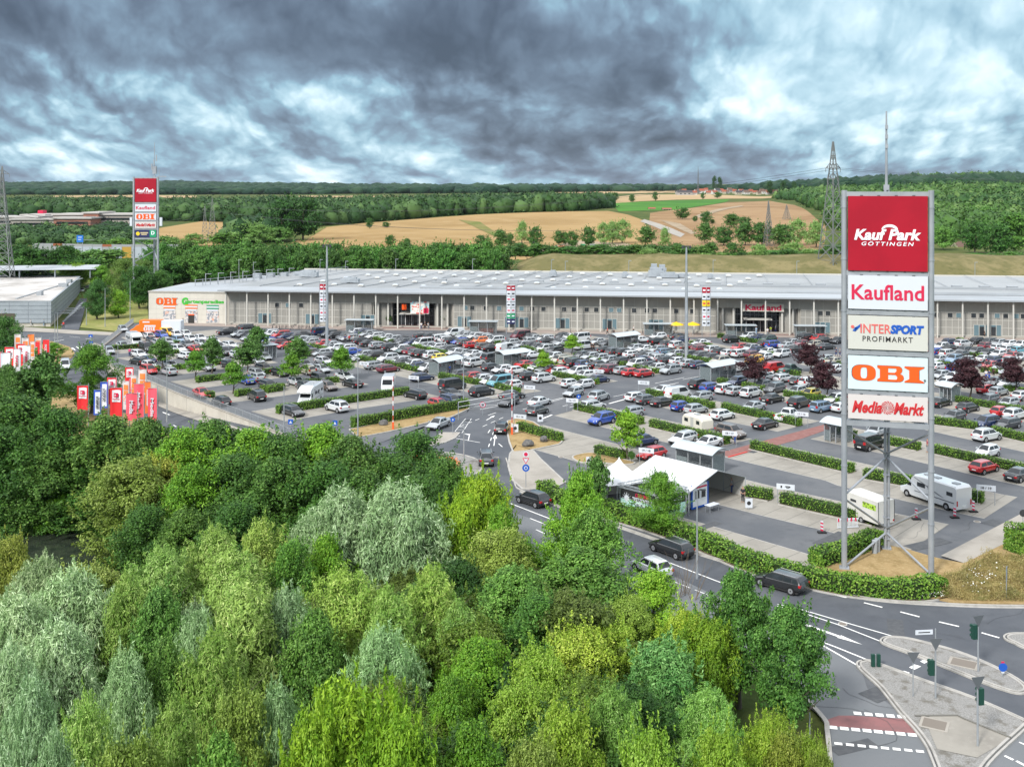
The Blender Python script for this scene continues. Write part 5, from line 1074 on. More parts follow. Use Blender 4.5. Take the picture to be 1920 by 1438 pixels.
# entrances
def entrance(a,c,name):
    m_=(a+c)/2; q=MB().use(GLASS).box(m_-5.5,m_+5.5,3.4,3.5,.1,5.4); q.use(M['gmetal'])
    for k in range(12): q.box(m_-5.5+k-.04,m_-5.5+k+.04,3.28,3.4,.1,5.4)
    for z in (2.6,4.1): q.box(m_-5.5,m_+5.5,3.29,3.4,z-.05,z+.05)
    q.use(MULL).box(m_-3.2,m_+3.2,-.4,3.3,3.2,3.42); q.use(M['wpaint'])
    for d in (-2.4,-.8,.8,2.4): q.box(m_+d-.06,m_+d+.06,2.9,3.0,.1,3.2)
    q.build('entrance',HALL)
    for d in (a+1.5,a+4,c-4,c-1.5): hp(MB().use(MULL).box(d-.22,d+.22,.3,.7,.1,5.9),'pillar')
entrance(*e1,'a'); entrance(*e2,'b')
s=s_of(788); q=MB().use(mat('poster',(.35,.55,.58),.6,noise=(.8,(.75,.74,.68),.42,.5),n2=(1.1,(.65,.12,.10),.55,.58,1,1))).box(s-2.3,s+2.3,-.6,-.45,zb(588,s),zb(565,s)); q.use(INK['lred']).box(s+.9,s+2.2,-.62,-.6,zb(587,s),zb(577,s)); q.build('poster_board',HALL)
s=s_of(758); MB().use(INK['org']).box(s-.55,s+.55,-.2,0,4.3,5.6).build('orange_sign',HALL)
s=s_of(1431); q=MB().use(CREAM).box(s-4.7,s+4.7,-.30,-.02,5.2,7.0).build('sign_fascia',HALL); link('lettering',text('Kaufland',8.2,1.35,INK['lred'],bold=.035),HALL,(s,-.31,6.1))
# garden centre corner
sg=s_of(279); zc_=7.7
b=MB().use(CREAM).box(sg,-1.0,-.05,24,0,zc_); b.use(MULL)
for k in range(6):
    b.box(sg-.0+0,-1.0,-.075,-.052,1.3*k+.98,1.3*k+1.02)
for k in range(9): b.box(sg+k*2.2+1.98,sg+k*2.2+2.02,-.07,-.052,0,zc_)
b.use(WALLM).box(sg-.15,-.85,-.2,24.2,zc_,zc_+.3); b.use(ROOFW).box(sg+.3,-1.3,.4,23.8,zc_+.3,zc_+.33); hp(b,'garden_centre_wing')
s=s_of(313); link('lettering',glyphs(slab_obi(),INK['blk'],5.7/9.75,1.75/4,.02,cx=4.87,cz=2),HALL,(s,-.09,zb(565,s)+.0)); link('lettering',glyphs(slab_obi(),INK['org'],5.5/9.75,1.6/4,.05,cx=4.87,cz=2),HALL,(s,-.11,zb(565,s)))
s=s_of(385); link('lettering',text('artenparadies',9.6,1.15,INK['lgrn'],bold=.035,spacing=.95),HALL,(s+.1,-.09,zb(566.5,s))); s=s_of(347); link('lettering',text('G',1.7,1.9,INK['lgrn'],bold=.07),HALL,(s,-.09,zb(565,s)))
for i,px in enumerate((318,359,399)):
    s=s_of(px); q=MB().use(mat('poster_pale',(.55,.52,.5),.6,noise=(1.6,(.22,.24,.27),.48,.55),n2=(1.3,(.62,.30,.2),.6,.64,1,1))).box(s-1.6,s+1.6,-.12,-.06,.3,3.1); q.use(INK['grn'] if i==2 else INK['orng']).box(s-1.6,s+1.6,-.13,-.06,3.7,4.0).box(s-1.6,s+1.6,-.13,-.06,4.4,4.7); q.use(INK['wh']).box(s-1.6,s+1.6,-.125,-.06,4.02,4.38).box(s-1.4,s+1.4,-.125,-.06,3.2,3.6)
    if i==1: q.use(DARK).box(s-.8,s+.8,-.14,-.12,.1,2.1).use(INK['org']).box(s-.8,s+.8,-.145,-.12,2.1,2.35)
    q.build('poster_board',HALL)
# plant deck with rails on the roof at the left
b=MB().use(M['gmetal'])
for k in range(14):
    s=sg+8+k*2.2; y=16+k*3.1
    if k<8: b.bar((s,y,8),(s,y,11.2),.14); b.bar((s,y,11.1),(s+1.6,y,11.1),.12)
for z in (8.9,9.6): b.bar((sg+6,14,z),(sg+34,60,z+.4),.12)
b.use(M['gmetal'])
for k in range(24): a=k/23; b.bar((sg+6+28*a,14+46*a,8.0),(sg+6+28*a,14+46*a,9.8),.14)
b.use(ROOFW).box(sg+12,sg+22,30,46,7.6,8.3); b.use(ROOF).add([(sg+2,24,8.0),(0,24,8.0),(0,61,8.4),(sg+26,61,8.4)],[(0,1,2,3)]); b.use(WALLM).add([(sg,24,0),(sg+26,61,0),(sg+26,61,8.4),(sg,24,8.0)],[(0,3,2,1)]); b.use(M['metal'])
for k in range(5): b.box(sg+14+k*3.2,sg+16+k*3.2,34+k*2,36+k*2,8.2,9.8)
hp(b,'roof_plant_deck')

# ---------------------------------------------------------------- grey flat building at the left
z0_=-2.4; cX,cY=-121.0,280.0; fX,fY=-144.5,357.0
GB=thing('showroom_building',(0,0,0),'low grey showroom with ribbed metal walls and white flat roof at the left edge','building')
RIB=mat('blue_grey_cladding',(.31,.345,.375),.5,metal=.2,noise=(.3,(.27,.30,.33),.4,.7)); RIBD=mat('cladding_joint',(.13,.15,.17),.6)
ht=6.5; z1_=z0_+ht
q=MB().use(RIB).prism([(-175,cY+3),(-143,cY),(cX,cY),(fX,fY),(-215,fY+14)],z0_+.9,z1_); q.use(M['conc']).prism([(-174,cY+3.3),(-143,cY+.3),(cX-.3,cY+.3),(fX-.3,fY-.3),(-214,fY+13)],z0_-.3,z0_+.9); q.build('wall',GB)
q=MB().use(RIBD)
for k in range(1,5):
    z=z0_+.9+k*1.12; q.bar((-143,cY-.02,z),(cX+.02,cY-.02,z),.05,.07); q.bar((cX+.03,cY,z),(fX+.03,fY,z),.05,.07); q.bar((-175,cY+2.98,z),(-143,cY-.02,z),.05,.07)
for k in range(5): q.bar((-142+k*5,cY-.02,z0_+.9),(-142+k*5,cY-.02,z1_),.04)
q.build('cladding_joints',GB)
q=MB().use(mat('white_gravel_roof',(.50,.48,.46),.9,noise=(.1,(.33,.31,.29),.42,.65),n2=(1,(.5,.48,.46),.5,.8,.5,1))).prism([(-174,cY+3.6),(-143,cY+.6),(cX-.6,cY+.6),(fX-.5,fY-.6),(-213,fY+12.6)],z1_-.2,z1_+.02); q.use(RIB); ribbon(q,[(-175,cY+3),(-143,cY),(cX,cY),(fX,fY),(-215,fY+14)],.45,z1_,z1_+.22,closed=True); q.build('roof',GB)
q=MB().use(M['gmetal']).bar((-133,cY+6,z1_+.12),(-141,cY+70,z1_+.12),.5,.25)
for (x,y) in ((-134,cY+40),(-136,cY+42),(-131,cY+16),(-150,cY+30),(-145,cY+12),(-140,cY+8),(-158,cY+22),(-139,cY+55)): q.box(x-.7,x+.7,y-.7,y+.7,z1_,z1_+1.1)
q.build('roof_equipment',GB)
q=MB().use(ROOFW)
q.add([(-225,342,z1_+2.6),(-139,356,z1_+2.6),(-141,366,z1_+3.5),(-228,352,z1_+3.5)],[(0,1,2,3),(3,2,1,0)]); q.use(RIB)
for k in range(8): q.tube((-218+k*11,344+k*1.8,z1_-.2),(-218+k*11,344+k*1.8,z1_+2.6),.25)
q.build('upper_canopy',GB)
q=MB().use(mat('brown_glazing',(.085,.075,.055),.3,spec=.5)).box(-150,-130.5,cY-.09,cY-.01,z0_+1.0,z0_+3.4); q.use(MULL)
for k in range(6): q.bar((-149+k*3,cY-.15,z0_+3.3),(-149+k*3+.6,cY-.8,z0_+4.3),.1)
q.build('shop_window',GB)
for k,(x,z) in enumerate(((-133.2,2.5),(-135.2,2.2),(-137.2,2.7),(-139.4,2.6),(-138.2,1.6),(-141.5,1.4))):
    q=MB().use(mat('cream_globe',(.60,.60,.32),.5)).lathe([(.01,-.28),(.2,-.2),(.28,0),(.2,.2),(.01,.28)],8,(x,cY-.4,z0_+z)); q.build('globe_lamp',GB)
q=MB().use(M['gmetal'])
for k in range(4):
    t=.12+k*.11; x,y=cX+(fX-cX)*t,cY+(fY-cY)*t; q.bar((x,y,z0_+2.3-.5*k),(x+4.5,y+1,z0_+2.3-.5*k),.9,.15); q.bar((x+2,y,z0_+.0),(x+3.5,y+4,z0_+2.2),.7,.12)
q.build('outside_stairs',GB)
# ---------------------------------------------------------------- vehicles
PAINT=mat('car_paint',rough=.3,spec=.6,objcol=True,coat=1.0,metal=.2)
PW=dict(g=mat('car_glass',(.022,.027,.032),.07,spec=.5),t=mat('tyre',(.02,.02,.022),.85),r=mat('wheel_rim',(.42,.43,.45),.35,metal=.6),a=mat('wheel_well_shade_and_hub',(.012,.012,.014),.9),h=mat('headlight_glass',(.62,.66,.70),.15,spec=.6),l=mat('tail_light_glass',(.40,.012,.015),.2,spec=.6),p=mat('licence_plate',(.72,.72,.70),.5),tr=mat('black_trim',(.03,.03,.032),.6),s=mat('silver_trim',(.5,.51,.53),.35,metal=.6))
# kind: length, half width, height, belt stations (x from nose, z), greenhouse (windscreen base, roof front, roof rear, rear base), belt height, wheel radius
KIND={
 'hatch':(4.15,.89,1.47,[(0,.50),(.12,.66),(.9,.86),(1.15,.92),(3.3,.98),(4.0,1.0),(4.15,.72)],(.95,1.75,3.55,4.02),.95,.32),
 'small':(3.6,.83,1.50,[(0,.52),(.1,.70),(.65,.90),(.85,.96),(2.9,1.0),(3.5,1.0),(3.6,.74)],(.72,1.45,3.1,3.5),.97,.30),
 'sedan':(4.65,.91,1.43,[(0,.48),(.15,.64),(1.1,.86),(1.4,.92),(3.7,.98),(4.45,1.0),(4.65,.76)],(1.15,2.0,3.25,4.0),.93,.33),
 'wagon':(4.6,.90,1.43,[(0,.48),(.15,.64),(1.05,.86),(1.35,.92),(3.7,.98),(4.55,1.0),(4.7,.72)],(1.1,1.9,4.15,4.62),.94,.33),
 'suv':(4.5,.93,1.66,[(0,.56),(.12,.80),(.95,1.02),(1.2,1.08),(3.5,1.12),(4.35,1.13),(4.5,.82)],(1.0,1.75,3.9,4.4),1.08,.37),
 'mpv':(4.4,.91,1.66,[(0,.52),(.12,.74),(.75,.98),(.95,1.03),(3.5,1.06),(4.3,1.07),(4.4,.8)],(.75,1.65,3.95,4.32),1.03,.33),
 'minibus':(4.95,.96,1.95,[(0,.52),(.1,.82),(.75,1.10),(.95,1.16),(3.9,1.18),(4.85,1.18),(4.95,.9)],(.72,1.55,4.6,4.9),1.14,.34),
 'van':(4.9,.95,1.95,[(0,.52),(.1,.82),(.75,1.10),(.95,1.16),(3.9,1.18),(4.8,1.18),(4.9,.9)],(.72,1.55,4.6,4.86),1.14,.34),
 'pickup':(5.2,.93,1.78,[(0,.58),(.12,.86),(1.2,1.06),(1.5,1.10),(3.2,1.12),(5.1,1.10),(5.2,.8)],(1.25,1.9,3.1,3.35),1.08,.38)}
def car_sections(k):
    L,w,H,belt,gh,bz,wr=KIND[k]; import bisect
    def zb_(x):
        for (a,za),(b_,zb2) in zip(belt,belt[1:]):
            if x<=b_: return za+(zb2-za)*(x-a)/max(1e-6,b_-a)
        return belt[-1][1]
    return L,w,H,zb_,gh,bz,wr,belt
def car_meshes(k,full=True):
    """nose towards +x, centre at origin. returns dict of meshes"""
    L,w,H,zb_,gh,bz,wr,belt=car_sections(k); out={}; hx=L/2
    b=MB().use(PAINT); secs=[]
    xs=sorted(set([0,.06,.2]+[p[0] for p in belt[1:]]+[L*.35,L*.55,L*.7,L-.22,L-.05,L]))
    for x in xs:
        e=min(x,L-x); tap=1-.22*max(0,1-e/.55)**2; ww=w*tap; zt=zb_(x); z0=.24+.16*max(0,1-e/.35); 
        crown_=.05 if k!='pickup' or x<3.3 else -.35
        X=hx-x; secs.append([(X,-ww*.86,z0),(X,-ww,z0+.16),(X,-ww*1.0,min(.60,zt-.12)),(X,-ww*.965,zt-.06),(X,-ww*.84,zt),(X,0,zt+crown_),(X,ww*.84,zt),(X,ww*.965,zt-.06),(X,ww*1.0,min(.60,zt-.12)),(X,ww,z0+.16),(X,ww*.86,z0)])
    b.ring(secs)
    # greenhouse: shell with tumblehome
    a0,a1,a2,a3=gh; st=[(a0-.06,.0,0),(a0+.05,.06,.0),((a0+a1)/2,.55,.5),(a1,.97,1),(a1+.35,1.0,1),((a1+a2)/2,1.02,1),(a2-.2,.99,1),(a2,.94,.97),((a2+a3)/2+.02,.50,.55),(a3,.04,.0)]
    G_=[]
    for x,f,_ in st:
        zbase=zb_(x)-.07; zt=zbase+(H-zbase)*max(f,.04); ti=1-.26*max(0,min(1,(zt-zbase)/(H-bz))); X=hx-x; ww=w*.90
        if k in('van','minibus'): ti=1-.09*max(0,min(1,(zt-zbase)/(H-bz)))
        G_.append([(X,-ww,zbase),(X,-ww*ti,zt-.05*f),(X,-ww*ti*.86,zt),(X,0,zt+.025*f),(X,ww*ti*.86,zt),(X,ww*ti,zt-.05*f),(X,ww,zbase)])
    b.ring(G_,False,False)
    b.use(PW['a']); wx=(hx-.82*(L/4.3),-hx+.80*(L/4.3))
    for x in wx:
        for s in (-1,1): b.tube((x,s*(w-.30),wr),(x,s*(w+.004),wr),wr+.055,n=14)  # near-black discs on the body sides stand in for shaded wheel wells
    b.use(PW['tr']).box(-hx+.25,hx-.25,-w*.93,w*.93,.17,.30)
    b.box(hx-.10,hx+.012,-w*.5,w*.5,.34,.52)
    if k in('suv','wagon'): 
        b.use(PW['s'])
        for s in (-1,1): b.bar((hx-a1-.1,s*w*.68,H+.04),(hx-a2+.1,s*w*.68,H+.03),.04,.05)
    b.use(PAINT)
    for s in (-1,1): b.box(hx-a0-.32,hx-a0-.14,s*(w+.0)-(.17 if s<0 else 0),s*w+(.17 if s>0 else 0),bz-.03,bz+.13)
    out['body']=b
    # glass, proud of the shell
    g=MB().use(PW['g']); e=.006
    def P(x,f,side,up): # point on shell: x station, f height fraction (0 belt,1 roof)
        zbase=zb_(x)-.07; zr=None
        # roof height at x
        for (xa,fa,_),(xb,fb,_) in zip(st,st[1:]):
            if xa<=x<=xb: fr=fa+(fb-fa)*(x-xa)/(xb-xa); break
        else: fr=.04
        return zbase,zbase+(H-zbase)*max(fr,.04)
    thr=.26 if k not in('van','minibus') else .09
    def sidept(x,z,s):
        zbase=zb_(x)-.07; ti=1-thr*max(0,min(1,(z-zbase)/(H-bz))); return (hx-x,s*(w*.90*ti+.012),z)
    def roofz(x): return P(x,0,0,0)[1]
    wins=[]
    zl=bz+.03; zh=H-.12
    def xat(z,front=True): # x where shell height equals z
        rng=[a0+i*.02 for i in range(int((a1-a0)/.02)+2)] if front else [a3-i*.02 for i in range(int((a3-a2)/.02)+2)]
        for x in rng:
            if roofz(x)>=z+.06: return x
        return rng[-1]
    xf0,xf1=xat(zl),xat(zh); xr0,xr1=xat(zl,False),xat(zh,False); mid=(xf1+xr1)/2-.05
    splits=[(xf0+.12,xf1+.06,mid-.05,mid-.05),(mid+.05,mid+.05,xr1-(.05 if k in('wagon','suv','mpv','minibus') else .10),xr0-(.18 if k!='sedan' else .45))]
    if k in('wagon','minibus','mpv'): splits=[splits[0],(mid+.05,mid+.05,(mid+xr1)/2+.15,(mid+xr1)/2+.15),((mid+xr1)/2+.23,(mid+xr1)/2+.23,xr1-.05,xr0-.14)]
    if k in('van','pickup'): splits=splits[:1] if k=='van' else splits
    for (bl,tl,tr_,br) in splits:
        for s in (-1,1):
            q=[sidept(bl,zl,s),sidept(tl,zh,s),sidept(tr_,zh,s),sidept(br,zl,s)]
            g.add(q,[(0,1,2,3) if s<0 else (3,2,1,0)])
    def cross(xa,xb,n,sg):
        rows=[]
        for i in range(n+1):
            x=xa+(xb-xa)*i/n; z=roofz(x); ti=1-thr*max(0,min(1,(z-(zb_(x)-.07))/(H-bz))); ww=w*.90*ti*.86; rows.append([(hx-x+sg*.012,-ww,z+.010),(hx-x+sg*.012,0,z+.03),(hx-x+sg*.012,ww,z+.010)])
        g.ring(rows,False,False)
    cross(a0+.07,a1-.05,4,1)
    if k!='van': cross(a2+.05,a3-.03,3,-1)
    out['windows']=g
    wh=MB().use(PW['t']).tube((0,-.0,0),(0,.23,0),wr,n=16).use(PW['r']).tube((0,.225,0),(0,.238,0),wr*.66,n=12).use(PW['a']).tube((0,.236,0),(0,.241,0),wr*.2,n=6)
    out['wheel']=wh; out['wpos']=[(wx[0],w+.012-.24,0),(wx[1],w+.012-.24,0),(wx[0],-(w+.012-.24),PI),(wx[1],-(w+.012-.24),PI)]; out['wr']=wr
    zhl=zb_(.12)-.10; hl=[];tl=[]
    for s in (-1,1):
        hl.append(MB().use(PW['h']).add([(hx-.03,s*w*.42,zhl-.06),(hx-.02,s*w*.45,zhl+.07),(hx-.30,s*w*.88,zhl+.13),(hx-.22,s*w*.90,zhl-.04),(hx+.012,s*w*.42,zhl-.05),(hx+.0,s*w*.45,zhl+.075),(hx-.30,s*w*.955,zhl+.12),(hx-.20,s*w*.96,zhl-.03)],[(0,3,2,1),(4,5,6,7),(0,1,5,4),(1,2,6,5),(2,3,7,6),(3,0,4,7)]))
        zt=zb_(L-.1)-.06; tall=k in('mpv','van','minibus'); 
        tl.append(MB().use(PW['l']).box(-hx-.012,-hx+.20,min(s*w*.60,s*w*.90),max(s*w*.60,s*w*.90),zt-.20,zt+(.16 if tall else .0)))
    out['headlight']=hl; out['tail_light']=tl
    out['licence_plate']=MB().use(PW['p']).box(-hx-.02,-hx+.05,-.26,.26,.50,.62)
    return out
CM={}
def car_proto(k):
    if k in CM: return CM[k]
    o=car_meshes(k); me={n:o[n].mesh(n,smooth=False) for n in ('body','windows','licence_plate')}
    me['wheel']=o['wheel'].mesh('wheel'); me['hl']=[q.mesh('headlight') for q in o['headlight']]; me['tl']=[q.mesh('tail_light') for q in o['tail_light']]; me['wpos']=o['wpos']; me['wr']=o['wr']
    sm=me['body']; 
    # a one-mesh version for far rows
    a=MB()
    for q in [o['body'],o['windows'],o['licence_plate']]+o['headlight']+o['tail_light']:
        for f,m in zip(q.f,q.mi): pass
        off=len(a.v); a.v+=q.v
        for f,m in zip(q.f,q.mi):
            a.use(q.mats[m]); a.f.append(tuple(i+off for i in f)); a.mi.append(a.k)
    for (x,y,rz) in o['wpos']:
        q=o['wheel']; off=len(a.v); Mx=Matrix.Translation((x,y,o['wr']))@Matrix.Rotation(rz,4,'Z'); a.v+=[tuple(Mx@Vector(v)) for v in q.v]
        for f,m in zip(q.f,q.mi): a.use(q.mats[m]); a.f.append(tuple(i+off for i in f)); a.mi.append(a.k)
    me['one']=a.mesh('car'); CM[k]=me; return me
COL={'w':((.62,.64,.66),'white'),'s':((.36,.385,.405),'silver'),'g':((.085,.092,.10),'grey'),'d':((.035,.038,.044),'dark grey'),'k':((.016,.017,.019),'black'),'b':((.02,.07,.36),'blue'),'n':((.018,.035,.10),'dark blue'),'l':((.16,.25,.36),'pale blue'),
 'r':((.47,.018,.022),'red'),'m':((.16,.02,.035),'dark red'),'y':((.75,.62,.06),'yellow'),'Y':((.85,.45,.02),'golden yellow'),'o':((.80,.17,.02),'orange'),'t':((.10,.32,.40),'turquoise'),'c':((.40,.37,.30),'champagne'),'B':((.13,.10,.085),'brown'),'G':((.03,.07,.06),'dark green')}
KN={'h':'hatch','c':'small','s':'sedan','e':'wagon','u':'suv','m':'mpv','M':'minibus','v':'van','p':'pickup'}
KNAME={'hatch':('hatchback','hatchback'),'small':('small_car','small car'),'sedan':('saloon_car','saloon'),'wagon':('estate_car','estate car'),'suv':('suv','SUV'),'mpv':('people_carrier','people carrier'),'minibus':('minibus','minibus'),'van':('panel_van','panel van'),'pickup':('pickup_truck','pickup')}
def add_car(k,colr,X,Y,rot,z,label,parts=True,group='cars parked in the car park'):
    me=car_proto(k); nm=KNAME[k][0]; c=COL[colr][0]; j=random.uniform(.92,1.08); c=(c[0]*j,c[1]*j,c[2]*j,1)
    if not parts:
        o=link(nm,me['one'],None,(X,Y,z),rot); o.color=c; return tag(o,label,'van' if k in('van','minibus') else 'car',group)
    t=thing(nm,(X,Y,z),label,'van' if k in('van','minibus') else 'car',rot,group)
    b=link('body',me['body'],t); b.color=c; link('windows',me['windows'],t); link('licence_plate',me['licence_plate'],t)
    for q in me['hl']: link('headlight',q,t)
    for q in me['tl']: link('tail_light',q,t)
    for (x,y,rz) in me['wpos']: link('wheel',me['wheel'],t,(x,y,me['wr']),rz)
    return t
# cars by crop: (x0,y0,scale) then x,y,kind+colour+heading; heading a=tail to us (nose up right), f=nose to us (down left); left block: q=nose towards lower right, e=nose towards upper left
CARS=[((200,600,8),'R' ,"""1270,270 swf;1400,265 sws"""[:0]),
((200,600,8),'L',"""240,375 ssq;640,240 ewq;820,215 mbq;1040,210 hwq;1190,205 hwq;1070,290 hlq;1260,275 hwq;1400,265 swq;900,320 esq;770,330 hsq;590,405 vkq;940,390 hgq;1070,430 uwq;1200,360 sgq;1410,340 hsq;1340,430 srq;1600,310 swq;1680,390 hsq;1740,470 ukq;1850,370 ewq;1850,450 sgq;1170,530 hwe;480,505 hwq;470,610 eke;620,590 sne;640,670 hwq;960,670 hwq;930,765 hse;630,740 mrq;1680,590 hsq;1510,700 hsq;1830,660 ckq;240,130 hsq;700,300 hdq"""),
((420,600,8),'L',"""190,520 hwq;490,600 hsq;600,545 hsq;610,720 eBq;840,780 hkq;490,790 hsq;1210,660 hsq;1240,745 mce;1460,730 hsq;110,370 uwq;140,440 sgq;1490,610 hwq"""),
((240,680,6),'L',"""830,335 srq;1050,425 hke;1450,365 uke;1330,190 sbe;1440,155 hse;1580,245 ekq;1700,120 ske"""),
((540,680,6),'L',"""360,170 mkq;100,210 hwq;640,150 swq;200,255 hgq;450,260 hBq;725,225 ske;1430,350 eke;550,485 uwe;55,540 edq;1700,460 hrq;1840,415 enq;1840,345 skq"""),
((420,600,8),'R',"""30,170 ska;140,150 ska;270,110 hkf;360,115 uka;230,205 hsf;330,210 ugf;380,265 hsf;680,190 ewf;740,210 swf;860,215 mrf;650,310 hbf;960,240 hnf;1080,255 sdf;1170,290 hsf;1260,300 esf;740,330 ssa;850,330 hma;930,380 hrf;1200,215 ska;1440,170 Mna;1580,205 ukf;1700,235 hkf;1780,245 hgf;1860,265 esf;1300,330 hsf;1480,350 hrf;1610,370 ssf;1690,415 hwf;1810,415 ewf;1330,480 eBa;1460,490 hsf;1610,530 sda;1250,430 hna;1900,475 sbf;1860,580 swa"""),
((640,600,8),'R',"""210,175 hwf;310,185 enf;400,205 esf;500,235 ewf;680,255 swf;800,285 hsf;910,285 sdf;950,325 hgf;1060,330 hnf;1230,335 Mwf;310,310 hda;420,345 ska;570,375 esa;760,405 uda;880,420 hwf;960,450 hGf;1050,460 hma;1140,485 hga;1230,500 hka;1390,520 uwa;1530,565 cya;1660,560 hgf;1770,580 sna;1310,385 hsf;1430,400 ewf;1590,435 egf;1710,475 swf;1820,490 ssf;340,515 hsf;490,525 ekf;700,565 uwf;880,605 ewf;930,635 sda;1070,655 hwf;1190,685 hna;1310,710 mwf;510,675 esa;710,725 ema;1230,240 eka;1370,250 uka;1500,270 mwa;1590,285 ewa;1680,305 hka;1770,320 hbf;1870,335 hga;1720,190 vwf;1870,235 ssf;1900,620 uwa;60,230 sgf"""),
((860,600,8),'R',"""130,215 ssf;220,230 ewf;330,240 hsf;420,265 ssf;520,290 mwf;340,310 hof;190,375 cra;280,375 hna;380,390 hBa;490,415 ska;720,415 vwa;820,445 ssa;20,480 hgf;210,505 swf;330,555 hsf;510,560 Mga;220,630 uwa;490,700 hda;650,735 hwf;860,750 hwa;1000,660 sra;1180,695 hwf;1340,730 ssf;1480,740 srf;1560,770 hwa;1750,755 mwf;950,225 Mmf;1050,245 hkf;1140,260 ssa;1130,320 csa;1290,275 ewf;1340,315 ska;1460,310 hgf;1540,335 esf;1550,240 hdf;1660,250 swf;1820,255 Mwf;1880,375 Mwa;780,335 hsf;960,370 hsf;1070,380 hdf;1170,400 hgf;1290,425 uwf;1430,455 edf;940,480 swf;1100,520 swa;1420,540 hwf;1510,590 ucf;1640,605 mca;1770,635 uka;1880,655 hna;1840,520 hgf"""),
((1080,600,8),'R',"""330,320 ssf;420,320 hwf;480,350 edf;710,235 smf;980,290 swa;1230,240 hwf;1220,325 mka;1380,355 hda;1520,370 mwa;1640,400 sBa;1550,295 snf;1540,240 sda;470,445 hka;600,475 uga;730,485 uka;860,515 hwa;1020,520 ska;1160,540 hsa;1240,565 ewa;1370,600 hda;900,420 hsf;1040,430 swf;1180,430 esf;1350,475 ela;1530,510 hsf;1670,510 hgf;1820,520 egf;1870,420 ema;1870,340 swf;1540,610 hwa;1700,645 hsa;1850,665 hna;90,525 hnf;210,540 hsf;350,565 hsf;490,595 hsf;640,620 hkf;910,645 mwf;1030,590 hna;1070,685 hdf;1200,710 hwf;1420,740 usf;150,660 hda;330,660 ska;430,715 hBa;560,730 uma;700,750 hsa;840,780 hra;1020,795 hra"""),
((1300,600,6.4),'R',"""100,325 sma;250,355 uwa;340,375 hka;440,395 hwa;580,400 mwa;550,325 hrf;680,330 hsf;780,355 hna;690,405 ema;890,375 swf;1060,400 uwf;850,440 hwf;730,475 mYf;460,225 uka;660,185 hwf;770,210 hnf;890,225 uGf;880,285 hda;990,295 mba;1110,295 ssa;1180,265 ssf;1290,280 smf;1440,290 hcf;1590,315 sda;1220,345 ska;1340,205 ukf;1480,210 hrf;1590,240 ska;1720,240 hdf;90,410 ega;200,445 hdf;320,485 ucf;110,535 hna;980,565 vra;1160,590 pGa;520,560 vwa;1580,465 hsf;1700,490 sca;1640,550 sdf;1740,580 hwa"""),
((1720,620,9.6),'R',"""430,275 hwf;600,210 una;830,230 uwa;1060,185 ekf;1270,190 egf;1250,270 hma;1460,215 hsf;1670,235 hwf;1850,240 hwf;600,310 ska;380,385 mba;560,405 mwa;850,350 hgf;1050,360 hgf;1260,390 hdf;1450,305 cwa;1640,325 hwa;1820,350 cta;780,415 sda;660,505 ulf;420,515 ssf;1200,505 swa;1430,525 hna;1660,525 hsa;1460,415 hwf;1710,445 srf;1880,465 hsf;380,635 hwa;690,675 mba;1300,620 hrf;1500,650 hsf;870,520 hsf;410,790 hsf;640,825 hwf;500,925 hwf;1400,915 hgf;1640,945 uwf"""),
((840,680,6),'R',"""250,155 hrf;110,125 hgf;370,180 hwf;480,200 hwf;590,205 Mtf;710,250 hwf;380,315 uda;720,360 ska;920,145 hka;1080,165 uwa;1380,230 cwa;1520,240 hwf;1540,135 hwf;1440,100 ewf;1690,180 sna;1630,475 ewa;1730,625 ubf"""),
((540,680,6),'R',"""1510,160 ena;1850,240 Mda"""),
((1140,680,6),'R',"""1030,235 uka;1160,270 eba;1330,290 mwa;1440,315 hsa;1610,330 uwa;1450,205 hnf;1850,395 ska;620,305 swf;790,335 vwa;1040,380 esf;320,380 hwa;440,410 hga;610,435 ska;820,485 cba;990,515 hsa;1290,580 hwa;1630,490 ssf;1770,680 ska;250,555 esf"""),
((900,560,3.84),'R',"""1460,1000 ewf;1640,1030 swf;1180,1012 hna;1235,1110 hrf"""),
((1400,660,9.6),'R',"""370,430 hsa;680,465 ewa;945,510 hga;1125,530 mwa;280,585 hgf;500,645 ugf;900,695 hsf;1140,740 hyf;950,895 uka;1400,985 mla;1600,825 hwf;1680,980 hwa;750,1120 pwa"""),
((1720,690,9.6),'R',"""410,605 ska;910,695 hda;1490,775 cra;1760,820 uwa;660,860 hgf;1260,965 mnf;1600,995 edf;1250,1195 uwa;1270,560 egf;1640,620 hsf;1460,415 hsa;1250,375 hra;1880,485 hwa"""),
((1720,790,9.6),'R',"""1260,530 cwf;1200,805 hra;1850,940 sda"""),
((1520,780,4.11),'R',"""510,110 hsf;455,195 Mka""")]
def right_dirs(X,Y):
    return None
def nearest_row(rows,X,Y):
    best=None
    for r in rows:
        p=P2(*r)
        for a,b_ in zip(p,p[1:]):
            a,b_=Vector(a),Vector(b_); d=(b_-a); t=max(-.3,min(1.3,(Vector((X,Y))-a).dot(d)/d.length_squared)); q=a+d*t; D=(q-Vector((X,Y))).length
            if best is None or D<best[0]: best=(D,d.normalized(),q)
    return best
LST=[]
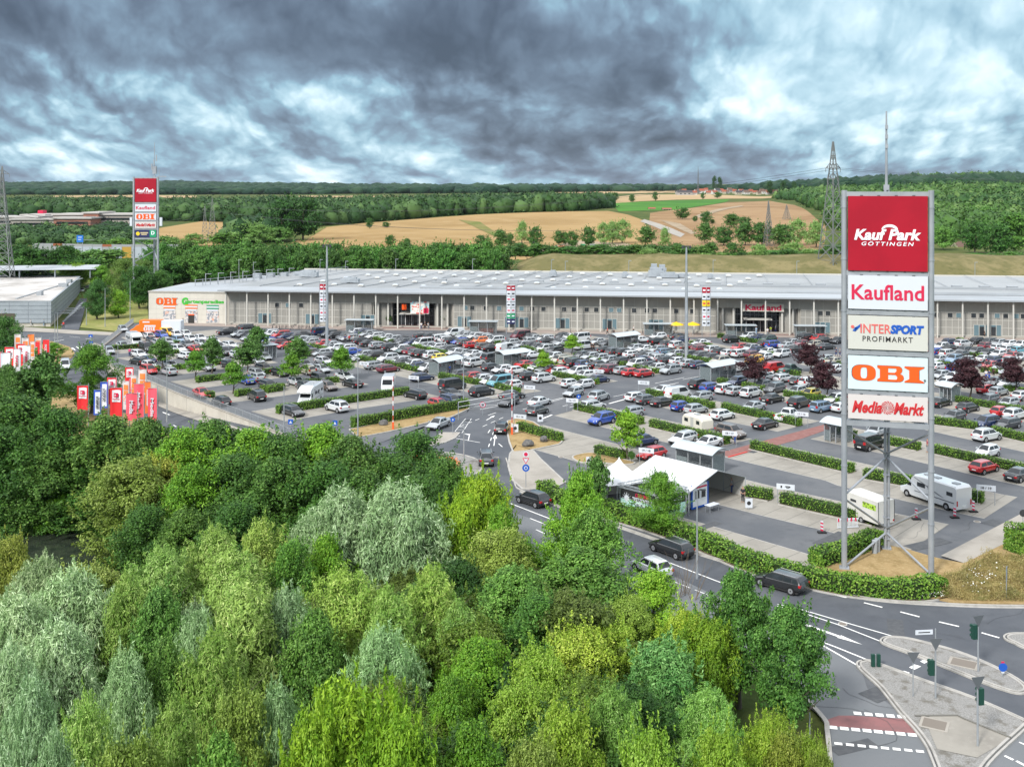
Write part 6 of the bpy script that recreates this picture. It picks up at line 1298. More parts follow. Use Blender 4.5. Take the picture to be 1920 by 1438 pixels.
for (cx0,cy0,sc),blk,txt in CARS:
    for e in txt.split(';'):
        if not e: continue
        p,c=e.split(' '); x,y=[float(v) for v in p.split(',')]; k=KN[c[0]]; x=cx0+x/sc; y=cy0+y/sc
        X,Y=G(x,y,KIND[k][2]*.48)
        if any((X-q['X'])**2+(Y-q['Y'])**2<1.3**2 for q in LST): continue
        D,u,q=nearest_row(ROWS_R if blk=='R' else ROWS_L,X,Y)
        if D>14: u=Vector((.63,-.777)) if blk=='R' else Vector((.777,.63))
        if blk=='L' and u.x<0: u=-u
        LST.append(dict(X=X,Y=Y,k=k,c=c[1],blk=blk,hd=c[2],u=u,x=x,y=y))
# keep neighbours from overlapping
for it in range(60):
    mv=0
    for i,a in enumerate(LST):
        for b_ in LST[i+1:]:
            dx,dy=b_['X']-a['X'],b_['Y']-a['Y']
            if dx*dx+dy*dy>36: continue
            if a['blk']!=b_['blk']: continue
            u=a['u']; v=Vector((-u.y,u.x)); du=dx*u.x+dy*u.y; dv=dx*v.x+dy*v.y
            wa=KIND[a['k']][1]+KIND[b_['k']][1]+.22; la=(KIND[a['k']][0]+KIND[b_['k']][0])/2+.15
            pu,pv=wa-abs(du),la-abs(dv)
            if pu>0 and pv>0:
                mv+=1
                if pu<pv*1.6: m_=math.copysign(pu*.27,du if abs(du)>1e-3 else 1); dvv=u*m_
                else: m_=math.copysign(pv*.27,dv); dvv=v*m_
                a['X']-=dvv.x;a['Y']-=dvv.y;b_['X']+=dvv.x;b_['Y']+=dvv.y
    if not mv: break
print('cars',len(LST),'overlaps left',mv)
rc=random.Random(77)
def zone(a):
    if a['blk']=='L': return 'left block'
    return 'front rows by tall sign' if a['Y']<175 and a['X']>20 else 'rows right of the roundabout' if a['Y']<175 else 'middle rows' if a['Y']<215 else 'rows nearest the hall'
LST.sort(key=lambda a:a['Y'])
for i,a in enumerate(LST):
    u=a['u']; v=Vector((-u.y,u.x))     # v: away from us for right block
    if a['blk']=='R': d=v if a['hd']=='a' else -v
    else: d=(-v) if a['hd']=='q' else v
    if a['blk']=='R' and a['hd'] not in 'af': d=-v
    rot=math.atan2(d.y,d.x)+rc.uniform(-.03,.03)
    side='tail' if a['hd'] in 'ae' else 'nose'
    lb='%s %s parked %s to camera, %s'%(COL[a['c']][1],KNAME[a['k']][1],side,zone(a))
    a['o']=add_car(a['k'],a['c'],a['X'],a['Y'],rot,.02,lb,parts=i<150)
# vehicles on the road
def road_car(k,c,x,y,x2,y2,label,fn=None,zc=.7):
    """centre pixel and a second pixel ahead of the nose"""
    X,Y=G(x,y,zc) if not fn else hit(x,y,fn)[:2]; A=G(x2,y2,zc) if not fn else hit(x2,y2,fn)[:2]
    add_car(k,c,X,Y,math.atan2(A[1]-Y,A[0]-X),.03 if not fn else fn(X,Y)+.03,label,True,None)
road_car('sedan','s',822,793,790,806,'silver saloon driving out of the car park past the island with stripes')
road_car('hatch','k',941,801,951,783,'black hatchback driving up from the roundabout into the car park')
road_car('suv','g',911,858,908,835,'dark grey car with silver roof leaving the roundabout, tail towards the camera')
road_car('hatch','k',999,933,965,922,'black people carrier on the street by the roundabout, tail lights lit red')
road_car('wagon','k',1258,1024,1215,1008,'black estate car with roof rails on the street behind the tree'); road_car('hatch','w',1222,1060,1180,1040,'white hatchback half hidden behind the tree on the street')
road_car('wagon','k',1463,1087,1410,1072,'black estate car on the street directly left of the tall sign')
road_car('hatch','s',1012,532*0+769,1045,757,'mid grey hatchback on the main aisle turning right',zc=.7) if 0 else road_car('hatch','g',1008,768,1045,757,'mid grey hatchback driving into the main aisle')
road_car('sedan','w',1012,752,1048,742,'white saloon driving into the main aisle beside the grey hatchback'); road_car('wagon','d',954,752,920,765,'dark grey estate car coming down the main aisle towards the roundabout')
road_car('hatch','s',1075,735,1040,744,'silver hatchback coming down the main aisle'); road_car('suv','s',1123,743,1155,733,'white and silver SUV driving up the main aisle')
road_car('van','w',122,692,119,720,'white panel van with dark front on the sunken street at the left',zst,zc=0); road_car('hatch','s',205,657,216,668,'silver hatchback at the ramp beside the railing on the left',zc=.7)
for x,y,x2,y2,l in ((155,548,160,540,'white car parked beside the grey showroom'),(166,543,170,537,'blue roofed car behind the showroom corner')): road_car('hatch','s',x,y,x2,y2,l,zst,zc=0)
# white sprinter van driving between the left hedges
def tall_van(x,y,x2,y2,label,Lv=5.9,Hv=2.7,w=.99,z=.03,motor=False,col='w'):
    X,Y=G(x,y,1.2); A=G(x2,y2,1.2); t=thing('camper_van' if motor else 'delivery_van',(X,Y,z),label,'motorhome' if motor else 'van',math.atan2(A[1]-Y,A[0]-X)); h=Lv/2
    bw=w*(1.13 if motor else 1); b=MB().use(PAINT); secs=[]
    prof=[(h,.45,.75),(h-.05,.40,.95),(h-.85,.35,1.28),(h-1.0,.35,1.36),(h-1.75,.35,2.15)] if True else 0
    for X_,z0,zt in prof: ww=w*(.9 if X_>h-.1 else 1); secs.append([(X_,-ww,z0),(X_,-ww,zt-.12),(X_,-ww*.86,zt),(X_,ww*.86,zt),(X_,ww,zt-.12),(X_,ww,z0)])
    if motor:
        for X_,z0,zt in ((h-1.76,.35,2.3),(h-1.9,.35,2.4)): secs.append([(X_,-bw,z0),(X_,-bw,zt-.12),(X_,-bw*.86,zt),(X_,bw*.86,zt),(X_,bw,zt-.12),(X_,bw,z0)])
    for X_,zt in ((h-2.2,Hv-.04),(h-3,Hv),(-h+.25,Hv),(-h,Hv-.22)): secs.append([(X_,-bw,.35),(X_,-bw,zt-.14),(X_,-bw*.90,zt),(X_,bw*.90,zt),(X_,bw,zt-.14),(X_,bw,.35)])
    b.ring(secs)
    if motor=='alcove': b.ring([[(X_,-bw*.98,z0),(X_,-bw*.98,z1-.15),(X_,-bw*.85,z1),(X_,bw*.85,z1),(X_,bw*.98,z1-.15),(X_,bw*.98,z0)] for X_,z0,z1 in ((h-.45,2.15,2.3),(h-.75,1.98,2.6),(h-1.4,1.95,2.85),(h-2.3,1.9,Hv+.1),(h-3.2,2.0,Hv+.02))])
    o=b.build('body',t); o.color=(*COL[col][0],1)
    g=MB().use(PW['g'])
    g.add([(h-.98,-w*.82,1.385),(h-1.70,-w*.80,2.12),(h-1.70,w*.80,2.12),(h-.98,w*.82,1.385)],[(0,3,2,1),(0,1,2,3)]); 
    g.M=None
    for s in (-1,1): g.add([(h-1.05,s*(w+.012),1.32),(h-1.62,s*(w+.012),1.92),(h-2.3 if not motor else h-1.75,s*(w+.012),1.92),(h-2.3 if not motor else h-1.75,s*(w+.012),1.32)],[(0,1,2,3),(3,2,1,0)])
    g.build('windows',t)
    if motor:
        for s in (-1,1):
            for (a,c,z0,z1) in ((h-2.6,h-3.7,1.55,2.0),(h-4.1,h-4.9,1.55,2.0),(-h+1.3,-h+.5,1.6,2.0)): MB().use(PW['g']).box(c,a,min(s*bw,s*(bw+.015)),max(s*bw,s*(bw+.015)),z0,z1).build('side_window',t)
            q=MB().use(mat('grey_stripe',(.16,.17,.2),.5)); q.add([(h-2.2,s*(bw+.012),2.45),(h-2.2,s*(bw+.012),2.38),(-h+1.5,s*(bw+.012),1.15),(-h+2.4,s*(bw+.012),1.30)],[(0,1,2,3),(3,2,1,0)]); q.add([(h-2.2,s*(bw+.012),1.0),(h-2.2,s*(bw+.012),.92),(-h+.3,s*(bw+.012),.92),(-h+.3,s*(bw+.012),1.02)],[(0,1,2,3),(3,2,1,0)]); q.build('side_stripe',t)
        for k,xr in enumerate((h-3.1,h-4.4,-h+1)): q=MB().use(mat('roof_vent_grey',(.30,.32,.34),.4)).box(xr-.35,xr+.35,-.3,.3,Hv,Hv+.09); q.build('roof_window',t)
    for (xx) in (h-1.0,-h+1.35):
        for s in (-1,1):
            b=MB().use(PW['a']).tube((xx,s*(w-.2),.36),(xx,s*(bw+.004 if xx<0 else w+.004),.36),.42,n=14).use(PW['t']).tube((xx,s*(w-.2),.35),(xx,s*((bw if xx<0 else w)+.02),.35),.35,n=14).use(PW['r']).tube((xx,s*(w-.2),.35),(xx,s*((bw if xx<0 else w)+.03),.35),.2,n=10); b.build('wheel',t)  # dark disc round each tyre paints the shade of the wheel well
    for s in (-1,1):
        MB().use(PW['h']).box(h-.28,h+.01,min(s*w*.55,s*w*.9),max(s*w*.55,s*w*.9),.72,.92).build('headlight',t); MB().use(PW['l']).box(-h-.015,-h+.05,min(s*bw*.8,s*bw*.96),max(s*bw*.8,s*bw*.96),.7,1.25).build('tail_light',t)
    MB().use(PW['tr']).box(h-.1,h+.015,-w*.6,w*.6,.45,.68).build('grille',t); MB().use(PW['p']).box(-h-.02,-h,-.26,.26,.6,.72).build('licence_plate',t)
    return t
tall_van(728,720,718,738,'white high roofed delivery van with ladder rack driving between the left hedges',Hv=2.55)
tall_van(581,742,548,762,'white motorhome with sleeping alcove over the cab parked behind the long hedge',Lv=7.0,Hv=2.95,motor='alcove')
tall_van(1752,921,1700,904,'long white motorhome with dark stripes parked beside the right post of the tall sign',Lv=7.9,Hv=2.75,motor=True)
tall_van(252,638,268,646,'white motorhome parked by the railing at the upper left of the car park',Lv=6.5,Hv=2.85,motor='alcove')
# caravan with bicycle, box trailer
def caravan(x,y,x2,y2,label,name,Lc,Hc,w,m,zc=1.2,win=True,box=False):
    X,Y=G(x,y,zc); A=G(x2,y2,zc); t=thing(name,(X,Y,.03),label,'trailer' if box else 'caravan',math.atan2(A[1]-Y,A[0]-X)); h=Lc/2; secs=[]
    for X_,k in (((h,0),(h-.02,0),(-h+.02,0),(-h,0)) if box else ((h,.5),(h-.15,.25),(h-.6,.03),(-h+.6,.0),(-h+.15,.22),(-h,.5))):
        z0,z1=.5+k*.5,Hc-k; e=.05 if box else .2; secs.append([(X_,-w,z0),(X_,-w,z1-e),(X_,-w+e,z1),(X_,w-e,z1),(X_,w,z1-e),(X_,w,z0)])
    MB().use(m).ring(secs).build('body',t)
    for s in (-1,1):
        MB().use(PW['t']).tube((0,s*(w-.25),.33),(0,s*(w+.01),.33),.33,n=12).use(PW['r']).tube((0,s*(w-.2),.33),(0,s*(w+.02),.33),.19,n=10).build('wheel',t)
    MB().use(M['gmetal']).bar((h-.1,-.5,.45),(h+1.1,0,.45),.08).bar((h-.1,.5,.45),(h+1.1,0,.45),.08).tube((h+.8,0,.05),(h+.8,0,.6),.05).build('drawbar',t)
    if not box:
        for s in (-1,1):
            for a,c in ((h-.5,h-1.3),(-h+1.2,-h+.5)): MB().use(PW['g']).box(c,a,min(s*w,s*(w+.02)),max(s*w,s*(w+.02)),1.3,1.8).build('side_window',t)
            MB().use(mat('pale_joint',(.4,.4,.38),.6)).box(-.35,.3,min(s*w,s*(w+.012)),max(s*w,s*(w+.012)),.6,2.1).build('door',t)
        MB().use(PW['g']).box(-h+.06,-h+.1,-.6,.6,1.35,1.8).build('rear_window',t); MB().use(mat('roof_vent_grey',(.3,.32,.34),.4)).box(-.4,.4,-.35,.35,Hc,Hc+.1).build('roof_window',t)
    else:
        for s in (-1,1):
            MB().use(mat('lime_panel',(.35,.55,.06),.6,noise=(4,(.06,.08,.02),.5,.55))).box(-h+.3,-h+2.1,min(s*w,s*(w+.012)),max(s*w,s*(w+.012)),1.75,2.3).build('side_window',t); MB().use(PW['g']).box(h-1.6,h-.8,min(s*w,s*(w+.012)),max(s*w,s*(w+.012)),1.9,2.15).build('side_window',t)
            MB().use(PW['l']).box(-h-.02,-h+.03,min(s*w*.8,s*w*.95),max(s*w*.8,s*w*.95),.6,.8).build('tail_light',t)
        MB().use(M['dmetal']).box(-h-.03,-h-.005,-w,-w+.05,.55,Hc-.05).box(-h-.03,-h-.005,w-.05,w,.55,Hc-.05).box(-h-.03,-h-.005,-.03,.03,.55,Hc-.05).build('door_frame',t)
    return t
caravan(1308,793,1285,786,'cream white caravan with a bicycle on its tail behind the hedge','caravan',4.3,2.35,1.02,mat('cream_caravan',(.60,.57,.50),.5))
caravan(1630,951,1600,940,'white box trailer with lime green window panel seen through the posts of the tall sign','box_trailer',4.6,2.75,1.1,mat('off_white_trailer',(.56,.55,.52),.6,noise=(.7,(.48,.47,.44),.45,.7)),box=True,zc=1.5)
road_car('suv','B',1370,808,1398,815,'grey brown SUV towing the cream caravan',zc=.8)
def bicycle(X,Y,z,rz,label,group=None):
    b=MB().use(PW['t'])
    for x in (-.52,.52):
        for k in range(14): a,c=2*PI*k/14,2*PI*(k+1)/14; b.bar((x+.33*math.cos(a),0,.34+.33*math.sin(a)),(x+.33*math.cos(c),0,.34+.33*math.sin(c)),.035)
        b.use(M['metal'])
        for k in range(4): a=PI*k/4; b.bar((x-.32*math.cos(a),0,.34-.32*math.sin(a)),(x+.32*math.cos(a),0,.34+.32*math.sin(a)),.008)
        b.use(PW['t'])
    t=thing('bicycle',(X,Y,z),label,'bicycle',rz,group); b.build('wheels',t)
    b=MB().use(M['dmetal']).bar((-.52,0,.34),(-.05,0,.32),.03).bar((-.05,0,.32),(.38,0,.72),.035).bar((-.52,0,.34),(-.18,0,.78),.025).bar((-.18,0,.78),(.36,0,.82),.035).bar((-.05,0,.32),(-.22,0,.92),.03).bar((.52,0,.34),(.34,0,.98),.035); b.build('frame',t)
    MB().use(PW['tr']).box(-.34,-.10,-.07,.07,.92,.98).build('saddle',t); MB().use(PW['tr']).bar((.30,-.28,1.0),(.30,.28,1.0),.03).build('handlebar',t)
    return t
X,Y=G(1335,793,.9); bicycle(X,Y,.45,-.2,'dark bicycle mounted on the tail of the cream caravan')
for k,px in enumerate((511,518,524,529,536,540,548,555,560,566,575,580,590,1070,1148,1205)):
    X,Y=G(px,618.5 if px<700 else 626); bicycle(X,Y,.13,PI/2+random.uniform(-.4,.4),'parked bicycle leaning at the racks in front of the hall',group='bicycles at the racks of the hall')
# orange box truck
def box_truck():
    X,Y=G(292,614,1.8); t=thing('box_truck',(X,Y,.03),'orange box truck with white rear box beside the garden centre','truck',PI-.03); OR=mat('orange_truck',(.82,.16,.015),.45)
    MB().use(OR).ring([[(x,-1.05,z0),(x,-1.05,z1-.1),(x,-.95,z1),(x,.95,z1),(x,1.05,z1-.1),(x,1.05,z0)] for x,z0,z1 in ((5.7,.5,1.1),(5.5,.45,1.35),(4.9,.4,1.6),(4.2,.4,2.3),(3.9,.4,2.4),(3.3,.4,2.4))]).build('cab',t)
    MB().use(PW['g']).add([(4.86,-.9,1.64),(4.25,-.88,2.27),(4.25,.88,2.27),(4.86,.9,1.64)],[(0,1,2,3),(3,2,1,0)]).build('windscreen',t)
    MB().use(OR).box(-1.6,3.4,-1.2,1.2,.95,3.5).use(INK['wh']).box(-.4,2.2,-1.22,-1.2,2.1,2.45).box(-.4,2.2,1.2,1.22,2.1,2.45).box(1.0,2.6,1.2,1.22,3.0,3.3).build('box_body',t)
    MB().use(INK['wh']).box(-6.2,-1.7,-1.2,1.2,.95,3.45).build('rear_box_body',t); MB().use(M['dmetal']).box(-6.2,3.4,-.5,.5,.6,.95).build('chassis',t)
    for x in (4.5,-.2,-4.4):
        for s in (-1,1): MB().use(PW['t']).tube((x,s*.8,.45),(x,s*1.15,.45),.45,n=12).use(PW['r']).tube((x,s*.8,.45),(x,s*1.17,.45),.25,n=10).build('wheel',t)
    link('lettering',glyphs(slab_obi(),INK['wh'],.28,.22,.02,cx=4.87,cz=2),t,(1,1.23,1.6),PI)
box_truck()
X,Y=G(312,622,1); add_car('van','Y',X,Y,-.6,.03,'orange yellow van between the box truck and the white cars',True,None)
# ---------------------------------------------------------------- wall and railing along the sunken street
wl=dens(LOT[:7],2.5)
b=MB().use(M['conc']); ribbon(b,offs(wl,-.0),.35,lambda x,y:zst(x,y)-.6,.12); b.use(M['pave']); ribbon(b,wl,.5,.12,.24)
for k in range(2,len(wl)-1,3):
    p,q=Vector(wl[k]),Vector(wl[k+1]); d=(q-p).normalized(); n=Vector((-d.y,d.x))
    for s in (-1,1): b.use(M['joint']).bar((*(p+n*s*.178),zst(p.x,p.y)-.3),(*(p+n*s*.178),.12),.03,.02)
o=b.build('retaining_wall'); tag(o,'pale concrete retaining wall between the car park and the sunken street','wall')
rl=thing('railing',(0,0,0),'grey steel railing with thin bars on top of the concrete retaining wall','railing')
for k in range(len(wl)-1):
    q=MB().use(M['metal']).bar((*wl[k],1.26),(*wl[k+1],1.26),.06).bar((*wl[k],.36),(*wl[k+1],.36),.04)
    a,c=Vector(wl[k]),Vector(wl[k+1]); 
    for j in range(14): p=a.lerp(c,j/14); q.bar((p.x,p.y,.36),(p.x,p.y,1.26),.025)
    q.bar((*wl[k],.2),(*wl[k],1.3),.06); q.build('railing_panel',rl)
q=MB().use(M['conc']); pts=dens(P2((600,845),(620,880),(640,930)),3); ribbon(q,pts,.3,-3.5,.0); struct(q.build('kerb'))
# ---------------------------------------------------------------- lamps, poles
def lamp(x,yb,yt,label,arms=2,r=.09,fn=None,z=0,group=None,ang=0,headw=.5):
    if fn: X,Y,z=hit(x,yb,fn)
    else: X,Y=G(x,yb,z)
    H=zat(yt,Y)-z; t=thing('street_lamp',(X,Y,z),label,'street lamp',ang,group)
    MB().use(M['metal']).tube((0,0,-.1),(0,0,.9),r*1.5,r*1.3).tube((0,0,.9),(0,0,H),r*1.15,r*.6,8).build('pole',t)
    for k in range(arms):
        s=1 if k==0 else -1; MB().use(M['dmetal']).bar((0,0,H),(s*headw,0,H+.05),.05).box(min(s*headw,s*(headw+.5)),max(s*headw,s*(headw+.5)),-.14,.14,H,H+.1).build('lamp_head',t)
    return t
for i,(x,yb,yt,a,l) in enumerate(((532.5,818,724,1,'slim grey lamp post at the front corner of the left hedges'),(671,818,648,1,'tall slim lamp post on the dry grass below the long hedge'),(313,790,666,1,'slim lamp post beside the retaining wall and the red flags'),(221,712,648,1,'short lamp post near the maple and the railing'),
  (869,750,640,1,'tall slim lamp post left of the main aisle'),(870,870,789,1,'lamp post on the roundabout island'),(1307,1085,919,1,'grey lamp post on the street in front of the tent'),(731,650,640,1,'thin lamp post in the far middle rows'))):
    lamp(x,yb,yt,l,arms=a,r=.08,headw=.25)
for x,yb,yt in ((197,613,541),(244,602,528),(162,610,578),(103,655,590),(108,660,586)): lamp(x,yb,yt,'slim grey lamp post by the junction in front of the showroom',1,.1,zst,group='lamp posts at the junction',headw=.3)
for x,yb,yt in ((448,513,487),(600,513,487),(742,513,486),(886,513,486),(1034,513,487),(1179,513,489),(1337,520,488),(1494,520,490),(1828,524,492),(510,516,505),(648,513,490),(475,513,492),(1060,513,490)):
    Y=350; X=(x-960)*Y/FP; t=thing('street_lamp',(X,Y,.5),'thin lamp post rising behind the roof of the long hall','street lamp',0,'lamp posts behind the hall'); MB().use(M['metal']).tube((0,0,0),(0,0,zat(yt,Y)-.5),.13,.09,6).build('pole',t); MB().use(M['metal']).box(-.1,.9,-.1,.1,zat(yt,Y)-.6,zat(yt,Y)-.45).build('lamp_head',t)
def mast(x,yb,yt,label):
    X,Y=G(x,yb); H=zat(yt,Y); t=thing('light_mast',(X,Y,0),label,'light mast'); MB().use(M['metal']).lathe([(.55,0),(.55,.35),(.34,.4),(.30,H*.5),(.16,H)],12).build('pole',t)
    MB().use(M['dmetal']).box(-.9,.9,-.25,.25,H-.2,H).box(-.9,-.5,-.3,.1,H-.6,H-.2).box(.5,.9,-.3,.1,H-.6,H-.2).build('lamp_head',t)
mast(613,656,459,'tall round light mast in the left part of the car park in front of the hall'); mast(1287,674,461,'tall round light mast in the middle of the car park near the yellow parasols')
# hanging sign ladders on poles in front of the hall
def ladder_sign(x,yb,yt,cols,ybot,w,label):
    X,Y=G(x,yb); H=zat(yt,Y); z0=zat(ybot,Y); t=thing('tenant_sign_pole',(X,Y,0),label,'sign pole'); wm=w*Y/FP
    for s in ((-1,1)): MB().use(M['metal']).tube((s*wm*.55,0,0),(s*wm*.55,0,H+.2),.07,n=6).build('pole',t)
    n=len(cols); h=(H-z0)/n
    for k,c in enumerate(cols):
        z1=H-k*h
        if c is None: continue
        for s,a in ((-.28,-.35),(.28,.35)):
            q=MB().use(INK[c]); ww=wm*.25; q.bar((s*wm-ww,-.15+(-ww*a),z1-h*.5),(s*wm+ww,-.15+ww*a,z1-h*.5),.08,h*.88); p=q.build('sign_panel',t)
            MB().use(INK['lw'] if c in('red','grn','navy') else INK['blk'] if k%2 else INK['lred']).bar((s*wm-ww*.6,-.23-ww*.6*a,z1-h*.5),(s*wm+ww*.6,-.23+ww*.6*a,z1-h*.5),.02,h*.22).build('lettering_bars',p)
ladder_sign(607,624,532,['red','wh','wh','wh','wh','wh'],604,14,'vertical column of small shop signs left of the first entrance')
ladder_sign(958,626,535,['red','wh','wh','wh','wh','grn','navy'],608,15,'vertical column of small shop signs with green and navy panels')
ladder_sign(1324,632,538,['red','wh','yel','wh','wh','wh'],612,14,'vertical column of small shop signs with a yellow panel')
# ---------------------------------------------------------------- shelters for shopping trolleys
TINT=mat('tinted_shelter_glass',(.20,.24,.25),.2,spec=.5,alpha=.55)
def shelter(xa,xb,yb,label,h=2.5,dep=2.4,curved=True,orient=None,redt=False):
    A,B_=Vector(G(xa,yb[0])),Vector(G(xb,yb[1])); d=(B_-A); L=d.length; t=thing('trolley_shelter',(A.x,A.y,0),label,'trolley shelter',math.atan2(d.y,d.x))
    q=MB().use(M['gmetal'])
    for k in range(4):
        for y in (0,dep): q.box(k*L/3-.05,k*L/3+.05,y-.05,y+.05,0,h)
    q.build('frame',t); q=MB().use(TINT).box(.05,L-.05,dep-.02,dep+.02,.15,h-.1).box(-.02,.02,.05,dep-.05,.15,h-.1).box(L-.02,L+.02,.05,dep-.05,.15,h-.1).box(.05,L*.3,-.02,.02,.15,h*.6); q.build('glass_wall',t)
    q=MB().use(mat('shelter_roof',(.42,.47,.50),.35,spec=.5)); secs=[]
    for k in range(9):
        a=k/8; y=-.6+a*(dep+1.2); z=h+(.55*math.sin(PI*a) if curved else .15); secs.append([(-.4,y,z),(L+.4,y,z),(L+.4,y,z+.06),(-.4,y,z+.06)])
    q.ring(secs).build('roof',t)
    q=MB().use(M['metal']) if not redt else MB().use(mat('red_trolley',(.42,.07,.035),.6))
    n=max(3,int(L/.55))
    for k in range(n):
        x=.5+k*(L-1)/n
        for z in (.35,.6,.9): q.bar((x,.5,z),(x+.35,.55,z),.03).bar((x,1.9,z),(x+.35,1.9,z),.03)
        q.bar((x,.5,.35),(x,1.9,.35),.03).bar((x,.5,.9),(x,1.9,.9),.03).bar((x,.5,.1),(x,.5,1.0),.03)
    q.build('trolley_row',t)
    return t
shelter(1268,1336,(876,892),'glass walled trolley shelter with curved roof behind the white tent')
shelter(822,864,(706,698),'curved trolley shelter in the middle of the car park beside the lamp post'); shelter(944,987,(690,684),'curved trolley shelter beside the small tree in the middle rows'); shelter(1156,1196,(654,649),'curved trolley shelter nearest the hall in the middle rows')
shelter(1333,1380,(716,707),'glass trolley shelter near the dark red trees'); shelter(496,518,(673,671),'grey trolley shelter between the street trees of the left block',curved=False); shelter(1546,1578,(826,833),'trolley shelter half hidden by the left post of the tall sign'); shelter(1762,1784,(752,756),'trolley shelter right of the tall sign below the dark red tree')
for i,(xa,xb,y,r_,l) in enumerate(((649,697,622,0,'flat roofed trolley shelter left of the first entrance'),(881,930,625,1,'flat roofed shelter with red trolleys right of the first entrance'),(1209,1261,630,0,'flat roofed shelter beside the yellow parasols'),(1363,1416,633,0,'flat roofed shelter left of the second entrance'),(1493,1547,634,0,'flat roofed shelter right of the second entrance'))):
    shelter(xa,xb,(y,y+.5),l,h=2.6,dep=1.8,curved=False,redt=bool(r_))
# yellow parasols of the cafe
for x,l in ((1268,'yellow parasol of the cafe, left of a pair'),(1299,'yellow parasol of the cafe, right of a pair')):
    X,Y=G(x,630); t=thing('parasol',(X,Y,0),l,'parasol'); MB().use(M['metal']).tube((0,0,0),(0,0,3.2),.05).build('pole',t); MB().use(mat('yellow_canvas',(.78,.47,.02),.8)).lathe([(1.75,2.55),(1.7,2.62),(.9,2.95),(.02,3.25)],8).build('canopy',t)
# planters with round bushes at the first entrance
for x,w,l in ((730,1,'white tub with a small round bush left of the first entrance'),(827,1,'white tub with a small round bush right of the first entrance'),(835,1.6,'large dark leafy bush right of the first entrance')):
    X,Y=G(x,611.5 if w==1 else 612); t=thing('plant_tub',(X,Y-.6,.12),l,'plant tub'); MB().use(M['wpaint']).lathe([(.35,0),(.6,1.1),(.5,1.12)],12).build('tub',t); c=link('crown',PROTO['streetD'][0],t,(0,0,1.0)); c.scale=(.45*w,.45*w,.4*w); c.color=(.8,.8,.8,1)
# ---------------------------------------------------------------- flags
FL=dict(r=mat('flag_red',(.74,.03,.035),.7),R=mat('flag_bright_red',(.86,.10,.14),.7),w=mat('flag_white',(.76,.78,.82),.7),o=mat('flag_orange',(.80,.20,.05),.7),b=mat('flag_blue',(.04,.10,.48),.7),g=mat('flag_grey',(.58,.54,.54),.7))
for m_ in FL.values(): pass
def flag(x,ytop,ybot,xw,c1,c2,words,wc,label,Y,box=None,zb_=None,side=-1,tilt=0):
    X=(x-960)*Y/FP; zt=zat(ytop,Y); zbm=zat(ybot,Y); w=abs(xw-x)*Y/FP; s=-1 if xw<x else 1; g=zst(X,Y)
    t=thing('flagpole',(X,Y,g),label,'flag'); zt-=g; zbm-=g
    MB().use(M['metal']).tube((0,0,-.1),(0,0,zt+.35),.07,.045,8).bar((0,0,zt+.02),(s*w,0,zt+.02),.04).build('pole',t)
    def cloth(mb,x0,x1,z0,z1,off=0):
        secs=[]
        for k in range(7):
            xx=x0+(x1-x0)*k/6; yy=.10*math.sin(xx*4.2+X)+off; secs.append([(s*xx,yy-.012,z0),(s*xx,yy+.012,z0),(s*xx,yy+.10*math.sin(xx*2)+.012,z1),(s*xx,yy+.10*math.sin(xx*2)-.012,z1)])
        mb.ring(secs)
    q=MB().use(FL[c1]); cloth(q,.06,w,zbm,zt); f=q.build('flag_cloth',t)
    q=MB().use(FL[c2])
    if box=='top': cloth(q,w*.15,w*.85,zt-w*1.15,zt-w*.2,-.035)
    elif box=='inset': cloth(q,w*.2,w*.8,zbm+w*.2,zt-w*.3,-.035)
    elif box=='blocks':
        for k in range(3): cloth(q,w*.18,w*.82,zt-w*.35-(k+1)*w*.78,zt-w*.35-k*w*.78-w*.12,-.035)
    if box: q.build('flag_field',f)
    if words:
        L_=(zt-zbm)*(.5 if len(words)>3 else .3); me=text(words,L_,w*.34,INK[wc],bold=.03); o=link('lettering',me,f,(s*w*.5,-.16,(zt+zbm)/2 - (0 if len(words)>3 else L_*.4))); o.rotation_euler=(0,R(90),0)
    if box=='top' and not words:
        pass
    return t
YF=148
flag(166,723,768,145,'r','w',None,None,'red flag with white square logo field, leftmost of the right flag group',YF,'top')
q_=[(166,723,145)]
flag(190,731,778,176,'b','w','ANGEBOTE'[:0] or 'INTERSPORT','blk','blue and white flag, lower of two, beside the red logo flags',YF-4,'inset')
flag(203,716,765,188,'b','w','INTERSPORT','blk','blue and white flag, upper of two, beside the red logo flags',YF+4,'inset')
flag(219,708,758,201,'r','w',None,None,'red flag with white logo field behind the blue flags',YF+5,'top'); flag(230,727,780,207,'r','w',None,None,'large red flag with white logo field right of the blue flags',YF-4,'top')
flag(251,689,735,235,'r','w',None,None,'red flag with white logo field, topmost of the right flag group',YF+14,'top')
flag(243,715,768,229,'g','o','OBI','wh','grey and orange flag behind the light red flags',YF,'blocks'); flag(257,704,760,245,'g','o',None,None,'grey and orange flag, middle of three',YF+7,'blocks'); flag(275,693,740,259,'g','o',None,None,'grey and orange flag, tallest of three',YF+10,'blocks')
flag(258,738,788,236,'R','w','Media','wh','light red flag, lowest and furthest left of three',YF-8); flag(270,720,782,251,'R','w','Media','wh','light red flag, middle of three',YF-5); flag(283,716,775,272,'o','w','Küchenstudio','wh','orange flag with white upright lettering',YF-2); flag(295,728,800,277,'R','w','Media','wh','light red flag at the right end of the flag group',YF-8)
YG=195
flag(40,627,662,27,'g','o',None,None,'grey and orange flag, top left of the left flag group',YG,'blocks'); flag(54,634,665,41,'g','o',None,None,'grey and orange flag, second in the left flag group',YG,'blocks'); flag(65,627,660,52,'o','w',None,None,'orange flag, highest of the left flag group',YG+6); flag(78,633,668,66,'g','o',None,None,'grey and orange flag behind the red lettered flags',YG+6,'blocks')
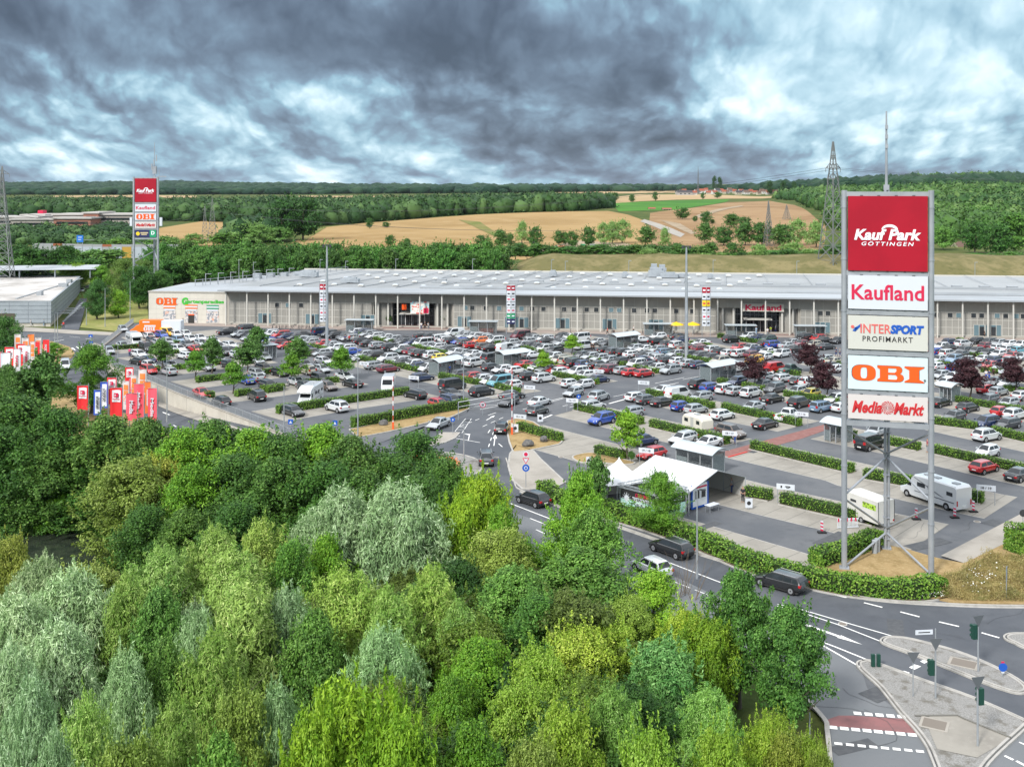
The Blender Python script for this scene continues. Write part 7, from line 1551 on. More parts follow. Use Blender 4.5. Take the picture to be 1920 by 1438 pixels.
flag(75,641,678,62,'r','w','MODO','wh','dark red flag with white lettering, left of a pair',YG-4); flag(93,637,672,80,'r','w','MODO','wh','dark red flag with white lettering, right of a pair',YG)
flag(66,641,680,56,'g','o',None,None,'grey and orange flag between the white and the red flags',YG-6,'blocks'); flag(47,645,686,31,'r','w',None,None,'red flag with white field behind the white flags',YG-10,'top'); flag(57,648,690,43,'w','w','FUNKEN','lred','white flag with upright lettering, right of a pair',YG-16)
flag(27,651,695,9,'r','w',None,None,'red flag with white field at the left edge',YG-18,'top'); flag(39,655,698,25,'w','w','FUNKEN','lred','white flag with upright lettering, left of a pair',YG-22); flag(20,662,701,1,'w','w',None,None,'white flag with pale blue mark at the left edge',YG-28); flag(5,660,695,-14,'r','w',None,None,'red flag cut by the left edge of the view',YG-26)
# square red marks on the logo fields
for o in [o for o in bpy.data.objects if o.name.startswith('flag_field') and o.parent.data.materials[0]==FL['r']]:
    bb=[Vector(c) for c in o.bound_box]; cx_=(bb[0].x+bb[6].x)/2; cz_=(bb[0].z+bb[6].z)/2; w_=abs(bb[6].x-bb[0].x)
    b=MB().use(INK['lred']).box(cx_-w_*.26,cx_+w_*.26,bb[0].y-.04,bb[0].y-.01,cz_-w_*.12,cz_+w_*.38).box(cx_-w_*.4,cx_+w_*.4,bb[0].y-.04,bb[0].y-.01,cz_-w_*.38,cz_-w_*.3); b.use(INK['wh']).add([(cx_-w_*.16,bb[0].y-.05,cz_+w_*.3),(cx_+w_*.02,bb[0].y-.05,cz_+w_*.3),(cx_+w_*.18,bb[0].y-.05,cz_+w_*.13),(cx_+w_*.02,bb[0].y-.05,cz_-.03*w_),(cx_-w_*.16,bb[0].y-.05,cz_-.03*w_),(cx_-w_*.0,bb[0].y-.05,cz_+w_*.13)],[(0,5,4),(0,1,2,5),(5,2,3,4)][0:1]); b.build('logo_mark',o)
# ---------------------------------------------------------------- event tent, pagoda, banner stand, cabin
TENT=mat('white_tent_canvas',(.74,.76,.78),.7,trans=.15); TPOLE=M['gmetal']
def gz(p,z=0): return Vector((*G(p[0],p[1],z),z))
e1_,e2_=gz((1191,922),0),gz((1295,965),0)
def big_tent():
    V3=lambda x,y,z:Vector((x,y,z)); fr=[V3(12.6,117.9,2.15),V3(18.4,111.2,2.15)]; bk=[V3(19.9,124.2,2.15),V3(25.7,117.5,2.15)]; ridge=[V3(16.25,121.0,3.7),V3(22.05,114.3,3.7)]
    t=thing('event_tent',(0,0,0),'large white gabled event tent in the parking bays behind the banner stand','tent'); q=MB().use(TENT)
    q.add([fr[0],fr[1],ridge[1],ridge[0],bk[0],bk[1]],[(0,1,2,3),(3,2,5,4)]); up=Vector((0,0,-.05)); q.add([v+up for v in (fr[0],fr[1],ridge[1],ridge[0],bk[0],bk[1])],[(3,2,1,0),(4,5,2,3)]); q.build('canopy',t)
    gd=lambda v:Vector((v.x,v.y,0))
    def wall(a,b_,za=None): 
        w=MB().use(mat('tent_wall',(.50,.49,.46),.75,trans=.1)); w.bar((a.x,a.y,1.07),(b_.x,b_.y,1.07),.05,2.1); return w.build('side_wall',t)
    wall(bk[0],bk[1]); wall(fr[0],bk[0]); wall(fr[0],fr[0].lerp(fr[1],.95))
    w=MB().use(TPOLE)
    for k in range(4):
        for A,B_ in ((fr[0],fr[1]),(bk[0],bk[1])): p=A.lerp(B_,k/3); MB().use(TPOLE).bar((p.x,p.y,0),(p.x,p.y,2.15),.1).build('tent_pole',t)
    p=fr[1];r_=bk[1]; w.bar(bk[0].lerp(bk[1],.66)-Vector((0,0,2.0)),bk[1]-Vector((0,0,.1)),.06).bar(bk[0].lerp(bk[1],.66)-Vector((0,0,.1)),bk[1]-Vector((0,0,2.0)),.06).bar(fr[1],ridge[1],.08).bar(ridge[1],bk[1],.08); w.build('frame',t)
    return fr,bk,ridge
fr,bk,rd=big_tent()
def cabin():
    c=fr[1].lerp(bk[1],.27); d=(fr[1]-fr[0]).normalized(); n=(bk[1]-fr[1]).normalized(); a=math.atan2(n.y,n.x); c=c-d*.6
    t=thing('ticket_cabin',(c.x,c.y,0),'white and blue container cabin under the open end of the event tent','cabin',a)
    MB().use(M['wpaint']).box(-1.3,1.3,0,3.2,.15,2.55).build('wall',t); q=MB().use(INK['blue'])
    for x in (-1.3,1.3): q.box(x-.1,x+.1,-.03,.12,.1,2.6)
    q.box(-1.3,1.3,-.02,.05,.05,.25).build('corner_post',t); 
    for x in (-.5,.5): q=MB().use(M['wpaint']).box(x-.42,x+.42,-.06,0,1.0,2.0); f=q.build('window',t); MB().use(PW['g']).box(x-.34,x+.34,-.08,-.06,1.08,1.92).build('pane',f)
    MB().use(INK['lred']).box(-.6,1.1,-.05,0,2.15,2.3).build('sign_strip',t)
    t2=thing('folding_table',(c.x+d.x*1.6,c.y+d.y*1.6,0),'small white table with papers in front of the cabin','table',a); MB().use(INK['wh']).box(-.8,.8,-.4,.4,.70,.75).build('tabletop',t2)
    for x in (-.7,.7): MB().use(M['metal']).bar((x,-.3,0),(x,-.3,.7),.04).bar((x,.3,0),(x,.3,.7),.04).build('leg',t2)
cabin()
def pagoda():
    c=gz((1161,938),0); t=thing('pagoda_tent',(c.x,c.y,0),'white pointed pagoda tent left of the large event tent','tent',.3); zt=zat(857,c.y); q=MB().use(TENT); secs=[]
    for k in range(9):
        f=k/8; r=2.5*(1-f)**1.6+.03; z=2.4+(zt-2.4)*f; secs.append([(r,r,z),(-r,r,z),(-r,-r,z),(r,-r,z)])
    q.ring(secs,True,False).build('canopy',t)
    q=MB().use(TPOLE)
    for x in (-2.45,2.45):
        for y in (-2.45,2.45): q.bar((x,y,0),(x,y,2.4),.08)
    q.build('frame',t); MB().use(mat('tent_wall')).box(-2.5,2.5,2.42,2.48,0,2.4).box(-2.5,-2.45,-2.4,2.4,0,2.4).build('side_wall',t)
pagoda()
def banner_stand():
    A,B_,C_=gz((1160,958),0),gz((1233,978),0),gz((1289,966),0); ztop=2.75
    t=thing('banner_stand',(0,0,0),'square truss frame carrying printed banners at the edge of the car park','banner stand')
    D_2=A+(C_-B_); 
    def truss(p,q_):
        b=MB().use(M['metal']); d=(q_-p).normalized(); n=Vector((0,0,1)) if abs(d.z)<.5 else Vector((1,0,0)); m_=d.cross(n).normalized(); c=[n*.15+m_*.15,n*.15-m_*.15,-n*.15+m_*.15,-n*.15-m_*.15]
        for k in c: b.bar(p+k,q_+k,.05)
        L=(q_-p).length; k=0
        while k*.5<L-.5:
            a=p+d*(k*.5); e=p+d*(k*.5+.5); i=k%2; b.bar(a+c[i],e+c[1-i],.025).bar(a+c[2+i],e+c[3-i],.025).bar(a+c[0 if i else 2],e+c[2 if i else 0],.025); k+=1
        b.build('truss',t)
    up=Vector((0,0,ztop))
    for P_ in (A,B_,C_,D_2): truss(P_,P_+up)
    for p,q_ in ((A,B_),(B_,C_),(C_,D_2),(D_2,A)): truss(p+up,q_+up)
    def banner(p,q_,words,sgn=1):
        d=(q_-p); L=d.length; a=math.atan2(d.y,d.x); o=link('banner',None,t,tuple(p),a)
        bn=MB().use(INK['blk']).box(.3,L-.3,-.03,.03,1.5,ztop-.25).use(mat('mint_band',(.33,.58,.50),.6,noise=(1.2,(.50,.66,.60),.45,.6))).box(.3,L-.3,-.03,.03,.45,1.5); me=bn.mesh('banner'); o2=link('banner',me,t,tuple(p),a); bpy.data.objects.remove(o)
        for (s_,w_,h_,x_,z_,c_) in words: link('lettering',text(s_,w_,h_,INK[c_],bold=.02),o2,(x_*L,-.035,z_))
        return o2,L
    o2,L=banner(A,B_,[('CORONA',1.9,.36,.62,ztop-.62,'lred'),('TESTZENTRUM',3.4,.42,.66,ztop-1.1,'wh'),('Ohne Termin',2.4,.28,.64,ztop-1.62,'wh'),('DRIVE-IN',3.4,.72,.55,.95,'blk')] if 0 else [('CORONA',L_ if 0 else 1.8,.36,.62,ztop-.6,'lred'),('TESTZENTRUM',2.8,.40,.64,ztop-1.05,'wh'),('Ohne Termin',2.2,.26,.62,ztop-1.5,'wh'),('DRIVE-',2.6,.62,.6,.98,'blk')])
    b=MB().use(INK['wh'])
    for k in range(12): a=2*PI*k/12; b.bar((L*.22,-.04,ztop-1.15),(L*.22+.6*math.cos(a),-.04,ztop-1.15+.6*math.sin(a)),.06,.03)
    b.tube((L*.22,-.05,ztop-1.15),(L*.22,-.02,ztop-1.15),.32,n=14); b.build('logo_mark',o2)
    banner(B_,C_,[('TESTZENTRUM',2.3,.34,.5,ztop-.8,'wh'),('Ohne Termin',1.9,.24,.5,ztop-1.25,'wh'),('IN',.9,.62,.6,.98,'blk')])
banner_stand()
# ---------------------------------------------------------------- signs of many kinds
def row_sign(x,yb,txt,label,w=1.9,h=.6,zt=2.1,ang=-.35,grp='row number boards of the car park'):
    X,Y=G(x,yb); t=thing('row_sign',(X,Y,0),label,'sign',ang,grp)
    for s in (-1,1): MB().use(M['metal']).tube((s*w*.45,0,0),(s*w*.45,0,zt),.035,n=6).build('post',t)
    p=MB().use(INK['wh']).box(-w/2,w/2,-.05,-.01,zt-h,zt).build('sign_board',t); link('lettering',text(txt,w*.55,h*.42,INK['blk'],bold=.01),p,(0,-.055,zt-h/2))
for x,yb,tx,l in ((993,747,'14 / 15','row number board in front of the left middle hedge'),(1073,773,'16 / 15','row number board at the end of the hedge by the main aisle'),(1122,715,'14 / 13','row number board beside the dark blue saloon'),(1207,738,'13 / 12','row number board right of the main aisle'),(1368,838,'18 / 17','row number board above the white saloon near the red path'),(1503,800,'17 / 16','row number board at the end of the hedge near the red path'),
 (1473,944,'19','row number board at the left end of the hedge behind the tent'),(1849,946,'18 / 19','row number board beside the long motorhome'),(975,805,'15 / 16','row number board on the dry grass by the boulders'),(683,700,'13 / 14','row number board in the left middle rows'),(776,728,'14 / 15','row number board beside the black estate at the long hedge'),(1212,872,'19 / 18','row number board in front of the red hatchback'),(1883,716,'17 / 18','row number board between the dark red trees')): row_sign(x,yb,tx,l)
def round_sign(x,yb,yt,kind,label,fn=None,r=.32,ang=0,zs=None,back=False):
    if fn: X,Y,z=hit(x,yb,fn)
    else: (X,Y),z=G(x,yb),0
    H=zat(yt,Y)-z; t=thing('road_sign',(X,Y,z),label,'road sign',ang); MB().use(M['metal']).tube((0,0,0),(0,0,H),.04,n=6).build('post',t)
    def disc(zc,m,rr,y,n=20): return MB().use(m).tube((0,y-.015,zc),(0,y,zc),rr,n=n)
    if kind=='limit': p=disc(H-r,INK['lred'],r,-.05).build('sign_disc',t); disc(H-r,INK['wh'],r*.78,-.066).build('sign_face',p); link('lettering',text('20',r*.8,r*.7,INK['blk'],bold=.03),p,(0,-.085,H-r))
    if kind=='blue': p=disc(H-r,INK['blue'],r,-.05).build('sign_disc',t); MB().use(INK['wh']).add([(-.15,-.07,H-r*1.2),(.0,-.07,H-r*.6),(.15,-.07,H-r*1.2),(.04,-.07,H-r*1.2),(.04,-.07,H-r*1.5),(-.04,-.07,H-r*1.5),(-.04,-.07,H-r*1.2)],[(0,1,2)[::-1],(3,4,5,6)]).build('arrow',p)
    if kind=='bluesq': p=MB().use(INK['blue']).box(-r,r,-.06,-.03,H-2*r,H).build('sign_board',t); MB().use(INK['wh']).add([(-r*.6,-.065,H-r*1.6),(0,-.065,H-r*.5),(r*.6,-.065,H-r*1.6)],[(0,2,1)]).build('pictogram',p)
    if kind=='board': p=MB().use(INK['wh']).box(-r,r,-.06,-.03,H-2.6*r,H).build('sign_board',t); disc(H-r*1.3,INK['blk'],r*.55,-.065).build('pictogram',p)
    if kind=='round':
        p=disc(H-r*.9,INK['wh'],r*.9,-.05).build('sign_disc',t); disc(H-r*.9,INK['lred'],r*.6,-.066).build('sign_face',p)
        q=MB().use(INK['lred']).add([(-r*1.1,-.06,H-r*2.1),(0,-.06,H-r*4),(r*1.1,-.06,H-r*2.1),(-r*1.1,-.03,H-r*2.1),(0,-.03,H-r*4),(r*1.1,-.03,H-r*2.1)],[(0,1,2),(3,5,4),(0,3,4,1),(1,4,5,2),(2,5,3,0)]).use(INK['wh']).add([(-r*.75,-.065,H-r*2.3),(0,-.065,H-r*3.6),(r*.75,-.065,H-r*2.3)],[(0,1,2)]).build('give_way_plate',t)
        disc(H-r*5.2,INK['blue'],r*1.15,-.05).build('sign_disc',t); MB().use(INK['wh']).tube((0,-.075,H-r*5.2),(0,-.068,H-r*5.2),r*.6,n=12).use(INK['blue']).tube((0,-.085,H-r*5.2),(0,-.076,H-r*5.2),r*.38,n=12).build('pictogram',t)
    return t
round_sign(986,915,846,'round','post with round, give way and blue roundabout signs at the kerb',r=.36); round_sign(905,778,753,'limit','round red rimmed speed sign in front of the barrier frame',r=.45)
round_sign(849,815,782,'blue','black backed round sign on the striped island'); round_sign(992,768,762,'blue','blue arrow sign on the main aisle',r=.3) ; round_sign(1085,760,739,'blue','blue arrow sign beside the row board on the main aisle',r=.35)
round_sign(545,800,786,'bluesq','blue square sign by the front corner of the left car park',r=.35); round_sign(628,806,788,'bluesq','blue square sign near the long hedge',r=.35)
round_sign(170,632,627,'bluesq','blue sign at the junction on the left, upper of two',zst,r=.5); round_sign(171,645,640,'bluesq','blue sign at the crossing on the left, lower of two',zst,r=.4)
round_sign(966,815,795,'board','white board with a round symbol beside the orange barrier post',r=.42); round_sign(1104,868,856,'board','small white notice board on the oval dry bed',r=.32); round_sign(1013,793,777,'board','white notice board on the pale bay by the aisle',r=.4); round_sign(1404,955,934,'board','white advertising board standing near the cabin',r=.38)
# height barriers: tall striped posts with cross bars
def barrier(x,yb,yt,label,x2,y2b):
    X,Y=G(x,yb); H=zat(yt,Y); t=thing('height_barrier',(X,Y,0),label,'barrier'); q=MB()
    n=11
    for k in range(n): q.use(M['wpaint'] if k%2 else mat('signal_red',(.50,.05,.05),.5)).tube((0,0,H*k/n),(0,0,H*(k+1)/n),.06,n=8)
    q.build('pole',t); MB().use(mat('signal_orange',(.72,.11,.03),.5)).box(-.13,.13,-.13,.13,0,1.1).build('base',t)
barrier(737,806,706,'tall red and white striped barrier post left of the roundabout exit',0,0); barrier(960,816,690,'tall white barrier post with orange base beside the black hatchback',0,0)
X,Y=G(965,768); t=thing('gate_barrier',(X,Y,0),'grey frame with thin cross bars spanning the aisle','barrier',.72); MB().use(M['metal']).tube((0,0,0),(0,0,2.6),.06).tube((-11,0,0),(-11,0,2.6),.06).build('post',t); MB().use(M['wpaint']).bar((-11,0,2.6),(0,0,2.6),.07).build('cross_bar',t); MB().use(M['wpaint']).bar((-11,0,1.9),(0,0,1.9),.05).build('cross_bar',t)
# traffic lights at the lower right
def traffic_light(x,yb,yt,label,heads,ang=0,tri=True,plate=None):
    X,Y=G(x,yb,.12); H=zat(yt,Y)-.12; t=thing('traffic_light',(X,Y,.12),label,'traffic light',ang); MB().use(M['metal']).tube((0,0,0),(0,0,H),.065,.055,8).build('pole',t); GT=mat('dark_green_housing',(.012,.055,.04),.5)
    for (dx,zz_) in heads:
        q=MB().use(GT).box(dx-.17,dx+.17,-.05,.22,H+zz_-1.0,H+zz_)
        for k in range(3): q.tube((dx-.0,.22,H+zz_-.17-k*.33),(dx,.42,H+zz_-.17-k*.33),.13,n=10,caps=False).box(dx-.17,dx+.17,.16,.24,H+zz_-.3-k*.33,H+zz_-.26-k*.33)
        q.build('signal_head',t)
    if tri: MB().use(mat('sign_back',(.10,.11,.12),.5)).add([(-.45,-.06,H+.55),(.45,-.06,H+.55),(0,-.06,H-.25),(-.45,-.03,H+.55),(.45,-.03,H+.55),(0,-.03,H-.25)],[(0,2,1),(3,4,5),(0,1,4,3),(1,2,5,4),(2,0,3,5)]).build('give_way_plate',t)
    if plate: q=MB().use(INK['wh']).box(-1.4,-.2,-.04,.0,H+.85,H+1.15).build('street_name_plate',t); MB().use(INK['blk']).box(-1.2,-.4,-.05,-.04,H+.97,H+1.03).build('lettering_bars',q); MB().use(M['metal']).tube((0,0,H),(0,0,H+1.2),.04).build('pole',t)
    return t
traffic_light(1834,1258,1168,'traffic light with plate turned edge on standing on the long narrow island',[(-.25,-.1)],.3); traffic_light(1754,1308,1212,'traffic light with street name plate on the large cobbled island',[(-.25,-.9)],.1,plate=1); traffic_light(1833,1398,1285,'traffic light with triangular plate at the paved crossing',[(.25,-.2)],.2)
def sign_post(x,yb,yt,label,kind='tri',ang=0,z=.12):
    X,Y=G(x,yb,z); H=zat(yt,Y)-z; t=thing('road_sign',(X,Y,z),label,'road sign',ang); MB().use(M['metal']).tube((0,0,0),(0,0,H),.04,n=6).build('post',t); SB=mat('sign_back',(.10,.11,.12),.5)
    if kind=='tri': MB().use(SB).add([(-.42,-.06,H),(.42,-.06,H),(0,-.06,H-.75),(-.42,-.03,H),(.42,-.03,H),(0,-.03,H-.75)],[(0,2,1),(3,4,5),(0,1,4,3),(1,2,5,4),(2,0,3,5)]).build('sign_plate',t)
    if kind=='flat': MB().use(mat('blue_grey_back',(.13,.18,.25),.5)).box(-.3,.3,-.06,-.03,H-1.1,H).build('sign_plate',t)
    if kind=='blue': p=MB().use(INK['blue']).tube((0,-.06,H-.3),(0,-.03,H-.3),.3,n=16).build('sign_disc',t); q=MB(); [q.use(INK['lred'] if k%2 else INK['wh']).box(-.1,.1,-.05,.0,.25+k*.2,.45+k*.2) for k in range(4)]; q.build('striped_marker',t)
    if kind=='pair':
        for s in (-.2,.2): MB().use(mat('dark_green_housing')).box(s-.12,s+.12,-.1,.1,H-.85,H).build('sign_plate',t)
sign_post(1712,1305,1222,'give way sign seen from behind on the large cobbled island'); sign_post(1642,1249,1226,'short pair of green marker plates at the tip of the large island','pair'); sign_post(1880,1268,1242,'blue arrow sign with striped marker at the end of the narrow island','blue'); sign_post(1887,1122,1062,'narrow blue sign seen edge on in the weeds','flat',1.1,.1)
X,Y=G(1918,1010); t=thing('road_sign',(X,Y,.1),'dark round sign on a post at the right edge by the concrete path','road sign'); MB().use(M['metal']).tube((0,0,0),(0,0,2.2),.04).build('post',t); MB().use(M['dmetal']).tube((0,-.06,2.4),(0,-.02,2.4),.35,n=16).build('sign_disc',t)
X,Y=G(1518,1438*0+1400); lampX=thing('marker_post',(*G(1518,1410),0),'thin grey post at the kerb of the side road below the maple','post'); MB().use(M['metal']).tube((0,0,0),(0,0,2.4),.04).build('post',lampX)
# beacons and fence
def beacon(x,yb,label,ang=0):
    X,Y=G(x,yb); t=thing('striped_beacon',(X,Y,.02),label,'traffic beacon',ang,'striped traffic beacons'); q=MB()
    for k in range(6):
        z=.15+k*.165; q.use(INK['lred'] if k%2==0 else INK['wh']); q.add([(-.13,-.03,z+.08),(.13,-.03,z),(.13,-.03,z+.165),(-.13,-.03,z+.245),(-.13,.03,z+.08),(.13,.03,z),(.13,.03,z+.165),(-.13,.03,z+.245)],[(0,1,2,3),(7,6,5,4),(0,4,5,1),(1,5,6,2),(2,6,7,3),(3,7,4,0)])
    q.build('plate',t); MB().use(M['black']).box(-.42,.42,-.25,.25,0,.12).build('base',t)
for x,yb,l in ((1541,999,'striped beacon leftmost, at the corner of the paved bays'),(1718,974,'striped beacon right of the box trailer'),(1790,971,'striped beacon in front of the long motorhome'),(1825,960,'striped beacon on the kerb near the row board')): beacon(x,yb,l)
def fence():
    A,B_=gz((1570,992),0),gz((1610,990),0); d=B_-A; t=thing('barrier_fence',tuple(A),'short red and white plastic barrier fence behind the left post of the tall sign','fence',math.atan2(d.y,d.x)); L=d.length
    q=MB().use(INK['wh']).box(0,L,-.02,.02,.9,1.05).box(0,L,-.02,.02,.12,.2)
    for k in range(16): q.box(k*L/16,k*L/16+.05,-.015,.015,.2,.9)
    q.build('panel',t); q=MB().use(INK['lred'])
    for k in range(5): q.box(k*L/5+.05,k*L/5+.2,-.025,.025,.72,1.06)
    q.build('red_markers',t)
fence()
for x,yb,l in ((1640,1039,'grey cylinder cabinet beside the rear post of the tall sign, left'),(1645,1036,'grey cylinder cabinet beside the rear post of the tall sign, right')):
    X,Y=G(x,yb); t=MB().use(M['gmetal']).lathe([(.01,1.25),(.24,1.22),(.26,1.15),(.24,0)],12).build('service_post',None,None,(X,Y,.1)); tag(t,l,'service post')
# boulders
def boulder(x,yb,w,label,seed):
    X,Y=G(x,yb); rng=np.random.default_rng(seed); bm=bmesh.new(); bmesh.ops.create_icosphere(bm,subdivisions=3,radius=1); k=rng.normal(0,1,(7,3)); 
    for v in bm.verts:
        c=np.array(v.co[:]); s=min(1.0,1.0/max(.001,max((c@(q/np.linalg.norm(q)))/(.78+.12*i/7) for i,q in enumerate(k)) )) ; c=c*s*(1+.03*rng.normal()); v.co=(c[0]*w,c[1]*w*.8,c[2]*w*.75+w*.35)
    me=bpy.data.meshes.new('boulder'); bm.to_mesh(me); bm.free(); me.materials.append(mat('dark_basalt',(.085,.085,.085),.85,noise=(3,(.14,.135,.13),.4,.65),bump=.5,bscale=7)); o=link('boulder',me,None,(X,Y,.12),rng.uniform(0,3)); tag(o,label,'boulder')
boulder(719,798,.72,'dark grey boulder on the dry grass below the long left hedge',1); boulder(990,838,.8,'dark grey boulder at the left tip of the dry bed beside the small hedge',2); boulder(1020,829,.68,'dark grey boulder right of the other one in front of the small hedge',3)
# small bushes on the dry bed
o=put_tree('shrub','streetD',*G(1184,868),.1,1.3,.45,'tiny round bush beside the slim bright tree','shrub'); o=put_tree('shrub','oliveA',*G(905,822),.1,1.0,.5,'small tuft at the kerb by the striped barrier','shrub') if 0 else None
o=put_tree('shrub','brightA',*hit(305,655,zst),4.5,3.0,'bush behind the left flag group near the junction','shrub',tint=(.8,.9,.8)) if 0 else put_tree('shrub','brightA',*hit(100,672,zst),3.2,2.2,'bush right of the left flag group','shrub',tint=(.8,.9,.8))
# flowers on the roundabout
rng=np.random.default_rng(5); P=np.array([(RC[0]+r*math.cos(a),RC[1]+r*math.sin(a),.4+rng.uniform(0,.35)) for r,a in zip(rng.uniform(1,4.6,1800),rng.uniform(0,6.28,1800))]); V,F,T=leaves(P,np.tile([0,0,1.],(1800,1)),.18,.16,rng,.4); o=link('flower_bed',leafmesh('flower_bed',V,F,T,mat('orange_petals',(.75,.16,.02),.8))); tag(o,'orange flower bed in the middle of the roundabout','flower bed',kind='stuff')
# bare saplings by the street
for x,yb,yt in ((1285,1125,1010),(1300,1135,1020),(1272,1130,1040)):
    X,Y=G(x,yb,-.5); rs=random.Random(x); t=thing('bare_sapling',(X,Y,-.5),'thin bare sapling beside the lamp post on the street','sapling',0,'bare saplings by the street'); q=MB().use(mat('pale_twig',(.16,.13,.10),.9)); H=zat(yt,Y)
    for k in range(7):
        a=rs.uniform(0,6.28); l=rs.uniform(.6,1)*H; p=Vector((0,0,0))
        for j in range(4): n=p+Vector((math.cos(a)*.12*l,math.sin(a)*.12*l,l*.27)); q.tube(p,n,.03*(1-j*.2),.024*(1-j*.2),4,False); a+=rs.uniform(-.6,.6); p=n
    q.build('stem',t)

# ---------------------------------------------------------------- people
SK=mat('skin',(.42,.24,.16),.7); 
def skin_mesh(name,J,E,rads,m,sub=1):
    me=bpy.data.meshes.new(name); me.from_pydata(J,E,[]); o=bpy.data.objects.new(name,me); C.objects.link(o)
    md=o.modifiers.new('s','SKIN'); 
    for i,r in enumerate(rads): me.skin_vertices[0].data[i].radius=(r,r) if not isinstance(r,tuple) else r
    me.skin_vertices[0].data[0].use_root=True
    ms=o.modifiers.new('d','SUBSURF'); ms.levels=sub; ms.render_levels=sub
    dg=bpy.context.evaluated_depsgraph_get(); out=bpy.data.meshes.new_from_object(o.evaluated_get(dg)); bpy.data.objects.remove(o); bpy.data.meshes.remove(me); out.materials.clear(); out.materials.append(m); out.name=name
    out.polygons.foreach_set('use_smooth',[True]*len(out.polygons)); return out
def person_meshes(step):
    s=step
    J=[(0,0,.95),(0,0,1.15),(0,0,1.38),(0,.0,1.50),(0,.02,1.60),(0,.02,1.72), (.19,0,1.42),(.24,.05*s,1.15),(.24,.18*s+.05,.93),(.24,.22*s+.06,.83), (-.19,0,1.42),(-.24,-.05*s,1.15),(-.24,-.12*s+.05,.93),(-.24,-.16*s+.06,.83),
       (.09,0,.88),(.10,.20*s,.50),(.10,.14*s,.08),(.10,.14*s+.16,.03),(-.09,0,.88),(-.10,-.14*s,.50),(-.10,-.30*s,.08),(-.10,-.30*s+.16,.03)]
    E=[(0,1),(1,2),(2,3),(3,4),(4,5),(2,6),(6,7),(7,8),(8,9),(2,10),(10,11),(11,12),(12,13),(0,14),(14,15),(15,16),(16,17),(0,18),(18,19),(19,20),(20,21)]
    r=[(.15,.10),(.14,.10),(.16,.11),.055,.085,.075,.065,.048,.036,.04,.065,.048,.036,.04,.09,.062,.042,.038,.09,.062,.042,.038]
    body=skin_mesh('person_body',J,E,r,SK)
    sh=skin_mesh('shirt',[J[0],J[1],J[2],J[6],J[7],J[10],J[11]],[(0,1),(1,2),(2,3),(3,4),(2,5),(5,6)],[(.185,.135),(.17,.13),(.19,.14),.085,.068,.085,.068],mat('shirt',(.5,.5,.5),.85,objcol=True))
    tr=skin_mesh('trousers',[J[0],J[14],J[15],J[16],J[18],J[19],J[20]],[(0,1),(1,2),(2,3),(0,4),(4,5),(5,6)],[(.18,.13),.112,.082,.062,.112,.082,.062],mat('trousers',(.05,.06,.1),.85,objcol=True))
    hair=skin_mesh('hair',[(0,-.02,1.68),(0,-.01,1.75)],[(0,1)],[.092,.08],mat('hair',(.05,.035,.025),.9))
    return body,sh,tr,hair
PM=[person_meshes(0.1),person_meshes(1.0)]
def person(x,yb,shirt,trous,label,walk=1,ang=0,fn=None,z=.02):
    X,Y=G(x,yb) if not fn else hit(x,yb,fn)[:2]; z=z if not fn else fn(X,Y)+.05; B_,s,t_,h=PM[walk]; o=link('person',B_,None,(X,Y,z),ang); tag(o,label,'person')
    a=link('shirt',s,o); a.color=(*shirt,1); a=link('trousers',t_,o); a.color=(*trous,1); link('hair',h,o); return o
WH,BK,RD,BL,GY,LB,PK,YE,NV,OG=(.6,.6,.6),(.03,.03,.035),(.55,.03,.04),(.03,.10,.42),(.25,.26,.28),(.25,.40,.55),(.6,.06,.2),(.5,.7,.05),(.03,.05,.14),(.7,.2,.05)
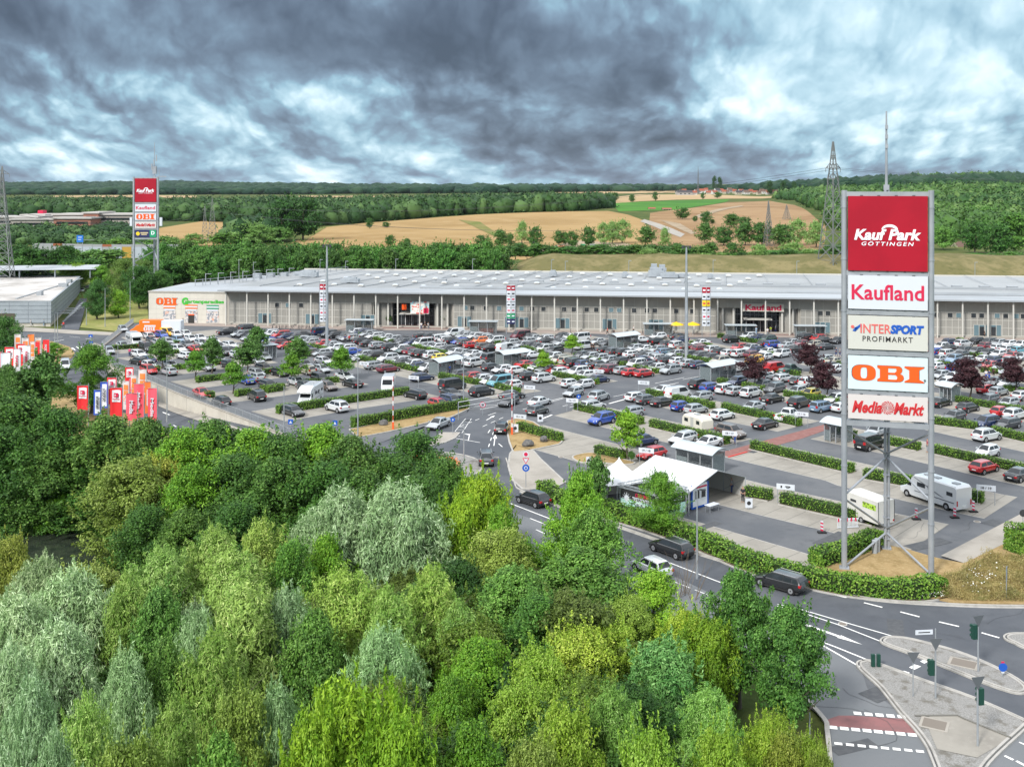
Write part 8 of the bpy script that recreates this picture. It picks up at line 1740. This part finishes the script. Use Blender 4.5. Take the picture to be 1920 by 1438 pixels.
for a in ((243,669,PK,NV,'person in a pink jacket standing behind the dark estate car',0,.5),(1378,832,NV,BL,'person in dark blue standing beside the silver estate car',0,1),(1100,695,LB,GY,'person in light blue standing between the middle rows, left one',0,0),(1118,697,LB,WH,'person in a bright blue shirt standing between the middle rows, right one',1,.8),(1109,658,BK,BK,'person in black beside the white van, left one',1,.3),(1113,659,BK,BK,'person in black beside the white van, right one',1,2.2),
  (655,643,RD,BK,'person in a red top walking between the far left rows',1,.6),(663,644,WH,GY,'person in a white shirt walking between the far left rows',1,.9),(647,643,NV,BK,'person in dark clothes left of the red top',0,0),(1568,668,NV,NV,'person in navy walking on the aisle left of the tall sign, left one',1,1),(1575,669,GY,NV,'person in grey walking on the aisle left of the tall sign, right one',1,1),(1505,726,RD,BK,'person in a red jacket between the dark red trees',0,.5),(1448,712,WH,LB,'person in white beside the white saloon near the dark red tree',0,0),
  (1849,712,WH,BL,'person in white between the dark red trees at the right, left one',0,0),(1855,712,NV,BL,'person in navy between the dark red trees at the right, right one',0,2),(1739,848,(.3,.08,.1),GY,'person in dark red holding a bicycle beside the right post',0,1.5),(343,609,BK,BK,'person walking past the garden centre wall',1,1.5),(1188,625,WH,BK,'person in a white top walking along the pavement in front of the hall',1,1.5),(1139,628,RD,BK,'person with a red bag walking along the pavement in front of the hall',1,1.5),(1151,628,GY,BK,'person in grey walking along the pavement in front of the hall',1,4.7),
  (1418,627,LB,LB,'person in blue near the second entrance, leftmost',0,0),(1445,626,YE,GY,'person in a yellow high visibility vest at the second entrance',0,0),(1454,624,LB,NV,'person in light blue at the second entrance',1,1),(1439,629,WH,GY,'person in white pushing a trolley at the second entrance',1,3),(1758,634,BK,BK,'person in black walking along the pavement right of the tall sign',1,1.5),(1846,634,BK,BK,'person in black standing by the hall at the right',0,1.5),(790,618,WH,NV,'person in white at the first entrance, leftmost',1,0),(797,617,BK,BK,'person in black at the first entrance',1,2),(803,618,WH,GY,'person in white at the first entrance, rightmost',0,1),
  (1393,942,BK,BK,'person in black sitting height behind the table at the cabin',0,2.5),(1372,925,GY,NV,'person in grey standing at the cabin window',0,1),(843,702,BL,NV,'person in blue beside the white MPV by the shelter',0,1)): person(*a)
person(58,612,WH,WH,'person in white on the pavement below the grey showroom, left one',1,1.5,zst); person(82,612,LB,LB,'person in light blue on the pavement below the grey showroom, right one',0,1.5,zst); person(119,616,RD,BK,'cyclist sized person in red at the mouth of the access road',1,0,zst)

# ---------------------------------------------------------------- pylons and wires
LAT=mat('pylon_steel',(.19,.20,.20),.6,metal=.3)
def pylon(x,yb,yt,label,Y=None,base=None,arms=((.80,.16),(.90,.12)),ang=.3,wbase=None):
    if Y is None: X,Y,z=hit(x,yb)
    else: X=(x-960)*Y/FP; z=zat(yb,Y)
    H=zat(yt,Y)-z; t=thing('pylon',(X,Y,z),label,'pylon',ang); wb=wbase or H*.085; th=.10+H*.0035
    def wd(f): return wb*(1-f*1.02)+.02*wb if f<.55 else wb*(.45-.42*(f-.55)/.45)
    q=MB().use(LAT); n=12; zs=[H*(1-(1-k/n)**1.35) for k in range(n+1)]
    for k in range(n):
        a,c=wd(zs[k]/H),wd(zs[k+1]/H); ca=[(a,a),(-a,a),(-a,-a),(a,-a)]; cc=[(c,c),(-c,c),(-c,-c),(c,-c)]
        for i in range(4):
            j=(i+1)%4; q.bar((*ca[i],zs[k]),(*cc[i],zs[k+1]),th); q.bar((*ca[i],zs[k]),(*cc[j],zs[k+1]),th*.6); q.bar((*ca[j],zs[k]),(*cc[i],zs[k+1]),th*.6); q.bar((*cc[i],zs[k+1]),(*cc[j],zs[k+1]),th*.5)
    q.build('lattice_mast',t)
    for f,l in arms:
        w=wd(f); q=MB().use(LAT)
        for s in (-1,1):
            e=(s*H*l,0,H*f)
            for y in (-w,w): q.bar((s*w,y,H*f),e,th*.7).bar((s*w,y,H*f+H*.035),e,th*.6)
            for k in (.35,.7): q.bar((s*w+(e[0]-s*w)*k,-w*(1-k),H*f),(s*w+(e[0]-s*w)*k,0,H*f+H*.035*(1-k)),th*.4)
            q.bar(e,(e[0],0,H*f-H*.03),th*.5)
        q.build('cross_arm',t)
    return X,Y,z,H
p1=pylon(1562,515,266,'tall lattice pylon behind the hall left of the tall sign',Y=385,arms=((.80,.075),(.72,.06)),ang=.5)
p2=pylon(4,520,312,'lattice pylon cut by the left edge behind the grey showroom',Y=345,arms=((.93,.06),),ang=.2)
p3=pylon(1441,466,376,'thin lattice pylon between the field trees',Y=560,arms=(),wbase=2.2); p4=pylon(1475,412,384,'small distant lattice pylon on the stubble field',arms=(),wbase=2.5)
p5=pylon(398,456,371,'lattice pylon in the wheat field at the left, right of a pair',Y=600,arms=((.86,.10),),wbase=2.6); p6=pylon(384,456,386,'lattice pylon in the wheat field at the left, left of a pair',Y=620,arms=((.9,.06),),wbase=2)
p7=pylon(1309,364,312,'thin radio mast above the village on the horizon',arms=(),wbase=1.5)
def wire(a,b_,sag,label,r=.045):
    q=MB().use(M['dmetal']); pts=[]
    for k in range(15): t=k/14; pts.append(Vector(a).lerp(Vector(b_),t)-Vector((0,0,4*sag*t*(1-t))))
    for i in range(14): q.tube(pts[i],pts[i+1],r,n=4,caps=False)
    o=q.build('power_line'); tag(o,label,'power line',group='power lines between the pylons')
for d,l in ((-3,'left'),(3,'right')):
    wire((p1[0]+d,p1[1],p1[2]+p1[3]*.8),(p5[0]+d,p5[1],p5[2]+p5[3]*.86),9,'long sagging power line crossing the sky from the tall pylon to the left, %s strand'%l,.05)
    wire((p1[0]+d,p1[1],p1[2]+p1[3]*.8),(p1[0]+190+d,300,p1[2]+p1[3]*.75),5,'power line leaving the tall pylon to the right, %s strand'%l,.045)
    wire((p2[0]+d,p2[1],p2[2]+p2[3]*.6),(p5[0]+d,p5[1],p5[2]+p5[3]*.7),6,'power line from the left edge pylon to the field pylons, %s strand'%l,.06)
    wire((p5[0]+d,p5[1],p5[2]+p5[3]*.7),(p5[0]+220,500,p5[2]+p5[3]*.45),4,'power line running right from the field pylons, %s strand'%l,.06)
# ---------------------------------------------------------------- noise barrier, motorway sign, factory, village, containers
def nb_():
    Y=452; t=thing('noise_barrier',(0,0,0),'long noise barrier of pale and coloured panels behind the trees at the left','noise barrier'); x=62; k=0; cols=['c','c','o','c','w','w','w','o2','w','y','w','w','c','c','c','c']
    cm=dict(c=mat('grey_concrete_panel',(.30,.31,.32),.8),w=mat('pale_blue_panel',(.38,.42,.47),.4),o=mat('rust_panel',(.30,.10,.05),.8),o2=mat('rust_panel'),y=mat('ochre_panel',(.42,.26,.05),.8))
    while x<352:
        X0,X1=(x-960)*Y/FP,(x+18.5-960)*Y/FP; drop=ss(x,60,200)*1.0; m_=cols[k%len(cols)]; MB().use(cm['c' if m_ in('o','o2') else m_]).box(X0+.05,X1-.05,-.1,.1,zat(484,Y),zat(461+2*drop,Y)).use(cm['o'] if m_ in('o','o2') else cm['c']).box(X0+.05,X1-.05,-.12,.12,zat(461+2*drop,Y),zat(456.5+2*drop,Y)).use(M['gmetal']).box(X0-.12,X0+.12,-.2,.2,zat(486,Y),zat(456+2*drop,Y)).build('wall_panel',t,loc=(0,Y,0)); x+=18.5; k+=1
    link('lettering',text('Feix',5.5,2.0,INK['blk'],bold=.03),t,((190-960)*Y/FP,Y-.3,zat(478,Y)))
    t=thing('motorway_sign',((136-960)*Y/FP,Y+8,zat(470,Y)),'blue motorway direction sign above the noise barrier','road sign'); zt=zat(443,Y)-zat(470,Y); MB().use(M['metal']).tube((-1,0,0),(-1,0,zt),.15).tube((1,0,0),(1,0,zt),.15).build('post',t); p=MB().use(mat('motorway_blue',(.02,.16,.55),.5)).box(-1.4,1.4,-.3,-.1,zt-3.0,zt).build('sign_board',t); MB().use(INK['wh']).box(-.8,.8,-.33,-.3,zt-1,zt-.7).box(-.8,.5,-.33,-.3,zt-2,zt-1.7).build('lettering_bars',p); MB().use(M['metal']).bar((-1,0,zt-2),(6,0,zt-2),.15).build('gantry_arm',t)
nb_()
def factory():
    Y=760; f=lambda x:(x-960)*Y/FP; t=thing('factory',(0,0,0),'long low factory with pale roofs and a brick block among the woods at the left','building'); W1=mat('factory_wall',(.33,.30,.27),.8); BR=mat('factory_brick',(.30,.14,.10),.85); RF=mat('factory_roof',(.40,.38,.36),.8)
    for (x0,x1,yt,dy,m_) in ((-30,70,406,0,W1),(16,60,402,20,W1),(88,250,401,10,W1),(112,180,408,-10,BR),(30,110,410,-8,W1),(150,178,398,6,BR)):
        z=zat(yt,Y+dy); MB().use(m_).box(f(x0),f(x1),Y+dy,Y+dy+30,2,z-1).build('wall',t); MB().use(RF).box(f(x0)-1,f(x1)+1,Y+dy-1,Y+dy+31,z-1,z).build('roof',t)
        MB().use(PW['g']).box(f(x0)+2,f(x1)-2,Y+dy-.3,Y+dy-.05,z-4.5,z-3).build('window_band',t)
    MB().use(INK['lred']).box(f(66),f(76),Y+4,Y+10,zat(401,Y),zat(395,Y)).build('red_block',t)
factory()
def house(x,yb,w,h,col,roof,label,Y=None,ang=0,group=None,zz_=None):
    if Y is None: X,Y,z=hit(x,yb)
    else: X,z=(x-960)*Y/FP,zat(yb,Y)
    sc=Y/FP; W_=w*sc; Hh=h*sc; D=W_*.8; t=thing('house',(X,Y,z-1),label,'house',ang,group); e=Hh*.55+1; r=Hh+1
    MB().use(mat('house_wall_'+col,dict(white=(.55,.53,.50),cream=(.5,.44,.34),grey=(.35,.34,.33))[col],.85)).add([(-W_/2,-D/2,0),(W_/2,-D/2,0),(W_/2,D/2,0),(-W_/2,D/2,0),(-W_/2,-D/2,e),(W_/2,-D/2,e),(W_/2,D/2,e),(-W_/2,D/2,e),(-W_/2,0,r-.2),(W_/2,0,r-.2)],[(0,1,5,4),(2,3,7,6),(0,4,8,7,3),(1,2,6,9,5)]).build('wall',t)
    k=W_/2+.5; MB().use(mat('house_roof_'+roof,dict(red=(.26,.075,.045),brown=(.13,.08,.06),dark=(.055,.05,.055))[roof],.8)).add([(-k,-D/2-.5,e-.4),(k,-D/2-.5,e-.4),(k,0,r),(-k,0,r),(k,D/2+.5,e-.4),(-k,D/2+.5,e-.4)],[(0,1,2,3),(3,2,4,5)]).build('roof',t)
    q=MB().use(PW['g'])
    for j in range(3): q.box(-W_*.35+j*W_*.28,-W_*.35+j*W_*.28+W_*.12,-D/2-.06,-D/2-.01,e*.45,e*.75)
    q.build('windows',t)
rv=random.Random(12)
for i in range(34):
    x=1272+i*5.6+rv.uniform(-2,2); yb=rv.uniform(361,366); house(x,yb,rv.uniform(7,12),rv.uniform(6.5,9.5),rv.choice(['white','white','cream','grey']),rv.choice(['red','brown','dark','red']),'small house of the village on the horizon',ang=rv.uniform(-.6,.6),group='houses of the village on the horizon')
house(1283,366,28,9,'grey','dark','long dark roofed barn at the left end of the village'); house(1800,475,26,22,'cream','brown','cream house with hipped brown roof below the wooded hill at the right',Y=560,ang=.4); house(1851,478,10,12,'white','brown','small white gable between the trees at the right',Y=540); house(1222,393,12,4,'cream','red','low shed beside the green field'); house(1250,394,16,4,'grey','red','low red roofed shed on the slope below the green field')
for i,(x,yb,w,h,c,l) in enumerate(((1011,468,10,9,'org','orange construction machine at the edge of the wheat field'),(1053,467,13,7,'lred','red site container at the edge of the wheat field'),(1040,467,10,6,'gm','grey site container beside the red one'),(1093,463,9,6,'gr','green site container among the field trees'),(1112,463,11,6,'gm','grey site container among the field trees'))):
    Y=470; X=(x-960)*Y/FP; z=zat(yb+1,Y); m_={'org':INK['org'],'lred':mat('container_red',(.5,.10,.06),.6),'gm':M['gmetal'],'gr':INK['grn']}[c]; s=Y/FP; q=MB().use(m_).box(-w*s/2,w*s/2,-1.2,1.2,.1,h*s); q.use(M['dmetal']).box(-w*s/2-.02,w*s/2+.02,-1.25,1.25,0,.2)
    for k in range(5): q.bar((-w*s/2+k*w*s/4,-1.23,.1),(-w*s/2+k*w*s/4,-1.23,h*s),.08)
    if i==0: q.bar((-.3,0,h*s),(-2.5,0,h*s+1.5),.3).bar((-2.5,0,h*s+1.5),(-4,0,.6),.25)
    o=q.build('site_container' if i else 'excavator',loc=(X,Y,z)); tag(o,l,'container' if i else 'excavator')

# ---------------------------------------------------------------- labels: make every one single out one thing
_O='second third fourth fifth sixth seventh eighth ninth tenth eleventh twelfth thirteenth fourteenth fifteenth sixteenth seventeenth eighteenth nineteenth twentieth'.split()
CNT=['leftmost']+[w+' from left' for w in _O]
def finish_labels():
    by={}
    for o in bpy.data.objects:
        if o.parent is None and 'label' in o: by.setdefault(o['label'],[]).append(o)
    for l,os_ in by.items():
        if len(os_)<2: continue
        def sx(o):
            p=o.matrix_world.translation if o.type=='EMPTY' else o.location
            q=o.location if o.location.length>1 else sum((Vector(c) for c in o.bound_box),Vector())/8
            return 960+FP*q.x/max(q.y,1)
        os_.sort(key=sx); n=len(os_); base=' '.join(l.split()[:13])
        for i,o in enumerate(os_):
            if i<len(CNT) and i<=n//2: s=CNT[i]
            elif n-1-i<len(CNT): s=CNT[n-1-i].replace('leftmost','rightmost').replace('left','right')
            else: s='in the middle'
            if i==n-1: s='rightmost'
            o['label']='%s, %s'%(base.rstrip(',').rstrip(),s) if n>2 or True else l
finish_labels()
for o in bpy.data.objects:
    if o.parent is None and 'label' in o and len(o['label'].split())>16: o['label']=' '.join(o['label'].split()[:16])
# ---------------------------------------------------------------- air
def haze():
    b=MB(); m=bpy.data.materials.new('thin_haze'); m.use_nodes=True; nt=m.node_tree; nt.nodes.clear(); out=nt.nodes.new('ShaderNodeOutputMaterial'); v=nt.nodes.new('ShaderNodeVolumePrincipled')
    v.inputs['Color'].default_value=(.80,.88,1,1); v.inputs['Density'].default_value=1.6e-5; v.inputs['Anisotropy'].default_value=.2; nt.links.new(v.outputs[0],out.inputs['Volume'])
    b.use(m).box(-9500,9500,-2600,11200,-8,150); o=b.build('haze'); o['kind']='stuff'; o['label']='thin bluish haze over the whole landscape'; o['category']='haze'
haze()
